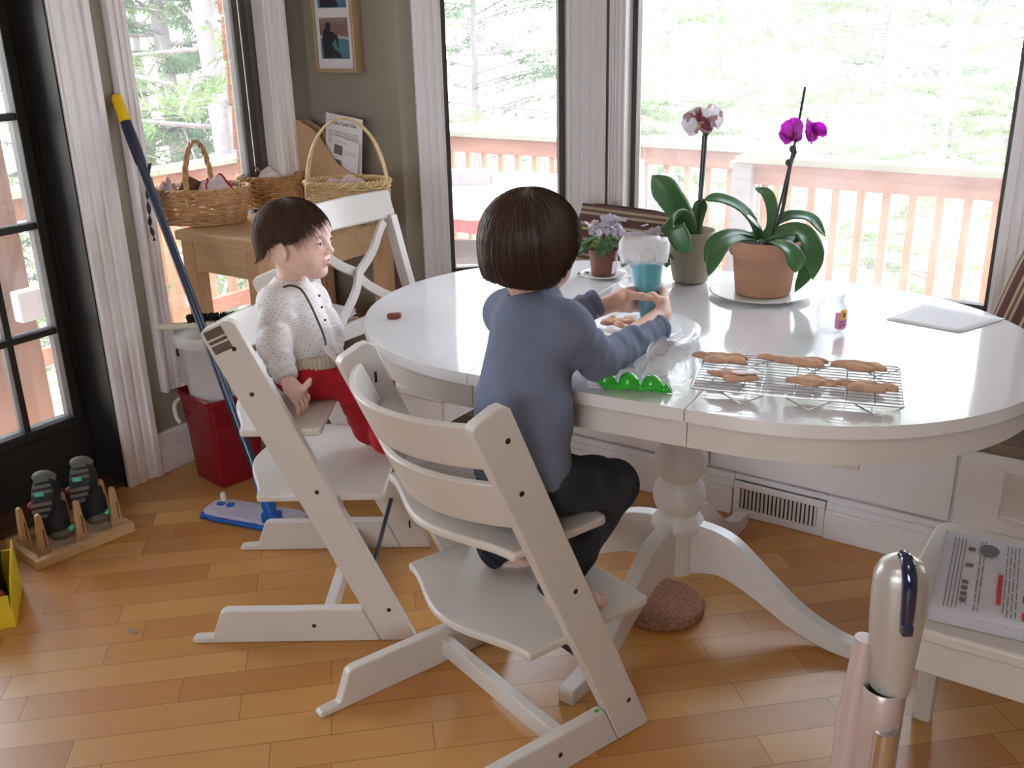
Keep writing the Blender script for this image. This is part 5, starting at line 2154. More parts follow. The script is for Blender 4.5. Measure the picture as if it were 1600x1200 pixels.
V1_ = Zp(943, 432, TZ)
saucer('small white saucer under the brown violet pot nearest the boy', V1_, .060, M['saucer'], h=.009)
violet('pale violet with a white-tagged brown plastic pot beside the boy', V1_ + [0, 0, .0055], .031, .038, .066, 21, 24,
       [(-.012, .0, .062), (.012, .0, .075), (.028, .006, .085), (.030, 0, .052), (.012, .01, .048), (-.03, .0, .055)], True)
V2_ = Zp(1010, 452, TZ)
saucer('clear glass saucer half hidden behind the raised piping bag', V2_, .068, M['glassclear'], h=.012)
violet('pale violet in a dark brown pot half hidden behind the raised piping bag', V2_ + [0, 0, .0055], .028, .036, .066, 33, 22,
       [(-.02, .0, .062), (.0, .0, .070), (-.045, .006, .058), (.012, .0, .058)])
fl = thing('fallen_leaf', 'single green violet leaf lying on the table beside the violet saucer', 'leaf', Zp(910, 428, TZ))
q = Zp(911, 428, TZ + .004)
P = [[q + RT * [1, 1, 0] * .03 * (i / 6 - .5) + FW * [1, 1, 0] * .010 * s * math.sin(PI * (i / 6 * .9 + .05)) + np.array([0, 0, .004 * s * s + .003 * (i / 6 - .5)]) for s in np.linspace(-1, 1, 5)] for i in range(7)]
MB().gridpts(np.array(P), .0014).build('blade', M['violetleaf'], fl, angle=180)

# --- big plate with a glass plate and cookies, in front of the boy
PLC = Zp(983, 526, TZ)
PLC = np.array([PLC[0], PLC[1], TZ])
pl = thing('dinner_plate', 'large white plate in front of the boy under the teal piping bag', 'plate', PLC)
R0 = .148
MB().lathe([(0, .001), (.085, .001), (.09, .003), (.105, .010), (R0 - .002, .0165), (R0, .018), (R0 - .002, .0195), (.105, .0135), (.088, .0065), (0, .0055)], PLC, 72).build('dish', M['porcelain'], pl, angle=70)
gp_ = thing('glass_plate', 'clear glass plate resting on the large white plate', 'plate', PLC + [0, 0, .006])
gc = PLC + RT * [1, 1, 0] * .02 + np.array([0, 0, .0065])
MB().lathe([(0, 0), (.05, 0), (.07, .004), (.088, .013), (.089, .015), (.086, .015), (.068, .007), (0, .003)], gc, 56).build('dish', M['glassclear'], gp_, angle=70)


# cookies: figure outlines as unions of flattened lumps, meshed as smooth height fields
def cookie(label, c, lumps, rot, h, m, name='gingerbread_cookie', group='gingerbread cookies', icing=False, tilt=0., scale=1.):
    t = thing(name, label, 'cookie', c, 0, group)
    L = np.array(lumps, float)                     # x, y, rx, ry, ang
    ext = np.array([np.abs(L[:, 0]).max() + L[:, 2:4].max(), np.abs(L[:, 1]).max() + L[:, 2:4].max()])
    n = 74
    step = 2 * ext.max() * scale / n
    xs = (np.arange(n + 1) - n / 2) * step / scale
    X, Y = np.meshgrid(xs, xs, indexing='ij')
    F = np.full(X.shape, 9.)
    for x, y, rx, ry, a in L:
        ca, sa = math.cos(a), math.sin(a)
        dx, dy = X - x, Y - y
        u, v = ca * dx + sa * dy, -sa * dx + ca * dy
        d = (np.sqrt((u / rx) ** 2 + (v / ry) ** 2) - 1) * min(rx, ry)
        k = .006
        hh = np.clip(.5 + .5 * (F - d) / k, 0, 1)
        F = F * (1 - hh) + d * hh - k * hh * (1 - hh)
    r = np.random.default_rng(int(abs(c[0] * 1000)))
    ins = F < 0
    prof = np.sqrt(np.clip(-F / .009, 0, 1))
    Nz = sum(r.uniform(.3, 1) * np.sin(X * r.normal(0, 190) + Y * r.normal(0, 190) + r.uniform(0, 6)) for _ in range(7)) * .0003
    Z = h * (.35 + .65 * prof) + Nz
    ca, sa = math.cos(rot), math.sin(rot)
    idx = -np.ones(X.shape, int)
    V, Fc = [], []
    keep = ins
    cells = keep[:-1, :-1] & keep[1:, :-1] & keep[1:, 1:] & keep[:-1, 1:]
    def vid(i, j, top):
        key = (i, j, top)
        if key not in vd:
            x, y = X[i, j] * scale, Y[i, j] * scale
            vd[key] = len(V)
            V.append((c[0] + ca * x - sa * y, c[1] + sa * x + ca * y, c[2] + (Z[i, j] if top else 0) + tilt * y))
        return vd[key]
    vd = {}
    I, J = np.nonzero(cells)
    for i, j in zip(I, J):
        Fc.append((vid(i, j, 1), vid(i + 1, j, 1), vid(i + 1, j + 1, 1), vid(i, j + 1, 1)))
        Fc.append((vid(i, j + 1, 0), vid(i + 1, j + 1, 0), vid(i + 1, j, 0), vid(i, j, 0)))
        for (a, b, ii, jj) in (((i, j), (i + 1, j), i, j - 1), ((i + 1, j), (i + 1, j + 1), i + 1, j), ((i + 1, j + 1), (i, j + 1), i, j + 1), ((i, j + 1), (i, j), i - 1, j)):
            if ii < 0 or jj < 0 or ii >= cells.shape[0] or jj >= cells.shape[1] or not cells[ii, jj]:
                Fc.append((vid(*a, 0), vid(*b, 0), vid(*b, 1), vid(*a, 1)))
    o = MB().raw(V, Fc).build('dough', m, t, angle=180)
    sm = o.modifiers.new('smooth', 'SMOOTH')
    sm.factor = .6
    sm.iterations = 4
    if icing:
        q = np.array(c) + [0.004, -.002, h]
        for k_ in range(3):
            MB().ball(q + RT * [1, 1, 0] * (.008 + .013 * k_) + np.array([0, 0, .0002]), (.014, .008, .0022), 14, 8).build('icing_smear', M['silvericing'], t)
    return t


MAN = [(0, 0, .026, .018, 0), (.030, 0, .018, .017, 0), (.004, .030, .012, .022, .3), (.004, -.030, .012, .022, -.3), (-.034, .016, .022, .012, -.5), (-.034, -.016, .022, .012, .5)]
RK0 = Zp(1079, 607, TZ + .02)
ra_ = math.atan2((Zp(1412, 636, TZ + .02) - RK0)[1], (Zp(1412, 636, TZ + .02) - RK0)[0])
# cooling rack
RKZ = TZ + .022
r00, r10, r01, r11 = Zp(1080, 607, RKZ), Zp(1411, 637, RKZ), Zp(1096, 546, RKZ), Zp(1386, 568, RKZ)
eu = norm(r10 - r00)
ev = np.array([-eu[1], eu[0], 0])
LU, LV = .345, .205
rack = thing('cooling_rack', 'wire cooling rack holding gingerbread cookies on the oval table', 'rack', [*(r00 + eu * LU / 2 + ev * LV / 2)[:2], TZ])


def RP(x, y, z):
    p = r00 + eu * x + ev * y
    return np.array([p[0], p[1], TZ + z])


mb = MB()
cr_ = []
for (cx, cy, a0) in ((LU - .01, LV - .01, 0), (.01, LV - .01, 90), (.01, .01, 180), (LU - .01, .01, 270)):
    for i in range(5):
        a = math.radians(a0 + 90 * i / 4)
        cr_.append(RP(cx + .01 * math.cos(a), cy + .01 * math.sin(a), .022))
mb.tube(cr_, .0016, 6, closed=True)
for i in range(1, 14):
    y = LV * i / 14
    mb.tube([RP(.001, y, .022), RP(LU - .001, y, .022)], .0011, 5)
for x in (.085, .115, .170, .200, .255, .300):
    mb.tube([RP(x, .0, .0208), RP(x, LV, .0208)], .0011, 5)
mb.build('wire_grid', M['steel'], rack)
for x in (.045, .155, .265):
    for y in (.006, LV - .006):
        MB().tube([RP(x, y, .021), RP(x + .004, y, .018), RP(x + .040, y - .004 if y < .1 else y + .004, .0014), RP(x + .076, y, .018), RP(x + .080, y, .021)], .0014, 6).build('leg', M['steel'], rack)
CZ = TZ + .0245
C1 = Zp(1127, 562, CZ)
C2 = Zp(1144, 590, CZ)
C3 = Zp(1243, 568, CZ)
C4 = Zp(1333, 576, CZ)
C5 = Zp(1270, 600, CZ)
C6 = Zp(1352, 607, CZ)
ek = math.atan2(eu[1], eu[0])
LUMP1 = [(-.036, .004, .020, .010, .0), (-.012, -.002, .022, .012, -.4), (0, .006, .030, .011, 0), (.028, .010, .022, .011, -.3), (-.008, -.018, .024, .011, -.05), (.030, -.012, .022, .011, -.4)]
cookie('plump brown cookie at the end of the cooling rack nearest the plate', C1, LUMP1, ek, .0125, M['cookie'])
cookie('gingerbread cookie with a smear of white icing on its middle', C2, [(-.028, .004, .022, .008, -.5), (0, .003, .024, .014, 0), (-.004, .016, .030, .010, .1), (.003, -.018, .018, .012, .0), (.028, .016, .016, .009, -.4), (.030, -.008, .020, .008, .3)], ek, .0105, M['cookie'], icing=True)
cookie('long scalloped cookie in the row at the back of the cooling rack', C3, [(-.050, .010, .022, .010, -.2), (-.022, .001, .022, .014, -.1), (.006, -.002, .022, .016, 0), (.030, -.008, .022, .015, 0), (.028, .012, .032, .010, 0)], ek, .0125, M['cookie'])
cookie('scalloped cookie at the far right end of the back row', C4 + eu * .006, [(-.022, .008, .024, .011, 0), (.0, -.006, .030, .012, -.3), (.024, .004, .024, .011, -.35), (.034, .010, .022, .009, -.7), (-.004, .014, .03, .010, 0)], ek, .0125, M['cookie'])
cookie('cookie with blunt arms between the iced cookie and the front right cookie', C5 - eu * .002, [(-.028, .002, .018, .010, .1), (-.002, -.002, .022, .018, 0), (.0, .018, .026, .010, .0), (.028, .0, .016, .011, -.2)], ek, .0115, M['cookie'])
cookie('cookie with blunt arms at the front right corner of the cooling rack', C6, [(-.034, .008, .022, .009, .0), (-.012, -.010, .020, .014, .2), (.004, .006, .026, .014, 0), (.016, -.012, .018, .011, -.3), (.038, .004, .018, .012, -.5)], ek, .0118, M['cookie'])
# cookies on the plate
for (x, y, lb, sc_) in ((1022, 542, 'brown cookie on the plate just under the boy\'s sleeve cuff', .75), (965, 505, 'pale cookie on the plate between the boy\'s forearms', .8), (1012, 555, 'brown cookie on the near rim of the plate beside the clear bag', .7)):
    cc = Zp(x, y, TZ + .022)
    cookie(lb, cc, MAN, ek + x, .010, M['cookiedark'] if x > 1000 else M['cookie'], group='cookies on the plate', scale=sc_)
kc = Zp(616, 497, TZ)
cx_ = thing('cookie_piece', 'broken piece of dark brown cookie alone at the left end of the table', 'cookie', kc)
MB().prism([(-.016, -.006), (-.004, -.010), (.014, -.006), (.017, .003), (.010, .010), (-.012, .006)], kc + [0, 0, .0005], RT * [1, 1, 0], FW * [1, 1, 0], .011).build('dough', M['cookiedark'], cx_, bevel=.0025, seg=3)

# --- green icing bag lying on the table and its clear plastic tail
gb = thing('green_icing_bag', 'twisted bag of bright green icing lying at the near edge of the table', 'icing bag', Zp(985, 597, TZ))
g0, g1 = Zp(938, 594, TZ + .018), Zp(1046, 600, TZ + .018)
gl_ = g1 - g0
path, rad = [], []
for i in range(41):
    t = i / 40
    path.append(g0 + gl_ * t + np.array([0, 0, .004 * math.sin(9 * t)]))
    rad.append(.0065 + .0125 * (math.sin(PI * (t * 3 + .25)) ** 2) * (1 - .2 * t))
for p, r_2 in zip(path, rad):
    p[2] = TZ + r_2 * .95 + .0008
MB().tube(path, rad, 20).build('icing', M['icinggreen'], gb, angle=180)
MB().tube([path[0] - norm(gl_) * .022, path[0] - norm(gl_) * .02, path[0] - norm(gl_) * .002, path[0] + norm(gl_) * .006], [.008, .0105, .0105, .008], 18).build('nozzle_ring', M['plastic'], gb)
cbg = thing('clear_plastic_bag', 'crumpled empty clear plastic bag standing open between plate and cooling rack', 'plastic bag', Zp(1050, 590, TZ))
b_0 = Zp(1040, 604, TZ + .001)
rows = []
nr = np.random.default_rng(5)
K = [(nr.normal(0, 3), nr.normal(0, 5), nr.uniform(0, 6)) for _ in range(6)]
for i in range(34):
    t = 2 * PI * i / 33
    row = []
    for j in range(14):
        q = j / 13
        wob = sum(.09 * math.sin(round(a) * t + b * q + c_) for a, b, c_ in K)
        rad_ = (.034 + .020 * math.sin(PI * q * .8)) * (1 + wob) * (1 - .35 * q)
        p = b_0 + RT * [1, 1, 0] * (.004 + .010 * q + rad_ * math.cos(t) * 1.15) + FW * [1, 1, 0] * (.035 + .02 * q + rad_ * math.sin(t) * .62)
        z_ = TZ + .0015 + .066 * q ** 1.1 + .008 * math.sin(3 * t + 2) * q
        row.append((p[0], p[1], z_))
    rows.append(row)
MB().gridpts(np.array(rows), 0).build('film', M['plastic'], cbg, angle=180)

# --- teal piping bag held by the boy (resting tip over the plate)
HAND = Dp(1014, 474, 2.0)
pb_ = thing('piping_bag', 'raised piping bag with teal icing and a folded frosted cuff held by the boy', 'piping bag', HAND)
ax_ = [(1008, 506, 0, .0085), (1010, 492, 0, .0125), (1012, 478, 0, .0165), (1013, 462, 0, .0215), (1012, 448, 0, .0262), (1011, 434, 0, .0285), (1011, 418, 0, .0315), (1011, 414, 0, .020)]
def bagring(lst, wr=0., sq=.75, cut=None, ph=0.):
    P = []
    for x, y, o_, r_ in lst:
        c_ = Dp(x, y, 2.0 + o_)
        row = []
        for k in range(40):
            t = 2 * PI * k / 40
            rr_ = r_ * (1 + wr * math.sin(5 * t + y * .07 + ph) + wr * .6 * math.sin(11 * t + y * .2))
            row.append(c_ + RT * rr_ * math.cos(t) + FW * rr_ * sq * math.sin(t))
        P.append(row)
    return np.transpose(np.array(P), (1, 0, 2))
G = bagring(ax_, .03)
mb = MB().gridpts(G, 0, closed_u=True)
n_ = len(ax_)
mb.f.append(tuple(n_ * i for i in range(40)))
mb.m.append(0)
mb.f.append(tuple(n_ * i + n_ - 1 for i in reversed(range(40))))
mb.m.append(0)
mb.build('icing', M['icingblue'], pb_, angle=120)
G = bagring([(1008, 507, 0, .0095), (1011, 480, 0, .0175), (1013, 460, 0, .0235), (1012, 436, 0, .0305), (1011, 415, 0, .0345), (1008, 396, 0, .038), (1007, 380, 0, .040)], .05)
MB().gridpts(G, 0, closed_u=True).build('sleeve_film', M['glassclear'], pb_, angle=180)
G = bagring([(1008, 412, 0, .0425), (1006, 396, 0, .0475), (1006, 380, 0, .0485), (1006, 372, 0, .045), (1007, 376, 0, .041), (1008, 392, 0, .038)], .09, ph=1.)
MB().gridpts(G, .0006, closed_u=True).build('folded_cuff', M['bagwhite'], pb_, angle=180)

# --- glass jar with a pink label
J = Zp(1297, 515, TZ)
jr = thing('glass_jar', 'small empty glass jar with a pink and yellow label', 'jar', J)
MB().lathe([(0, .001), (.024, .001), (.029, .004), (.031, .012), (.031, .048), (.029, .056), (.0245, .062), (.0245, .066), (.0265, .067), (.0265, .071), (.0245, .072), (.0245, .078), (.0235, .0785), (.0225, .072), (.0225, .062), (.027, .055), (.029, .048), (.029, .012), (.026, .005), (0, .004)], J, 48).build('glass', M['glassclear'], jr, angle=60)
a0 = math.atan2(-RT[1] * 0 - FW[1], -FW[0]) + .55


def jarpatch(a1, a2, z1, z2, m, nm, rr_=.0316, arch=False):
    P = []
    for a in np.linspace(a1, a2, 12):
        tt = (a - a1) / (a2 - a1)
        lo = z1 + (.006 * (abs(2 * tt - 1) ** 3) if arch else 0)
        P.append([J + np.array([rr_ * math.cos(a), rr_ * math.sin(a), z]) for z in np.linspace(lo, z2, 4)])
    return MB().gridpts(np.array(P)).build(nm, m, jr, angle=180)


jarpatch(a0 - .62, a0 + .62, .008, .046, M['label'], 'pink_label', arch=True)
jarpatch(a0 - .28, a0 + .36, .030, .050, M['yellow'], 'yellow_emblem', .0319)
jarpatch(a0 - .07, a0 + .15, .034, .044, M['ink'], 'emblem_shield', .0321)
for z in (.024, .018, .0135):
    jarpatch(a0 - .35, a0 + .42, z, z + .0022, M['ink'], 'label_print', .0319)

# --- sheet of paper
pp_ = thing('paper_sheet', 'sheet of white paper lying flat at the right end of the table', 'paper', Zp(1440, 500, TZ))
q = [Zp(1570, 500, TZ), Zp(1500, 521, TZ), Zp(1385, 500, TZ), Zp(1450, 474, TZ)]
P = np.array([[(1 - a) * ((1 - b) * q[1] + b * q[0]) + a * ((1 - b) * q[2] + b * q[3]) + np.array([0, 0, .0012 + .006 * max(0, .3 - a) * b]) for b in np.linspace(0, 1, 8)] for a in np.linspace(0, 1, 8)])
MB().gridpts(P, .0006).build('sheet', M['paper'], pp_, angle=180)

# ------------------------------------------------------------------ cushions on the window bench
def cushion(label, c, w_, h, th, R, group='striped cushions on the window bench'):
    t = thing('cushion', label, 'cushion', c, 0, group)
    n = 26
    mb = MB()
    for s in (1, -1):
        P = []
        for i in range(n):
            row = []
            for j in range(n):
                x, y = 2 * i / (n - 1) - 1, 2 * j / (n - 1) - 1
                k = (1 - x ** 4) * (1 - y ** 4)
                pin = 1 - .06 * (x * x * y * y)
                z = s * th / 2 * max(k, 0) ** .45
                row.append(np.array([x * w_ / 2 * (1 - .05 * (1 - y * y)), z, y * h / 2 * (1 - .05 * (1 - x * x))]) * [pin, 1, pin])
            P.append(row if s > 0 else row)
        A_ = np.array(P)
        A_ = A_ if s < 0 else A_[::-1]
        mb.gridpts(A_)
    o = mb.build('cover', M['cushion'], None, angle=180)
    o.parent = t
    t.location = tuple(c)
    t.rotation_euler = Matrix(R.tolist()).to_euler()
    edge = []
    for k in range(80):
        a = 2 * PI * k / 80
        x = np.sign(math.cos(a)) * abs(math.cos(a)) ** .3
        y = np.sign(math.sin(a)) * abs(math.sin(a)) ** .3
        edge.append(((x * w_ / 2 * (1 - .05 * (1 - y * y))) * (1 - .06 * x * x * y * y), 0, (y * h / 2 * (1 - .05 * (1 - x * x))) * (1 - .06 * x * x * y * y)))
    e = MB().tube(edge, .004, 6, closed=True).build('piping', mat('brown_piping', sr(70, 40, 38), .8), None)
    e.parent = t
    return t


cushion('striped brown cushion leaning in the corner between the two bay windows', (-1.535, 2.88, .575), .42, .40, .11, rotz(-.12) @ rotx(-.25) @ roty(PI / 2 * 1.0))
cushion('large striped brown cushion at the right end of the bench, in front', (-.18, 2.60, .61), .42, .47, .14, rotz(-.5) @ rotx(-.28) @ roty(.12))
cushion('striped brown cushion mostly hidden behind the large one at the bench end', (-.17, 2.80, .66), .40, .44, .12, rotz(-.45) @ rotx(-.2) @ roty(.25))
# ------------------------------------------------------------------ people
def azdir(deg, pitch=0.):
    a, p = math.radians(deg), math.radians(pitch)
    return np.array([math.cos(a) * math.cos(p), math.sin(a) * math.cos(p), math.sin(p)])


def head_frame(az, pitch, roll=0.):
    f = azdir(az, pitch)
    l = norm(np.cross([0, 0, 1], f))
    u = np.cross(f, l)
    r = math.radians(roll)
    l, u = l * math.cos(r) + u * math.sin(r), u * math.cos(r) - l * math.sin(r)
    return np.column_stack([f, l, u])


def add_head(S, C, R, s, ear=True):
    def W(x, y, z):
        return C + R @ (np.array([x, y, z]) * s)
    k = .012 * s
    def e(c, r, kk=k, op='+', rot=None):
        S.ell(W(*c), np.array(r) * s, R if rot is None else R @ rot, kk, op)
    e((-.010, 0, .009), (.076, .066, .069))
    e((.026, 0, .011), (.047, .055, .050), .02 * s)
    e((.026, 0, -.030), (.042, .046, .046), .02 * s)
    for y in (1, -1):
        e((.036, y * .029, -.036), (.025, .023, .025), .014 * s)
        S.cap(W(-.008, y * .043, -.040), W(.046, y * .014, -.069), .016 * s, .013 * s, .016 * s)
    e((.052, 0, -.070), (.017, .018, .013), .012 * s)
    e((.050, 0, -.046), (.018, .024, .020), .014 * s)
    # brow, sockets, nose, lips
    for y in (1, -1):
        e((.072, y * .027, -.001), (.010, .014, .009), .008 * s, '-')
        e((.0600, y * .0265, -.002), (.0112, .0118, .0108), .003 * s)
        e((.0720, y * .0275, -.0030), (.0075, .0098, .0040), .0012 * s, '-')
    S.cap(W(.064, 0, .004), W(.0765, 0, -.018), .0060 * s, .0080 * s, .009 * s)
    e((.0785, 0, -.0205), (.0085, .0085, .0072), .004 * s)
    for y in (1, -1):
        e((.075, y * .0085, -.0245), (.0065, .0055, .005), .003 * s)
        e((.078, y * .0045, -.0295), (.003, .002, .002), .002 * s, '-')
    e((.0690, 0, -.0415), (.008, .0150, .0050), .004 * s)
    e((.0675, 0, -.0500), (.0075, .0125, .0050), .004 * s)
    S.cap(W(.079, -.011, -.0462), W(.079, .011, -.0462), .0016 * s, .0016 * s, .002 * s, '-')
    e((.074, 0, -.034), (.004, .0022, .0035), .003 * s, '-')
    if ear:
        for y in (1, -1):
            q = rotx(0) @ roty(-.25) @ rotz(y * .35)
            e((.000, y * .0690, -.015), (.0135, .0060, .0205), .004 * s, '+', q)
            e((.002, y * .0752, -.013), (.0085, .0042, .0135), .003 * s, '-', q)
            e((.003, y * .067, -.032), (.0065, .0045, .007), .004 * s, '+')
            e((.008, y * .067, -.016), (.004, .004, .006), .003 * s, '+')


def eyes(C, R, s, parent, iris=True):
    for y in (1, -1):
        c = C + R @ (np.array([.0600, y * .0265, -.002]) * s)
        o = MB().ball(c, .0098 * s, 20, 14).build('eye', M['eye'], parent, angle=180)
        d = R @ norm([1, y * -.02 + .05, -.03])
        if iris:
            x_, y_, z_ = frame_of(d)
            for r_, off, m in ((.0050, .0090, M['iris']), (.0024, .0093, M['pupil'])):
                P = [[c + (z_ * math.sqrt(1 - (r_ / .0098 * q) ** 2) * .0100 + (x_ * math.cos(t) + y_ * math.sin(t)) * r_ * q) * s * (1 + (.004 if r_ < .003 else 0)) for q in (.02, .35, .7, 1)] for t in np.linspace(0, 2 * PI, 20)]
                MB().gridpts(np.array(P)).build('iris' if m is M['iris'] else 'pupil', m, o, angle=180)
        # upper lid and lashes
        lid = []
        for t in np.linspace(-1, 1, 9):
            lid.append(C + R @ (np.array([.0712 - .0050 * t * t, y * .0270 + t * .0100, .0018 - .0040 * t * t]) * s))
        MB().tube(lid, [.0005 + .0007 * (1 - t * t) for t in np.linspace(-1, 1, 9)], 6).build('eyelash', M['hair_girl'], parent)
        br = []
        for t in np.linspace(-1, 1, 9):
            br.append(C + R @ (np.array([.0735 - .007 * (t * .9 + .1) ** 2, y * (.0265 + t * .0145), .0160 - .0035 * t * t]) * s))
        MB().tube(br, [.0004 + .0010 * (1 - t * t) for t in np.linspace(-1, 1, 9)], 6, flat=.6).build('eyebrow', mat('pale_brow', sr(120, 88, 74), .8), parent)


def add_hand(S, W, K, n, s, curls, thumb, spread=.0135, side=1, r=.0062, lens=(.62, 1.), k=.004, fl=.030, fan=.06):
    """W wrist, K centre of the knuckles, n palm normal; curls: three angles per finger; thumb: list of 3 points or (angles)"""
    W, K, n = np.asarray(W, float), np.asarray(K, float), norm(n)
    d = norm(K - W)
    n = norm(n - d * (n @ d))
    sd_ = np.cross(d, n) * side          # from little finger towards index
    L = np.linalg.norm(K - W)
    S.cap(W - d * .006 * s, W + d * L * .45, .0175 * s, .0165 * s, .012 * s, flat=(n, .72))
    for j, o in enumerate((1.5, .5, -.5, -1.5)):
        kb = K + sd_ * o * spread * s * .92
        wb = W + d * L * .15 + sd_ * o * spread * .62 * s
        S.cap(wb, kb, .0105 * s, .0088 * s, .008 * s)
    ln = (.92, 1., .95, .76)
    for j, o in enumerate((1.5, .5, -.5, -1.5)):
        p = K + sd_ * o * spread * s * .92
        a = 0.
        dirn = norm(d + sd_ * o * fan)
        for seg in range(3):
            a += curls[j][seg]
            dd = dirn * math.cos(a) + n * math.sin(a)
            q = p + dd * fl * s * ln[j] * (1., .66, .52)[seg]
            S.cap(p, q, r * s * (1.0, .94, .88)[seg] * (1, 1, 1, .88)[j], r * s * (.96, .90, .78)[seg] * (1, 1, 1, .88)[j], k * s if seg else .005 * s)
            p = q
    T = [np.asarray(t, float) for t in thumb]
    rr = [.0105, .0085, .0075, .0062]
    T = [W + d * L * .30 + sd_ * spread * 1.1 * s] + T
    for i in range(len(T) - 1):
        S.cap(T[i], T[i + 1], rr[min(i, 3)] * s, rr[min(i + 1, 3)] * s, .005 * s)


def hair_mesh(C, R, s, rad, crown_tilt, tmax, drop, off, nstr, seed, parent, m, grooves=.0012, strand_r=.0007, swirl=.35, thick=.004, nphi=180, straggle=0., z_shift=.009, jag=.03, capcut=0.):
    """cap of hair falling from the crown: rad ellipsoid radii, tmax(phi) polar angle of the edge, drop(phi) extra hang below the widest point"""
    r = np.random.default_rng(seed)
    c0 = np.array([-.011, 0, z_shift])
    ct = math.radians(crown_tilt)
    A = np.array([-math.sin(ct), 0, math.cos(ct)])           # crown axis (leans back)
    Fd = np.array([math.cos(ct), 0, math.sin(ct)])
    Ld = np.array([0, 1, 0.])
    rad = np.asarray(rad)

    def pt(phi, th, o):
        phi2 = phi + swirl * math.sin(th) * 0
        d = A * math.cos(th) + (Fd * math.cos(phi2) + Ld * math.sin(phi2)) * math.sin(th)
        # ellipsoid distance
        k = 1 / math.sqrt(((d / rad) ** 2).sum())
        p = d * k
        zlow = -.004
        if p[2] < zlow:
            # hang: keep the horizontal radius of the widest level
            hd = np.array([p[0], p[1], 0])
            nh = np.linalg.norm(hd) + 1e-9
            kh = 1 / math.sqrt((hd[0] / nh / rad[0]) ** 2 + (hd[1] / nh / rad[1]) ** 2)
            depth_ = (zlow - p[2])
            kk = kh * (1 - drop(phi) * (depth_ / .08) ** 1.6)
            p = np.array([hd[0] / nh * max(kk, nh), hd[1] / nh * max(kk, nh), p[2]])
        nn = norm(p / rad ** 2)
        return C + R @ ((c0 + p) * s + nn * o)
    nt = 22
    rows = []
    ph_ = [2 * PI * i / nphi for i in range(nphi)]
    gr = [sum(a_ * math.sin(k_ * p_ + b_) for a_, k_, b_ in ((.5, 23, 1.), (.6, 41, 2.), (.4, 67, .5))) for p_ in ph_]
    jg = [sum(a_ * math.sin(k_ * p_ + b_) for a_, k_, b_ in ((.6, 17, .3), (.5, 31, 2.), (.6, 53, 1.))) * jag for p_ in ph_]
    for i, ph in enumerate(ph_):
        tm = tmax(ph) + jg[i] - capcut
        rows.append([pt(ph, .015 + (tm - .015) * j / (nt - 1), off + grooves * gr[i] * math.sin(min(1, j / 6) * PI / 2)) for j in range(nt)])
    # inner side closes the edge
    for i, ph in enumerate(ph_):
        tm = tmax(ph) + jg[i] - capcut
        rows[i] += [pt(ph, tm - .02, off - thick), pt(ph, tm * .85, off - thick * 1.6)]
    o = MB().gridpts(np.array(rows), 0, closed_u=True)
    hair = o.build('hair', m, parent, angle=180)
    st = MB()
    for i in range(nstr):
        ph = r.uniform(0, 2 * PI)
        tm = tmax(ph) + r.normal(0, .03)
        t0 = r.uniform(.02, .75) * tm
        o_ = off + r.uniform(0, .0034)
        sw = r.normal(0, .06) + swirl * .3
        n = 9
        path = []
        for j in range(n):
            q = j / (n - 1)
            th = t0 + (tm - t0) * q
            lift = straggle * max(0, q - .6) * r.normal(0, 1) if straggle else 0
            path.append(pt(ph + sw * q, th, o_ + (.0015 * math.sin(PI * q)) + lift))
        st.tube(path, [strand_r * (1 - .6 * j / (n - 1)) for j in range(n)], 3, caps=False)
    st.build('hair_strands', m, hair, angle=180)
    return hair, pt


# =========================================================== the boy
HB = Dp(833, 381, 1.74)
RB = head_frame(82., -14., 4.)
SB = 1.08
boy = thing('person', 'small boy in a blue-grey top and dark jeans squeezing a teal piping bag', 'person', (HB[0], HB[1], .505))
shR, shL = Dp(885, 512, 1.69), Dp(795, 490, 1.83)
elR, elL = Dp(936, 564, 1.775), Dp(852, 512, 1.93)
cuR, cuL = Dp(1030, 512, 1.93), Dp(935, 472, 1.95)
WR, WL = Dp(1036, 489, 1.957), Dp(966, 470, 1.955)
hipR, hipL = Dp(852, 756, 1.775), Dp(815, 745, 1.89)
knR, knL = Dp(958, 757, 1.90), Dp(930, 750, 1.985)
anR, anL = Zp(868, 924, .322), Zp(767, 862, .318)
nk0, nk1 = Dp(842, 472, 1.755), HB + RB @ (np.array([-.022, 0, -.045]) * SB)

S = SDF(.0028)
add_head(S, HB, RB, SB)
S.cap(nk0, nk1, .034, .036, .02)
chest, belly = Dp(830, 525, 1.742), Dp(815, 700, 1.782)
S.cap(chest, belly, .060, .072, .03)
S.cap(shR, shL, .030, .030, .03)
for sh, el, w_, in ((shR, elR, WR), (shL, elL, WL)):
    S.cap(sh, el, .029, .025, .02)
    S.cap(el, w_, .0245, .0165, .015)
for hp, kn, an in ((hipR, knR, anR), (hipL, knL, anL)):
    S.cap(hp, kn, .046, .034, .02)
    S.cap(kn, an, .032, .021, .015)
S.ell(Dp(815, 745, 1.83), (.075, .075, .055), None, .03)
# right hand round the bag
BAGC = Dp(1013, 468, 2.0)
KR = Dp(1036, 468, 2.004)
grip = [(.25, 1.1, .9)] * 4
add_hand(S, WR, KR, -RT, 1.0, grip, [Dp(1030, 470, 1.962), Dp(1020, 462, 1.955), Dp(1012, 462, 1.960)], side=1, fl=.027, r=.0068)
KL = Dp(985, 468, 1.998)
add_hand(S, WL, KL, RT, 1.0, [(.25, 1.1, .9)] * 4, [Dp(988, 462, 1.955), Dp(1003, 463, 1.945), Dp(1015, 466, 1.947)], side=-1, fl=.027, r=.0068)
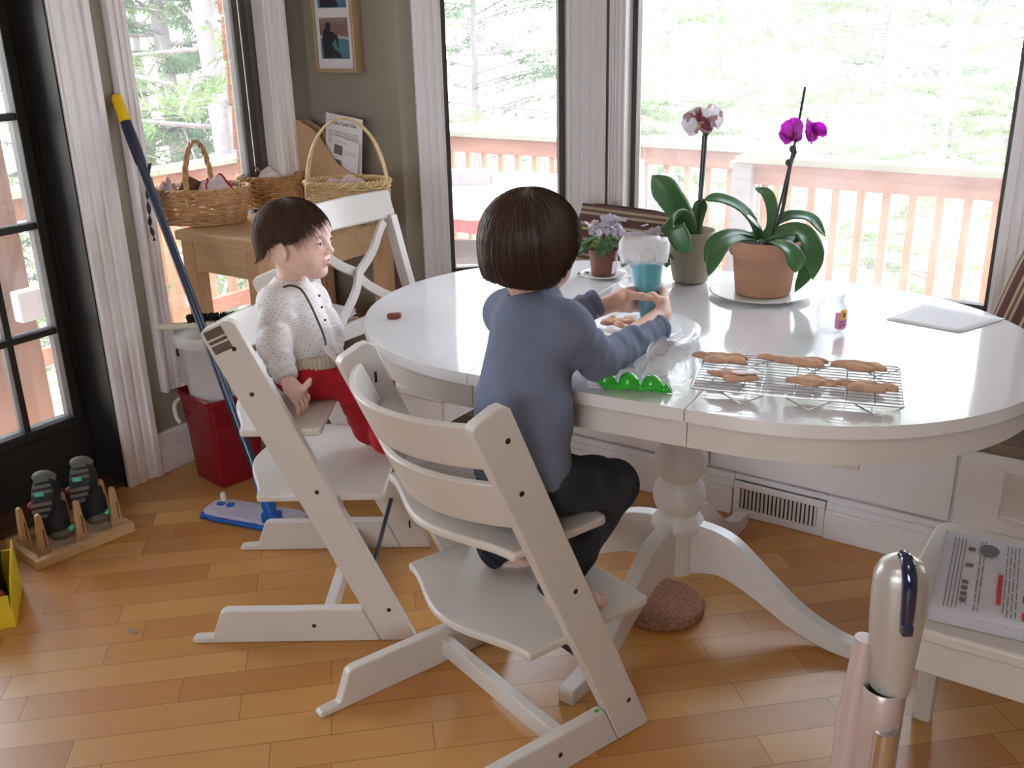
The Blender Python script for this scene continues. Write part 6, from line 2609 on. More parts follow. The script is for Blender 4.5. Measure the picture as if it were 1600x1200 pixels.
# feet
ftd = norm((Zp(940, 930, .31) - Zp(868, 930, .31)) * [1, 1, 0])
for an, sc_ in ((anR, 1.), (anL, 1.)):
    heel = an * [1, 1, 0] + np.array([0, 0, .306])
    S.cap(an, heel, .021, .019, .01)
    fd = ftd
    lat = np.cross([0, 0, 1], fd)
    bl = heel + fd * .070 + [0, 0, -.004]
    S.cap(heel, bl, .020, .015, .012, flat=(np.array([0, 0, 1.]), .8))
    S.cap(bl - lat * .012, bl + lat * .012, .014, .012, .008, flat=(np.array([0, 0, 1.]), .8))
    for q, (dl, ln_, r_) in enumerate(((-.017, .019, .0085), (-.006, .021, .0065), (.003, .019, .006), (.011, .016, .0056), (.018, .012, .005))):
        b0 = bl + lat * -dl + fd * .006
        S.cap(b0, b0 + fd * ln_ + [0, 0, -.003], r_, r_ * .95, .003)
S.build('body', M['skin'], boy, smooth_it=2)
eyes(HB, RB, SB, boy)


def wr_arm(ph, amp=.0022, f=24.):
    def fn(t, q, P):
        w_ = np.sin(f * t + ph + 90 * q[..., 2] + 55 * q[..., 0]) * .5 + np.sin(f * .6 * t + 2 * ph - 70 * q[..., 1] + 40 * q[..., 2]) * .4 + np.sin(f * 1.7 * t + 3 * ph + 120 * q[..., 0]) * .25
        return amp * w_ * (.35 + .65 * np.sin(np.clip(t, 0, 1) * PI))
    return fn


T = SDF(.0042)
FD = azdir(71.3)
T.cap(Dp(828, 520, 1.742), Dp(818, 640, 1.76), .078, .092, .03, flat=(FD, .86), wr=wr_arm(1., .0016, 9.))
T.cap(Dp(818, 640, 1.76), Dp(816, 742, 1.795), .092, .097, .02, flat=(FD, .86), wr=wr_arm(2., .0022, 10.), cutb=True)
T.cap(shR - (shR - shL) * .06, shL, .043, .043, .035)
T.cap(shR, shL, .034, .034, .02)
T.cap(Dp(840, 470, 1.755), Dp(835, 500, 1.755), .043, .05, .02)
for sh, el, cu, ph in ((shR, elR, cuR, .5), (shL, elL, cuL, 2.1)):
    T.cap(sh, el, .042, .037, .022, wr=wr_arm(ph, .0030, 18.))
    T.cap(el, cu, .036, .0255, .014, wr=wr_arm(ph + 1, .0030, 30.), cutb=True)
# open neck hole
T.cap(nk0 + (nk1 - nk0) * .25, nk1 + (nk1 - nk0), .037, .06, .004, '-')
T.build('shirt', M['shirt'], boy, smooth_it=1)
# cuff and neck ribbing
def band(c, d, r_, w_, m, parent, nm, flat_=1.):
    x_, y_, z_ = frame_of(d)
    P = [[c + (x_ * math.cos(t) + y_ * math.sin(t) * flat_) * (r_ + .0012 * math.sin(PI * q)) + z_ * w_ * (q - .5) for q in np.linspace(0, 1, 5)] for t in np.linspace(0, 2 * PI, 36, endpoint=False)]
    return MB().gridpts(np.array(P), .0028, closed_u=True).build(nm, m, parent, angle=180)


band(cuR - norm(cuR - elR) * .008, cuR - elR, .0262, .014, M['shirt'], boy, 'cuff')
band(cuL - norm(cuL - elL) * .008, cuL - elL, .0262, .014, M['shirt'], boy, 'cuff')
band(nk0 + (nk1 - nk0) * .2, nk1 - nk0, .042, .012, M['shirt'], boy, 'collar')
J_ = SDF(.0042)
J_.ell(Dp(815, 746, 1.83), (.084, .084, .060), None, .03)
for hp, kn, an, ph in ((hipR, knR, anR, .3), (hipL, knL, anL, 1.4)):
    J_.cap(hp, kn, .056, .047, .03, wr=wr_arm(ph, .0022, 16.))
    J_.cap(kn, an + (an - kn) * .05, .046, .033, .018, wr=wr_arm(ph, .0026, 22.), cutb=True)
J_.plane((0, 0, .508), (0, 0, -1)) if False else None
J_.build('jeans', M['jeans'], boy, smooth_it=1, fix=None)
for kn, an in ((knR, anR), (knL, anL)):
    band(an + norm(kn - an) * .0, an - kn, .0345, .020, M['jeans'], boy, 'trouser_cuff')
# seam on the near thigh
sm_ = [hipR + (knR - hipR) * t + (-FW) * (.0575 - .009 * t) + np.array([0, 0, -.008]) for t in np.linspace(.15, .95, 9)]
MB().tube(sm_, .0007, 4).build('side_seam', M['stitch'], boy)


def tm_boy(ph):
    # fringe at the brow, rising edge over the cheek, longest at the nape
    a = abs((math.degrees(ph) + 180) % 360 - 180)
    return float(np.interp(a, [0, 35, 60, 80, 100, 125, 180], [1.66, 1.66, 1.72, 1.92, 2.20, 2.48, 2.62]))


hair_mesh(HB, RB, SB, (.083, .073, .075), 18, tm_boy, lambda p: .14 + .20 * max(0, -math.cos(p)), .0040, 2600, 4, boy, M['hair_boy'], swirl=.5, strand_r=.0010, thick=.006, jag=.03, grooves=.0022, capcut=.05)

# =========================================================== the little girl
HG = Dp(463, 371, 2.265)
RG = head_frame(19., -4., 0.)
SG = 1.06
girl = thing('person', 'toddler in a dotted white blouse and red trousers, sitting in profile', 'person', (HG[0], HG[1], .535))
g_sR, g_sL = Dp(430, 474, 2.275), Dp(486, 468, 2.42)
g_eR, g_eL = Dp(428, 540, 2.25), Dp(514, 520, 2.425)
g_wR, g_wL = Dp(449, 593, 2.228), Dp(520, 566, 2.40)
g_hR, g_hL = Dp(482, 590, 2.31), Dp(492, 580, 2.42)
g_kR, g_kL = Dp(548, 594, 2.355), Dp(583, 590, 2.45)
g_aR, g_aL = Zp(577, 668, .425), Zp(606, 684, .42)
g_n0, g_n1 = Dp(456, 440, 2.315), HG + RG @ (np.array([-.020, 0, -.045]) * SG)
S = SDF(.0021)
add_head(S, HG, RG, SG)
S.cap(g_n0, g_n1, .031, .033, .018)
S.cap(Dp(458, 478, 2.345), Dp(474, 555, 2.36), .056, .068, .03)
S.cap(g_sR, g_sL, .028, .028, .03)
for a, b, c in ((g_sR, g_eR, g_wR), (g_sL, g_eL, g_wL)):
    S.cap(a, b, .027, .024, .02)
    S.cap(b, c, .0235, .0165, .015)
for a, b, c in ((g_hR, g_kR, g_aR), (g_hL, g_kL, g_aL)):
    S.cap(a, b, .040, .032, .02)
    S.cap(b, c, .031, .022, .015)
S.ell(Dp(478, 585, 2.365), (.062, .062, .045), None, .03)
# hand pressed on the seat
g_K = Dp(467, 617, 2.226)
tipd = Zp(486, 640, .543) - Zp(466, 612, .543)
add_hand(S, Dp(452, 600, 2.222), g_K, norm(-FW * -.2 + np.array([0, 0, -1.])), .92, [(.10, .45, .5), (.15, .5, .5), (.2, .55, .5), (.25, .6, .5)], [Dp(474, 607, 2.225), Dp(481, 600, 2.22), Dp(484, 594, 2.215)], side=-1, fl=.023, r=.0056, spread=.0150, k=.0012, fan=.20)
# other hand on the lap
add_hand(S, g_wL, Dp(530, 572, 2.40), np.array([0, 0, -1.]), .9, [(.2, .6, .5)] * 4, [Dp(532, 566, 2.39), Dp(538, 565, 2.385)], side=-1, fl=.022, r=.0066, spread=.0130)
for an, kn in ((g_aR, g_kR), (g_aL, g_kL)):
    heel = an * [1, 1, 0] + np.array([0, 0, .396])
    S.cap(an, heel, .020, .018, .01)
    S.cap(heel, heel + azdir(20) * .045, .018, .013, .01)
S.build('body', M['skin_girl'], girl, smooth_it=1)
eyes(HG, RG, SG, girl)
# lips as a coloured part lying on the mouth
lp = MB()
for zz, w_, r_, dx in ((-.0418, .0135, .0024, .0762), (-.0496, .0115, .0028, .0745)):
    lp = MB()
    pth = [HG + RG @ (np.array([dx - .0075 * (t * t), t * w_, zz + (.0016 * (1 - abs(t)) if zz > -.045 else .0012 * t * t)]) * SG) for t in np.linspace(-1, 1, 11)]
    lp.tube(pth, [max(.0004, r_ * (1 - t * t) ** .6) for t in np.linspace(-1, 1, 11)], 8)
    lp.build('lip', M['lip'], girl, angle=180)


def tm_girl(ph):
    a = abs((math.degrees(ph) + 180) % 360 - 180)
    return float(np.interp(a, [0, 25, 50, 70, 88, 100, 118, 140, 180], [1.36, 1.44, 1.62, 1.74, 1.74, 1.66, 1.84, 2.12, 2.25]))


hair, ptg = hair_mesh(HG, RG, SG, (.0815, .068, .0705), 14, tm_girl, lambda p: -.05 + .22 * max(0, -math.cos(p)), .0022, 3000, 9, girl, M['hair_girl'], swirl=.35, strand_r=.0008, thick=.003, straggle=.0012, grooves=.0006, jag=.05, capcut=.16)
# wispy fringe strands falling on the forehead and at the nape
wi = MB()
r_ = np.random.default_rng(3)
for i in range(430):
    ph = r_.uniform(-1.6, 1.6)
    t0 = tm_girl(ph) - r_.uniform(.25, .6)
    t1 = tm_girl(ph) + r_.uniform(.0, .42) * r_.uniform(.2, 1) * (1 if abs(ph) < 1.3 else .3)
    wi.tube([ptg(ph + .25 * q, t0 + (t1 - t0) * q, .0036 + .0045 * q) for q in np.linspace(0, 1, 9)], [.0008 * (1 - .7 * q) for q in np.linspace(0, 1, 9)], 3, caps=False)
for i in range(60):
    ph = PI + r_.normal(0, .5)
    t0 = tm_girl(ph) - .2
    t1 = tm_girl(ph) + r_.uniform(.0, .22)
    wi.tube([ptg(ph + .2 * q, t0 + (t1 - t0) * q, .003 + .012 * q * q * r_.uniform(-.2, 1)) for q in np.linspace(0, 1, 8)], [.0007 * (1 - .6 * q) for q in np.linspace(0, 1, 8)], 3, caps=False)
wi.build('wisps', M['hair_girl'], hair, angle=180)

T = SDF(.0038)
T.cap(Dp(452, 474, 2.345), Dp(463, 520, 2.35), .066, .076, .03, wr=wr_arm(.4, .0022, 14.))
T.cap(Dp(465, 520, 2.35), Dp(482, 575, 2.362), .074, .082, .02, wr=wr_arm(1.4, .0028, 14.), cutb=True)
T.cap(g_sR, g_sL, .038, .038, .03)
T.cap(Dp(455, 446, 2.315), Dp(456, 465, 2.33), .040, .05, .02)
for a, b, c, ph in ((g_sR, g_eR, g_wR, .2), (g_sL, g_eL, g_wL, 1.9)):
    T.cap(a, b, .040, .037, .02, wr=wr_arm(ph, .0032, 14.))
    T.cap(b, c, .036, .0265, .014, wr=wr_arm(ph + 1., .0034, 22.), cutb=True)
T.cap(g_n0 + (g_n1 - g_n0) * .30, g_n1 + (g_n1 - g_n0), .033, .06, .004, '-')
T.build('blouse', M['blouse'], girl, smooth_it=1)
# knitted edging of the pinafore over the blouse
pts_ = [(430, 446, 2.30), (436, 452, 2.262), (452, 446, 2.262), (470, 452, 2.262), (484, 474, 2.268), (496, 500, 2.275), (505, 522, 2.283), (511, 545, 2.288)]
pth = catmull([Dp(*p) for p in pts_], 6)
MB().tube(pth, .0026, 8).build('pinafore_edge', M['piping'], girl, angle=180)
P = []
wc = Dp(483, 570, 2.362)
wd = Dp(484, 585, 2.363) - Dp(478, 548, 2.36)
x_, y_, z_ = frame_of(wd)
for t in np.linspace(0, 2 * PI, 220, endpoint=False):
    rr = .0965 + .0012 * math.sin(t * 55)
    P.append([wc + (x_ * math.cos(t) + y_ * math.sin(t)) * (rr - .001 * abs(q)) + z_ * .016 * q for q in (-1, -.5, 0, .5, 1)])
MB().gridpts(np.array(P), .004, closed_u=True).build('ribbed_waistband', M['vest'], girl, angle=180)
MB().tube(catmull([Dp(508, 540, 2.287), Dp(520, 556, 2.29), Dp(532, 570, 2.30), Dp(541, 578, 2.31)], 5), [.013 - .0004 * i for i in range(16)], 10, flat=.35).build('trailing_tie', M['clothw'], girl, angle=180)
for x, y in ((499, 462), (503, 480), (508, 500)):
    MB().ball(Dp(x, y, 2.30), .0032, 10, 6).build('button', M['shoered'], girl)
Q = SDF(.0040)
Q.ell(Dp(478, 584, 2.365), (.078, .078, .052), None, .03)
for a, b, c, ph in ((g_hR, g_kR, g_aR, .3), (g_hL, g_kL, g_aL, 1.4)):
    Q.cap(a, b, .050, .048, .03, wr=wr_arm(ph, .0026, 12.))
    heel = c * [1, 1, 0] + np.array([0, 0, .406])
    Q.cap(b, c, .049, .040, .02, wr=wr_arm(ph + 2, .0030, 18.))
    Q.cap(c, heel + azdir(20) * .03, .037, .027, .015)
Q.plane(wc + norm(wd) * .006, -norm(wd), .004)
Q.build('trousers', M['redpants'], girl, smooth_it=1)
# ------------------------------------------------------------------ outside: deck, railings, furniture, trees
DKZ = -.20
deckm = MB()
for i in range(46):
    y = 2.95 + i * .146 - 4.2
    x0_, x1_ = -4.45, -2.86
    if y > 3.35:
        x1_ = 3.2
    if y + .14 > 4.75:
        x1_ = -1.86
    if y > 5.42:
        break
    deckm.bb((x0_, y, DKZ - .04), (x1_, y + .14, DKZ))
struct('deck_floor', deckm, M['deck'], smooth=False)
MB_ = MB()
for x0_, y0_, x1_, y1_ in ((-2.80, 2.76, 3.2, 3.36),):
    MB_.bb((x0_, 3.30, DKZ - .04), (x1_, 3.36, DKZ))
RAILZ = .715


def railing(label, a, b, nb, posts, capw=.14, RAILZ=RAILZ, postm='cedarv'):
    a, b = np.array([*a, 0.]), np.array([*b, 0.])
    d = norm(b - a)
    L_ = np.linalg.norm(b - a)
    nrm = np.array([-d[1], d[0], 0])
    t = thing('deck_railing', label, 'railing', (a[0], a[1], DKZ), 0, 'cedar railings around the deck')
    def at(s_, z):
        return a + d * s_ + np.array([0, 0, z])
    MB().beam(at(-.07, RAILZ - .016), at(L_ + .07, RAILZ - .016), capw, .032).build('cap', M['greycap'], t, bevel=.003)
    MB().beam(at(0, RAILZ - .032 - .055), at(L_, RAILZ - .032 - .055), .036, .10).build('top_rail', M['cedar'], t, bevel=.003)
    MB().beam(at(0, DKZ + .10), at(L_, DKZ + .10), .036, .085).build('bottom_rail', M['cedar'], t, bevel=.003)
    for i in range(nb):
        s_ = L_ * (i + .5) / nb
        MB().beam(at(s_, DKZ + .07) + nrm * .03, at(s_, RAILZ - .06) + nrm * .03, .036, .036, up=nrm).build('baluster', M['cedarv'], t, smooth=False)
    for s_ in posts:
        MB().beam(at(s_, DKZ - .02), at(s_, RAILZ - .033), .10, .10, up=nrm).build('post', M[postm], t, bevel=.004)
    return t


railing('left deck railing running away behind the window with the twisted-handle basket', (-4.38, -1.0), (-4.38, 5.36), 46, (.0, 2.1, 4.2, 6.36), RAILZ=.69)
railing('back deck railing running behind the octagonal red table to the stepped corner', (-4.24, 5.40), (-1.98, 5.40), 17, (2.26,), RAILZ=.67)
railing('short deck railing joining the back railing to the nearer right-hand one', (-1.86, 5.30), (-1.86, 4.85), 3, (), RAILZ=.67)
railing('near deck railing seen behind the orchids through the widest window', (-1.78, 4.72), (3.1, 4.72), 42, (-.04, 2.4, 4.88), postm='greywood')

# octagonal red table with crossed legs, grey bench and white slatted chair
PT = np.array([-2.95, 4.22, 0])
rt = thing('patio_table', 'octagonal table with a weathered top and crossed red legs on the deck', 'table', (PT[0], PT[1], DKZ))
oc_ = [(.66 * math.cos(PI / 8 + k * PI / 4), .66 * math.sin(PI / 8 + k * PI / 4)) for k in range(8)]
MB().prism(oc_, (PT[0], PT[1], .50), (1, 0, 0), (0, 1, 0), .034).build('tabletop', mat('sun_bleached_red', sr(206, 170, 170), .7, var=.1), rt, bevel=.004)
MB().prism([(x * .93, y * .93) for x, y in oc_], (PT[0], PT[1], .43), (1, 0, 0), (0, 1, 0), .07).build('apron', M['redwood'], rt, bevel=.004)
for s in (1, -1):
    for q in (1, -1):
        MB().beam((PT[0] + q * .50, PT[1] + s * .32, .43), (PT[0] - q * .46, PT[1] + s * .32, DKZ + .01), .04, .09, up=(0, 1, 0)).build('leg', M['redwood'], rt, bevel=.003)
MB().beam((PT[0], PT[1] - .32, .12), (PT[0], PT[1] + .32, .12), .09, .04).build('stretcher', M['redwood'], rt, bevel=.003)
gb_ = thing('garden_bench', 'grey weathered bench back standing behind the octagonal deck table', 'bench', (-3.55, 4.6, DKZ))
p0, p1 = Dp(706, 262, 5.25), Dp(764, 268, 5.25)
d_ = norm((p1 - p0) * [1, 1, 0])
pb0, pb1 = p0 - d_ * .35, p1
for z0 in (.36, .50):
    MB().beam([pb0[0], pb0[1], z0 + .06], [pb1[0], pb1[1], z0 + .06], .03, .12).build('back_slat', M['greywood'], gb_, bevel=.003)
nn_ = np.array([-d_[1], d_[0], 0])
nn_ = nn_ if nn_ @ FW < 0 else -nn_
for s in (.02, .98):
    q = pb0 * (1 - s) + pb1 * s
    MB().beam([q[0], q[1], DKZ], [q[0] - nn_[0] * .06, q[1] - nn_[1] * .06, .58], .06, .045, up=tuple(nn_)).build('upright', M['greywood'], gb_, bevel=.003)
    MB().beam([q[0] + nn_[0] * .38, q[1] + nn_[1] * .38, DKZ], [q[0] + nn_[0] * .38, q[1] + nn_[1] * .38, .20], .06, .05, up=tuple(nn_)).build('leg', M['greywood'], gb_, bevel=.003)
mid = (pb0 + pb1) / 2
MB().box((mid[0] + nn_[0] * .2, mid[1] + nn_[1] * .2, .22), (np.linalg.norm(pb1 - pb0), .42, .035), np.column_stack([d_, nn_, [0, 0, 1]])).build('seat', M['greywood'], gb_, bevel=.003)
ac = thing('deck_chair', 'pale slatted deck chair between the back railing and the widest window', 'chair', Dp(1005, 300, 5.2) * [1, 1, 0] + [0, 0, DKZ])
c_ = Dp(1004, 290, 5.2)
ux, uy = norm(RT * [1, 1, 0]), norm(FW * [1, 1, 0])
for k in range(5):
    o_ = ux * (k - 2) * .062
    MB().beam(np.array([c_[0], c_[1], .10]) + o_ * .8, np.array([c_[0], c_[1], .56 + .04 * (2 - abs(k - 2))]) + o_ * 1.15 + uy * .16, .055, .02, up=tuple(-uy)).build('back_slat', M['greywood'], ac, bevel=.003)
for s in (1, -1):
    MB().beam(np.array([c_[0], c_[1], .24]) + ux * s * .26 + uy * .1, np.array([c_[0], c_[1], .26]) + ux * s * .30 - uy * .5, .10, .025).build('arm', M['greywood'], ac, bevel=.003)
    MB().beam(np.array([c_[0], c_[1], DKZ]) + ux * s * .27 - uy * .44, np.array([c_[0], c_[1], .25]) + ux * s * .27 - uy * .44, .07, .025, up=tuple(uy)).build('leg', M['greywood'], ac, bevel=.003)
    MB().beam(np.array([c_[0], c_[1], DKZ]) + ux * s * .27 + uy * .12, np.array([c_[0], c_[1], .24]) + ux * s * .27 + uy * .08, .07, .025, up=tuple(uy)).build('leg', M['greywood'], ac, bevel=.003)
MB().box(np.array([c_[0], c_[1], .12]) - uy * .22, (.50, .48, .025), np.column_stack([ux, uy, [0, 0, 1]]) @ rotx(.15)).build('seat', M['greywood'], ac, bevel=.003)

# exterior shake-clad wall end seen through the left window
shk = MB()
for i in range(18):
    z = -.25 + i * .165
    ex = .012 * math.sin(i * 2.3) + .01 * (i % 2)
    shk.box((-2.97 + ex / 2, 2.71, z + .08), (.30 + ex, .10, .160), rotx(-.08))
struct('wall_exterior_shakes', shk, M['shake'], bevel=.006)

# things beyond the glazed door
pst = thing('deck_post', 'thick brown timber post standing outside the glazed door', 'post', (-3.42, 1.70, DKZ))
MB().bb((-3.50, 1.60, DKZ), (-3.34, 1.86, 2.6)).build('timber', M['cedarv'], pst, bevel=.006)
wb2 = thing('outdoor_box', 'small white electrical box fixed to the timber post outside', 'box', (-3.32, 1.80, .47))
q = Xp(38, 475, -3.335)
MB().bb((-3.339, q[1] - .045, q[2] - .055), (-3.29, q[1] + .045, q[2] + .055)).build('housing', M['paper'], wb2, bevel=.006)
dm_ = thing('door_mat', 'ribbed grey outdoor mat on the deck outside the glazed door', 'mat', (-3.6, 1.9, DKZ))
mm = MB()
for i in range(24):
    mm.bb((-3.95 + i * .028, 1.45, DKZ + .001), (-3.93 + i * .028, 2.55, DKZ + .012))
mm.bb((-3.95, 1.45, DKZ + .0005), (-3.28, 2.55, DKZ + .007))
mm.build('pile', M['matgrey'], dm_, smooth=False)

# ground falling away beyond the deck
hl = MB()
def gz(x, y):
    r_ = math.hypot(x + 1, y - 2)
    return -2.3 - .03 * r_ + .35 * math.sin(x * .35) * math.cos(y * .27) + max(0, r_ - 16) * .22
hl.grid(lambda a, b: (lambda x, y: (x, y, gz(x, y)))(-45 + 80 * a, -30 + 85 * b), 70, 70)
struct('ground_hillside', hl, M['hill'], angle=180)

RN = np.random.default_rng(77)


def fast_quads(name, V, m, parent):
    "mesh of loose quads (needles): V is (n*4, 3)"
    n = len(V) // 4
    V = V - np.array(parent.location)
    me = bpy.data.meshes.new(name)
    me.vertices.add(len(V))
    me.vertices.foreach_set('co', V.astype(np.float32).ravel())
    me.loops.add(n * 4)
    me.loops.foreach_set('vertex_index', np.arange(n * 4, dtype=np.int32))
    me.polygons.add(n)
    me.polygons.foreach_set('loop_start', np.arange(n, dtype=np.int32) * 4)
    me.polygons.foreach_set('loop_total', np.full(n, 4, np.int32))
    me.materials.append(m)
    me.update(calc_edges=True)
    o = bpy.data.objects.new(name, me)
    COL.objects.link(o)
    o.parent = parent
    return o


def vn(a):
    return a / (np.linalg.norm(a, axis=-1, keepdims=True) + 1e-9)


def needles(sprays, n, r):
    "n needles round each spray (point, direction, length)"
    P_ = np.repeat(np.array([s_[0] for s_ in sprays]), n, 0)
    D_ = np.repeat(np.array([s_[1] for s_ in sprays]), n, 0)
    L_ = np.repeat(np.array([s_[2] for s_ in sprays]), n)[:, None]
    k = len(P_)
    e = vn(D_ * r.uniform(.2, 1, (k, 1)) + vn(r.normal(0, 1, (k, 3))) * .9)
    q = P_ + D_ * L_ * r.uniform(0, 1, (k, 1))
    l = L_ * r.uniform(.25, .5, (k, 1))
    w_ = l * .045 + .0016
    s_ = vn(np.cross(e, r.normal(0, 1, (k, 3)))) * w_
    return np.stack([q - s_, q + s_, q + e * l + s_ * .4, q + e * l - s_ * .4], 1).reshape(-1, 3)


def conifer(label, base, h, r0, lean, seed, dens, m, spread, zmin=0.15, group='pine trees beyond the deck', bare=0.):
    r = np.random.default_rng(seed)
    t = thing('pine_tree', label, 'tree', base, 0, group)
    base = np.asarray(base, float)
    top = base + np.array([lean[0], lean[1], h])
    tr_ = [base + (top - base) * q + np.array([.06 * math.sin(5 * q + seed), .05 * math.cos(4 * q), 0]) for q in np.linspace(0, 1, 12)]
    MB().tube(tr_, [r0 * (1 - .8 * q) for q in np.linspace(0, 1, 12)], 12).build('trunk', M['bark'], t, angle=180)
    br_ = MB()
    nd = []
    nb = int(dens)
    for i in range(nb):
        q = zmin + (1 - zmin) * (i + r.uniform(0, 1)) / nb
        p = base + (top - base) * q
        a = r.uniform(0, 2 * PI)
        L_ = spread * (1 - q) ** .6 * r.uniform(.6, 1.1) + .3
        d = norm(np.array([math.cos(a), math.sin(a), r.uniform(-.15, .35)]))
        pts = [p, p + d * L_ * .5 + [0, 0, -.02 * L_], p + d * L_ + [0, 0, -.12 * L_]]
        cp = catmull(pts, 3)
        br_.tube(cp, [(.016 if r0 > .09 else .010) * (1 - .8 * j / (len(cp) - 1)) + .003 for j in range(len(cp))], 4, caps=False)
        if r.uniform() < bare:
            continue
        side = norm(np.cross(d, [0, 0, 1]))
        for k in range(10):
            s_ = .2 + .8 * k / 9
            c = cp[0] + (cp[-1] - cp[0]) * s_
            for sg in (1, -1):
                dd = norm(d * .7 + side * sg * r.uniform(.4, 1.) + np.array([0, 0, r.uniform(-.1, .3)]))
                nd.append((c, dd, .17 * r.uniform(.7, 1.3) * (.6 + .4 * spread / 2)))
    br_.build('branches', M['bark'], t, angle=180)
    fast_quads('needles', needles(nd, 26, r), m, t)
    return t


def gpt(px, py, dist):
    p = Dp(px, py, dist)
    return np.array([p[0], p[1], gz(p[0], p[1])])


conifer('thick grey trunk with needled branches behind the left window', gpt(352, 200, 7.0), 9., .12, (-.25, .1), 1, 70, M['pine_n'], 2.6)
conifer('bushy green pine filling the left window between trunk and casing', gpt(262, 160, 9.5), 9., .12, (.1, .1), 2, 210, M['pine_d'], 2.4, .05)
conifer('pine seen through the glazed door beside the timber post', gpt(30, 150, 9.), 8.5, .14, (.2, 0), 3, 130, M['pine_n'], 2.4, .05)
conifer('green pine behind the boy-side window with drooping boughs near the casing', gpt(745, 150, 12.), 8.6, .06, (0, 0), 4, 80, M['pine_d'], 2.6, .3)
conifer('tall straight grey trunk standing behind the white orchid flowers', gpt(1205, 150, 10.), 12., .115, (.1, 0), 5, 90, M['pine_n'], 3.0, .35)
conifer('broad pine with long boughs behind the purple orchid flower', gpt(1395, 150, 11.), 9.5, .08, (-.4, 0), 6, 120, M['pine_n'], 3.2, .22)
conifer('slender leaning pine near the right edge of the widest window', gpt(1535, 200, 12.), 10., .08, (1.2, 0), 7, 60, M['pine_d'], 2.6, .2)
conifer('slim pine far off between the two bay windows', gpt(1040, 150, 15.), 9.5, .07, (0, 0), 8, 70, M['pine_n'], 2.4, .15)
conifer('far pine low down between the left and middle windows', gpt(560, 150, 13.), 8.5, .07, (0, 0), 9, 80, M['pine_d'], 2.4, .1)
conifer('far pine behind the broad pine, showing through its boughs', gpt(1300, 150, 17.), 11., .08, (0, 0), 10, 80, M['pine_d'], 2.6, .1)
conifer('young pine low behind the balusters at the right of the widest window', gpt(1470, 330, 8.0), 3.2, .05, (0, 0), 12, 46, M['pine_n'], 1.2, .1)
conifer('young pine low behind the balusters beneath the white orchid', gpt(1060, 330, 9.0), 3.0, .05, (0, 0), 13, 46, M['pine_n'], 1.2, .1)
# leafless trees and undergrowth
bt_group = 'leafless trees beyond the deck'
for k, (px, py, ds, h, ln) in enumerate(((1450, 200, 13., 9., (.9, .2)), (1500, 200, 11., 9., (-.4, .2)), (1230, 200, 15., 9., (.3, 0)), (1110, 220, 16., 9., (.3, 0)), (300, 200, 14., 9., (.2, 0)), (230, 200, 12., 9., (-.2, 0)))):
    b_ = gpt(px, py, ds)
    lab = ['leafless grey tree leaning right near the widest window\'s right edge', 'leafless tree crossing the leaning one near the right window edge', 'thin leafless tree behind the purple orchid', 'leafless tree behind the white orchid stem', 'leafless tree behind the green pine in the left window', 'leafless tree beside the left window casing'][k]
    t = thing('bare_tree', lab, 'tree', b_, 0, bt_group)
    top = b_ + np.array([ln[0], ln[1], h])
    MB().tube([b_ + (top - b_) * q + np.array([.1 * math.sin(6 * q + k), 0, 0]) for q in np.linspace(0, 1, 10)], [.09 * (1 - .8 * q) for q in np.linspace(0, 1, 10)], 8).build('trunk', M['bark'], t, angle=180)
    bb_ = MB()
    for i in range(26):
        q = RN.uniform(.25, .95)
        p = b_ + (top - b_) * q
        a = RN.uniform(0, 2 * PI)
        d = norm(np.array([math.cos(a), math.sin(a), RN.uniform(.2, 1.2)]))
        L_ = RN.uniform(.6, 1.9)
        bb_.tube(catmull([p, p + d * L_ * .5 + RN.normal(0, .08, 3), p + d * L_ + RN.normal(0, .15, 3)], 3), [.022 * (1 - .13 * j) for j in range(7)], 4, caps=False)
        e = norm(d + RN.normal(0, .6, 3))
        bb_.tube([p + d * L_ * .5, p + d * L_ * .5 + e * L_ * .5], [.010, .004], 4, caps=False)
    bb_.build('branches', M['bark'], t, angle=180)
un = MB()
for i in range(2200):
    px, ds = RN.uniform(180, 1600), RN.uniform(8, 20)
    p = gpt(px, 300, ds)
    for k in range(3):
        d = norm(np.array([RN.normal(0, .5), RN.normal(0, .5), 1.]))
        q = p + RN.normal(0, .15, 3) * [1, 1, 0]
        L_ = RN.uniform(.3, 1.1)
        w_ = norm(np.cross(d, RN.normal(0, 1, 3))) * .008
        un.raw([q - w_, q + w_, q + d * L_ + w_ * .3, q + d * L_ - w_ * .3], [(0, 1, 2, 3)])
o = un.build('undergrowth', M['brush'], smooth=False)
tag(o, 'dry reddish brush and twigs covering the slope beyond the deck', 'undergrowth', None, 'stuff')
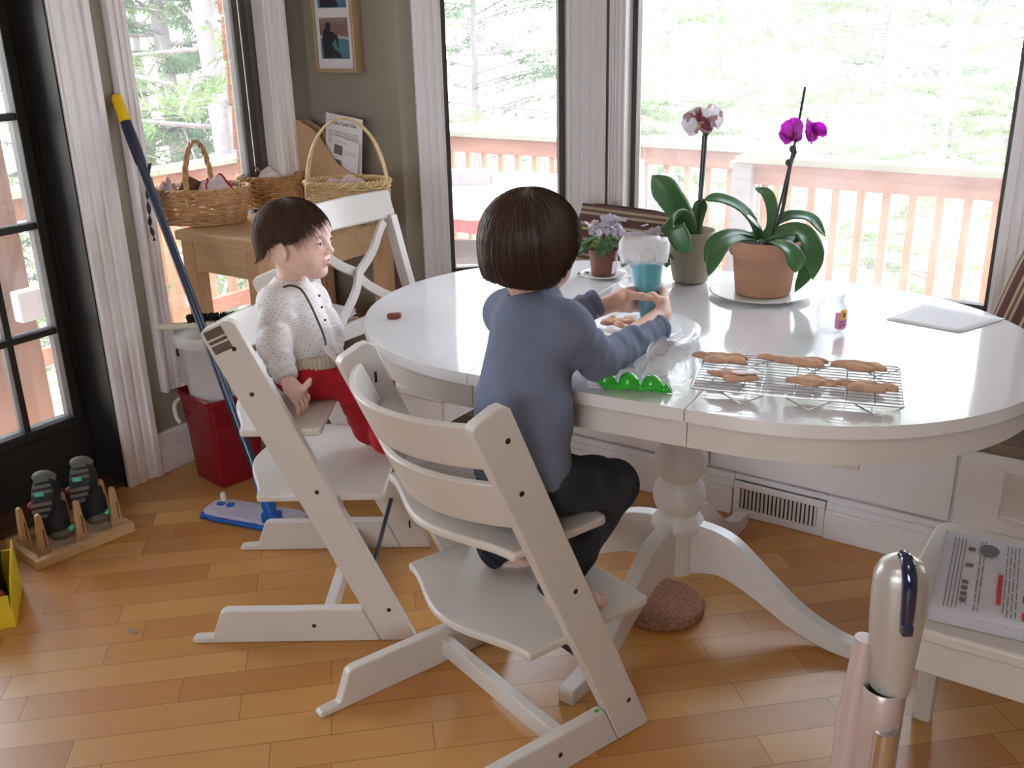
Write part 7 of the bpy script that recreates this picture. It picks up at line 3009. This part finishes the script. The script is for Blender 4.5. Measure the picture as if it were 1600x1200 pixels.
# ------------------------------------------------------------------ camera, light, world
cam = bpy.data.cameras.new('camera')
cam.sensor_width = 36.
cam.lens = FPX / 1600 * 36.
cam.clip_start = .05
cam.clip_end = 200
co = bpy.data.objects.new('camera', cam)
COL.objects.link(co)
Mx = Matrix.Identity(4)
for i in range(3):
    Mx[i][0], Mx[i][1], Mx[i][2], Mx[i][3] = RT[i], UP[i], -FW[i], EYE[i]
co.matrix_world = Mx
SC.camera = co

w = bpy.data.worlds.new('sky')
SC.world = w
w.use_nodes = True
nt = w.node_tree
bg = nt.nodes['Background']
t = N(nt, 'ShaderNodeTexCoord')
sx = N(nt, 'ShaderNodeSeparateXYZ')
nt.links.new(t.outputs['Generated'], sx.inputs[0])
cr = ramp(nt, sx.outputs[2], [(.0, (.92, .95, 1., 1)), (.25, (.88, .94, 1., 1)), (.9, (.62, .78, 1., 1))])
nt.links.new(cr, bg.inputs['Color'])
bg.inputs['Strength'].default_value = 9.2


def sun(az_from, elev, e, ang, col):
    l = bpy.data.lights.new('sun', 'SUN')
    l.energy = e
    l.angle = math.radians(ang)
    l.color = col
    o = bpy.data.objects.new('sun', l)
    COL.objects.link(o)
    d = np.array([math.cos(elev) * az_from[0], math.cos(elev) * az_from[1], math.sin(elev)])
    o.rotation_euler = Vector(-d).to_track_quat('-Z', 'Y').to_euler()
    return o


_a = norm([.5, .85])
sun(_a, math.radians(57), 11., 2., (1., .95, .86))


def area(loc, rot, size, e, col):
    l = bpy.data.lights.new('room_fill', 'AREA')
    l.shape = 'DISK'
    l.size = size
    l.energy = e
    l.color = col
    o = bpy.data.objects.new('room_fill', l)
    COL.objects.link(o)
    o.location = loc
    o.rotation_euler = rot
    return o


area((0, -.9, CEIL - .035), (0, 0, 0), .5, 10., (1., .93, .86))  # added warm fill inside the made-up ceiling fixture

SC.view_settings.view_transform = 'Standard'
SC.view_settings.look = 'None'
SC.view_settings.exposure = .3
SC.view_settings.gamma = 1.
SC.cycles.use_denoising = True
SC.cycles.max_bounces = 10
SC.cycles.diffuse_bounces = 5
SC.cycles.glossy_bounces = 4
SC.cycles.transparent_max_bounces = 16
SC.cycles.sample_clamp_indirect = 8.
SC.cycles.caustics_reflective = False
SC.cycles.caustics_refractive = False
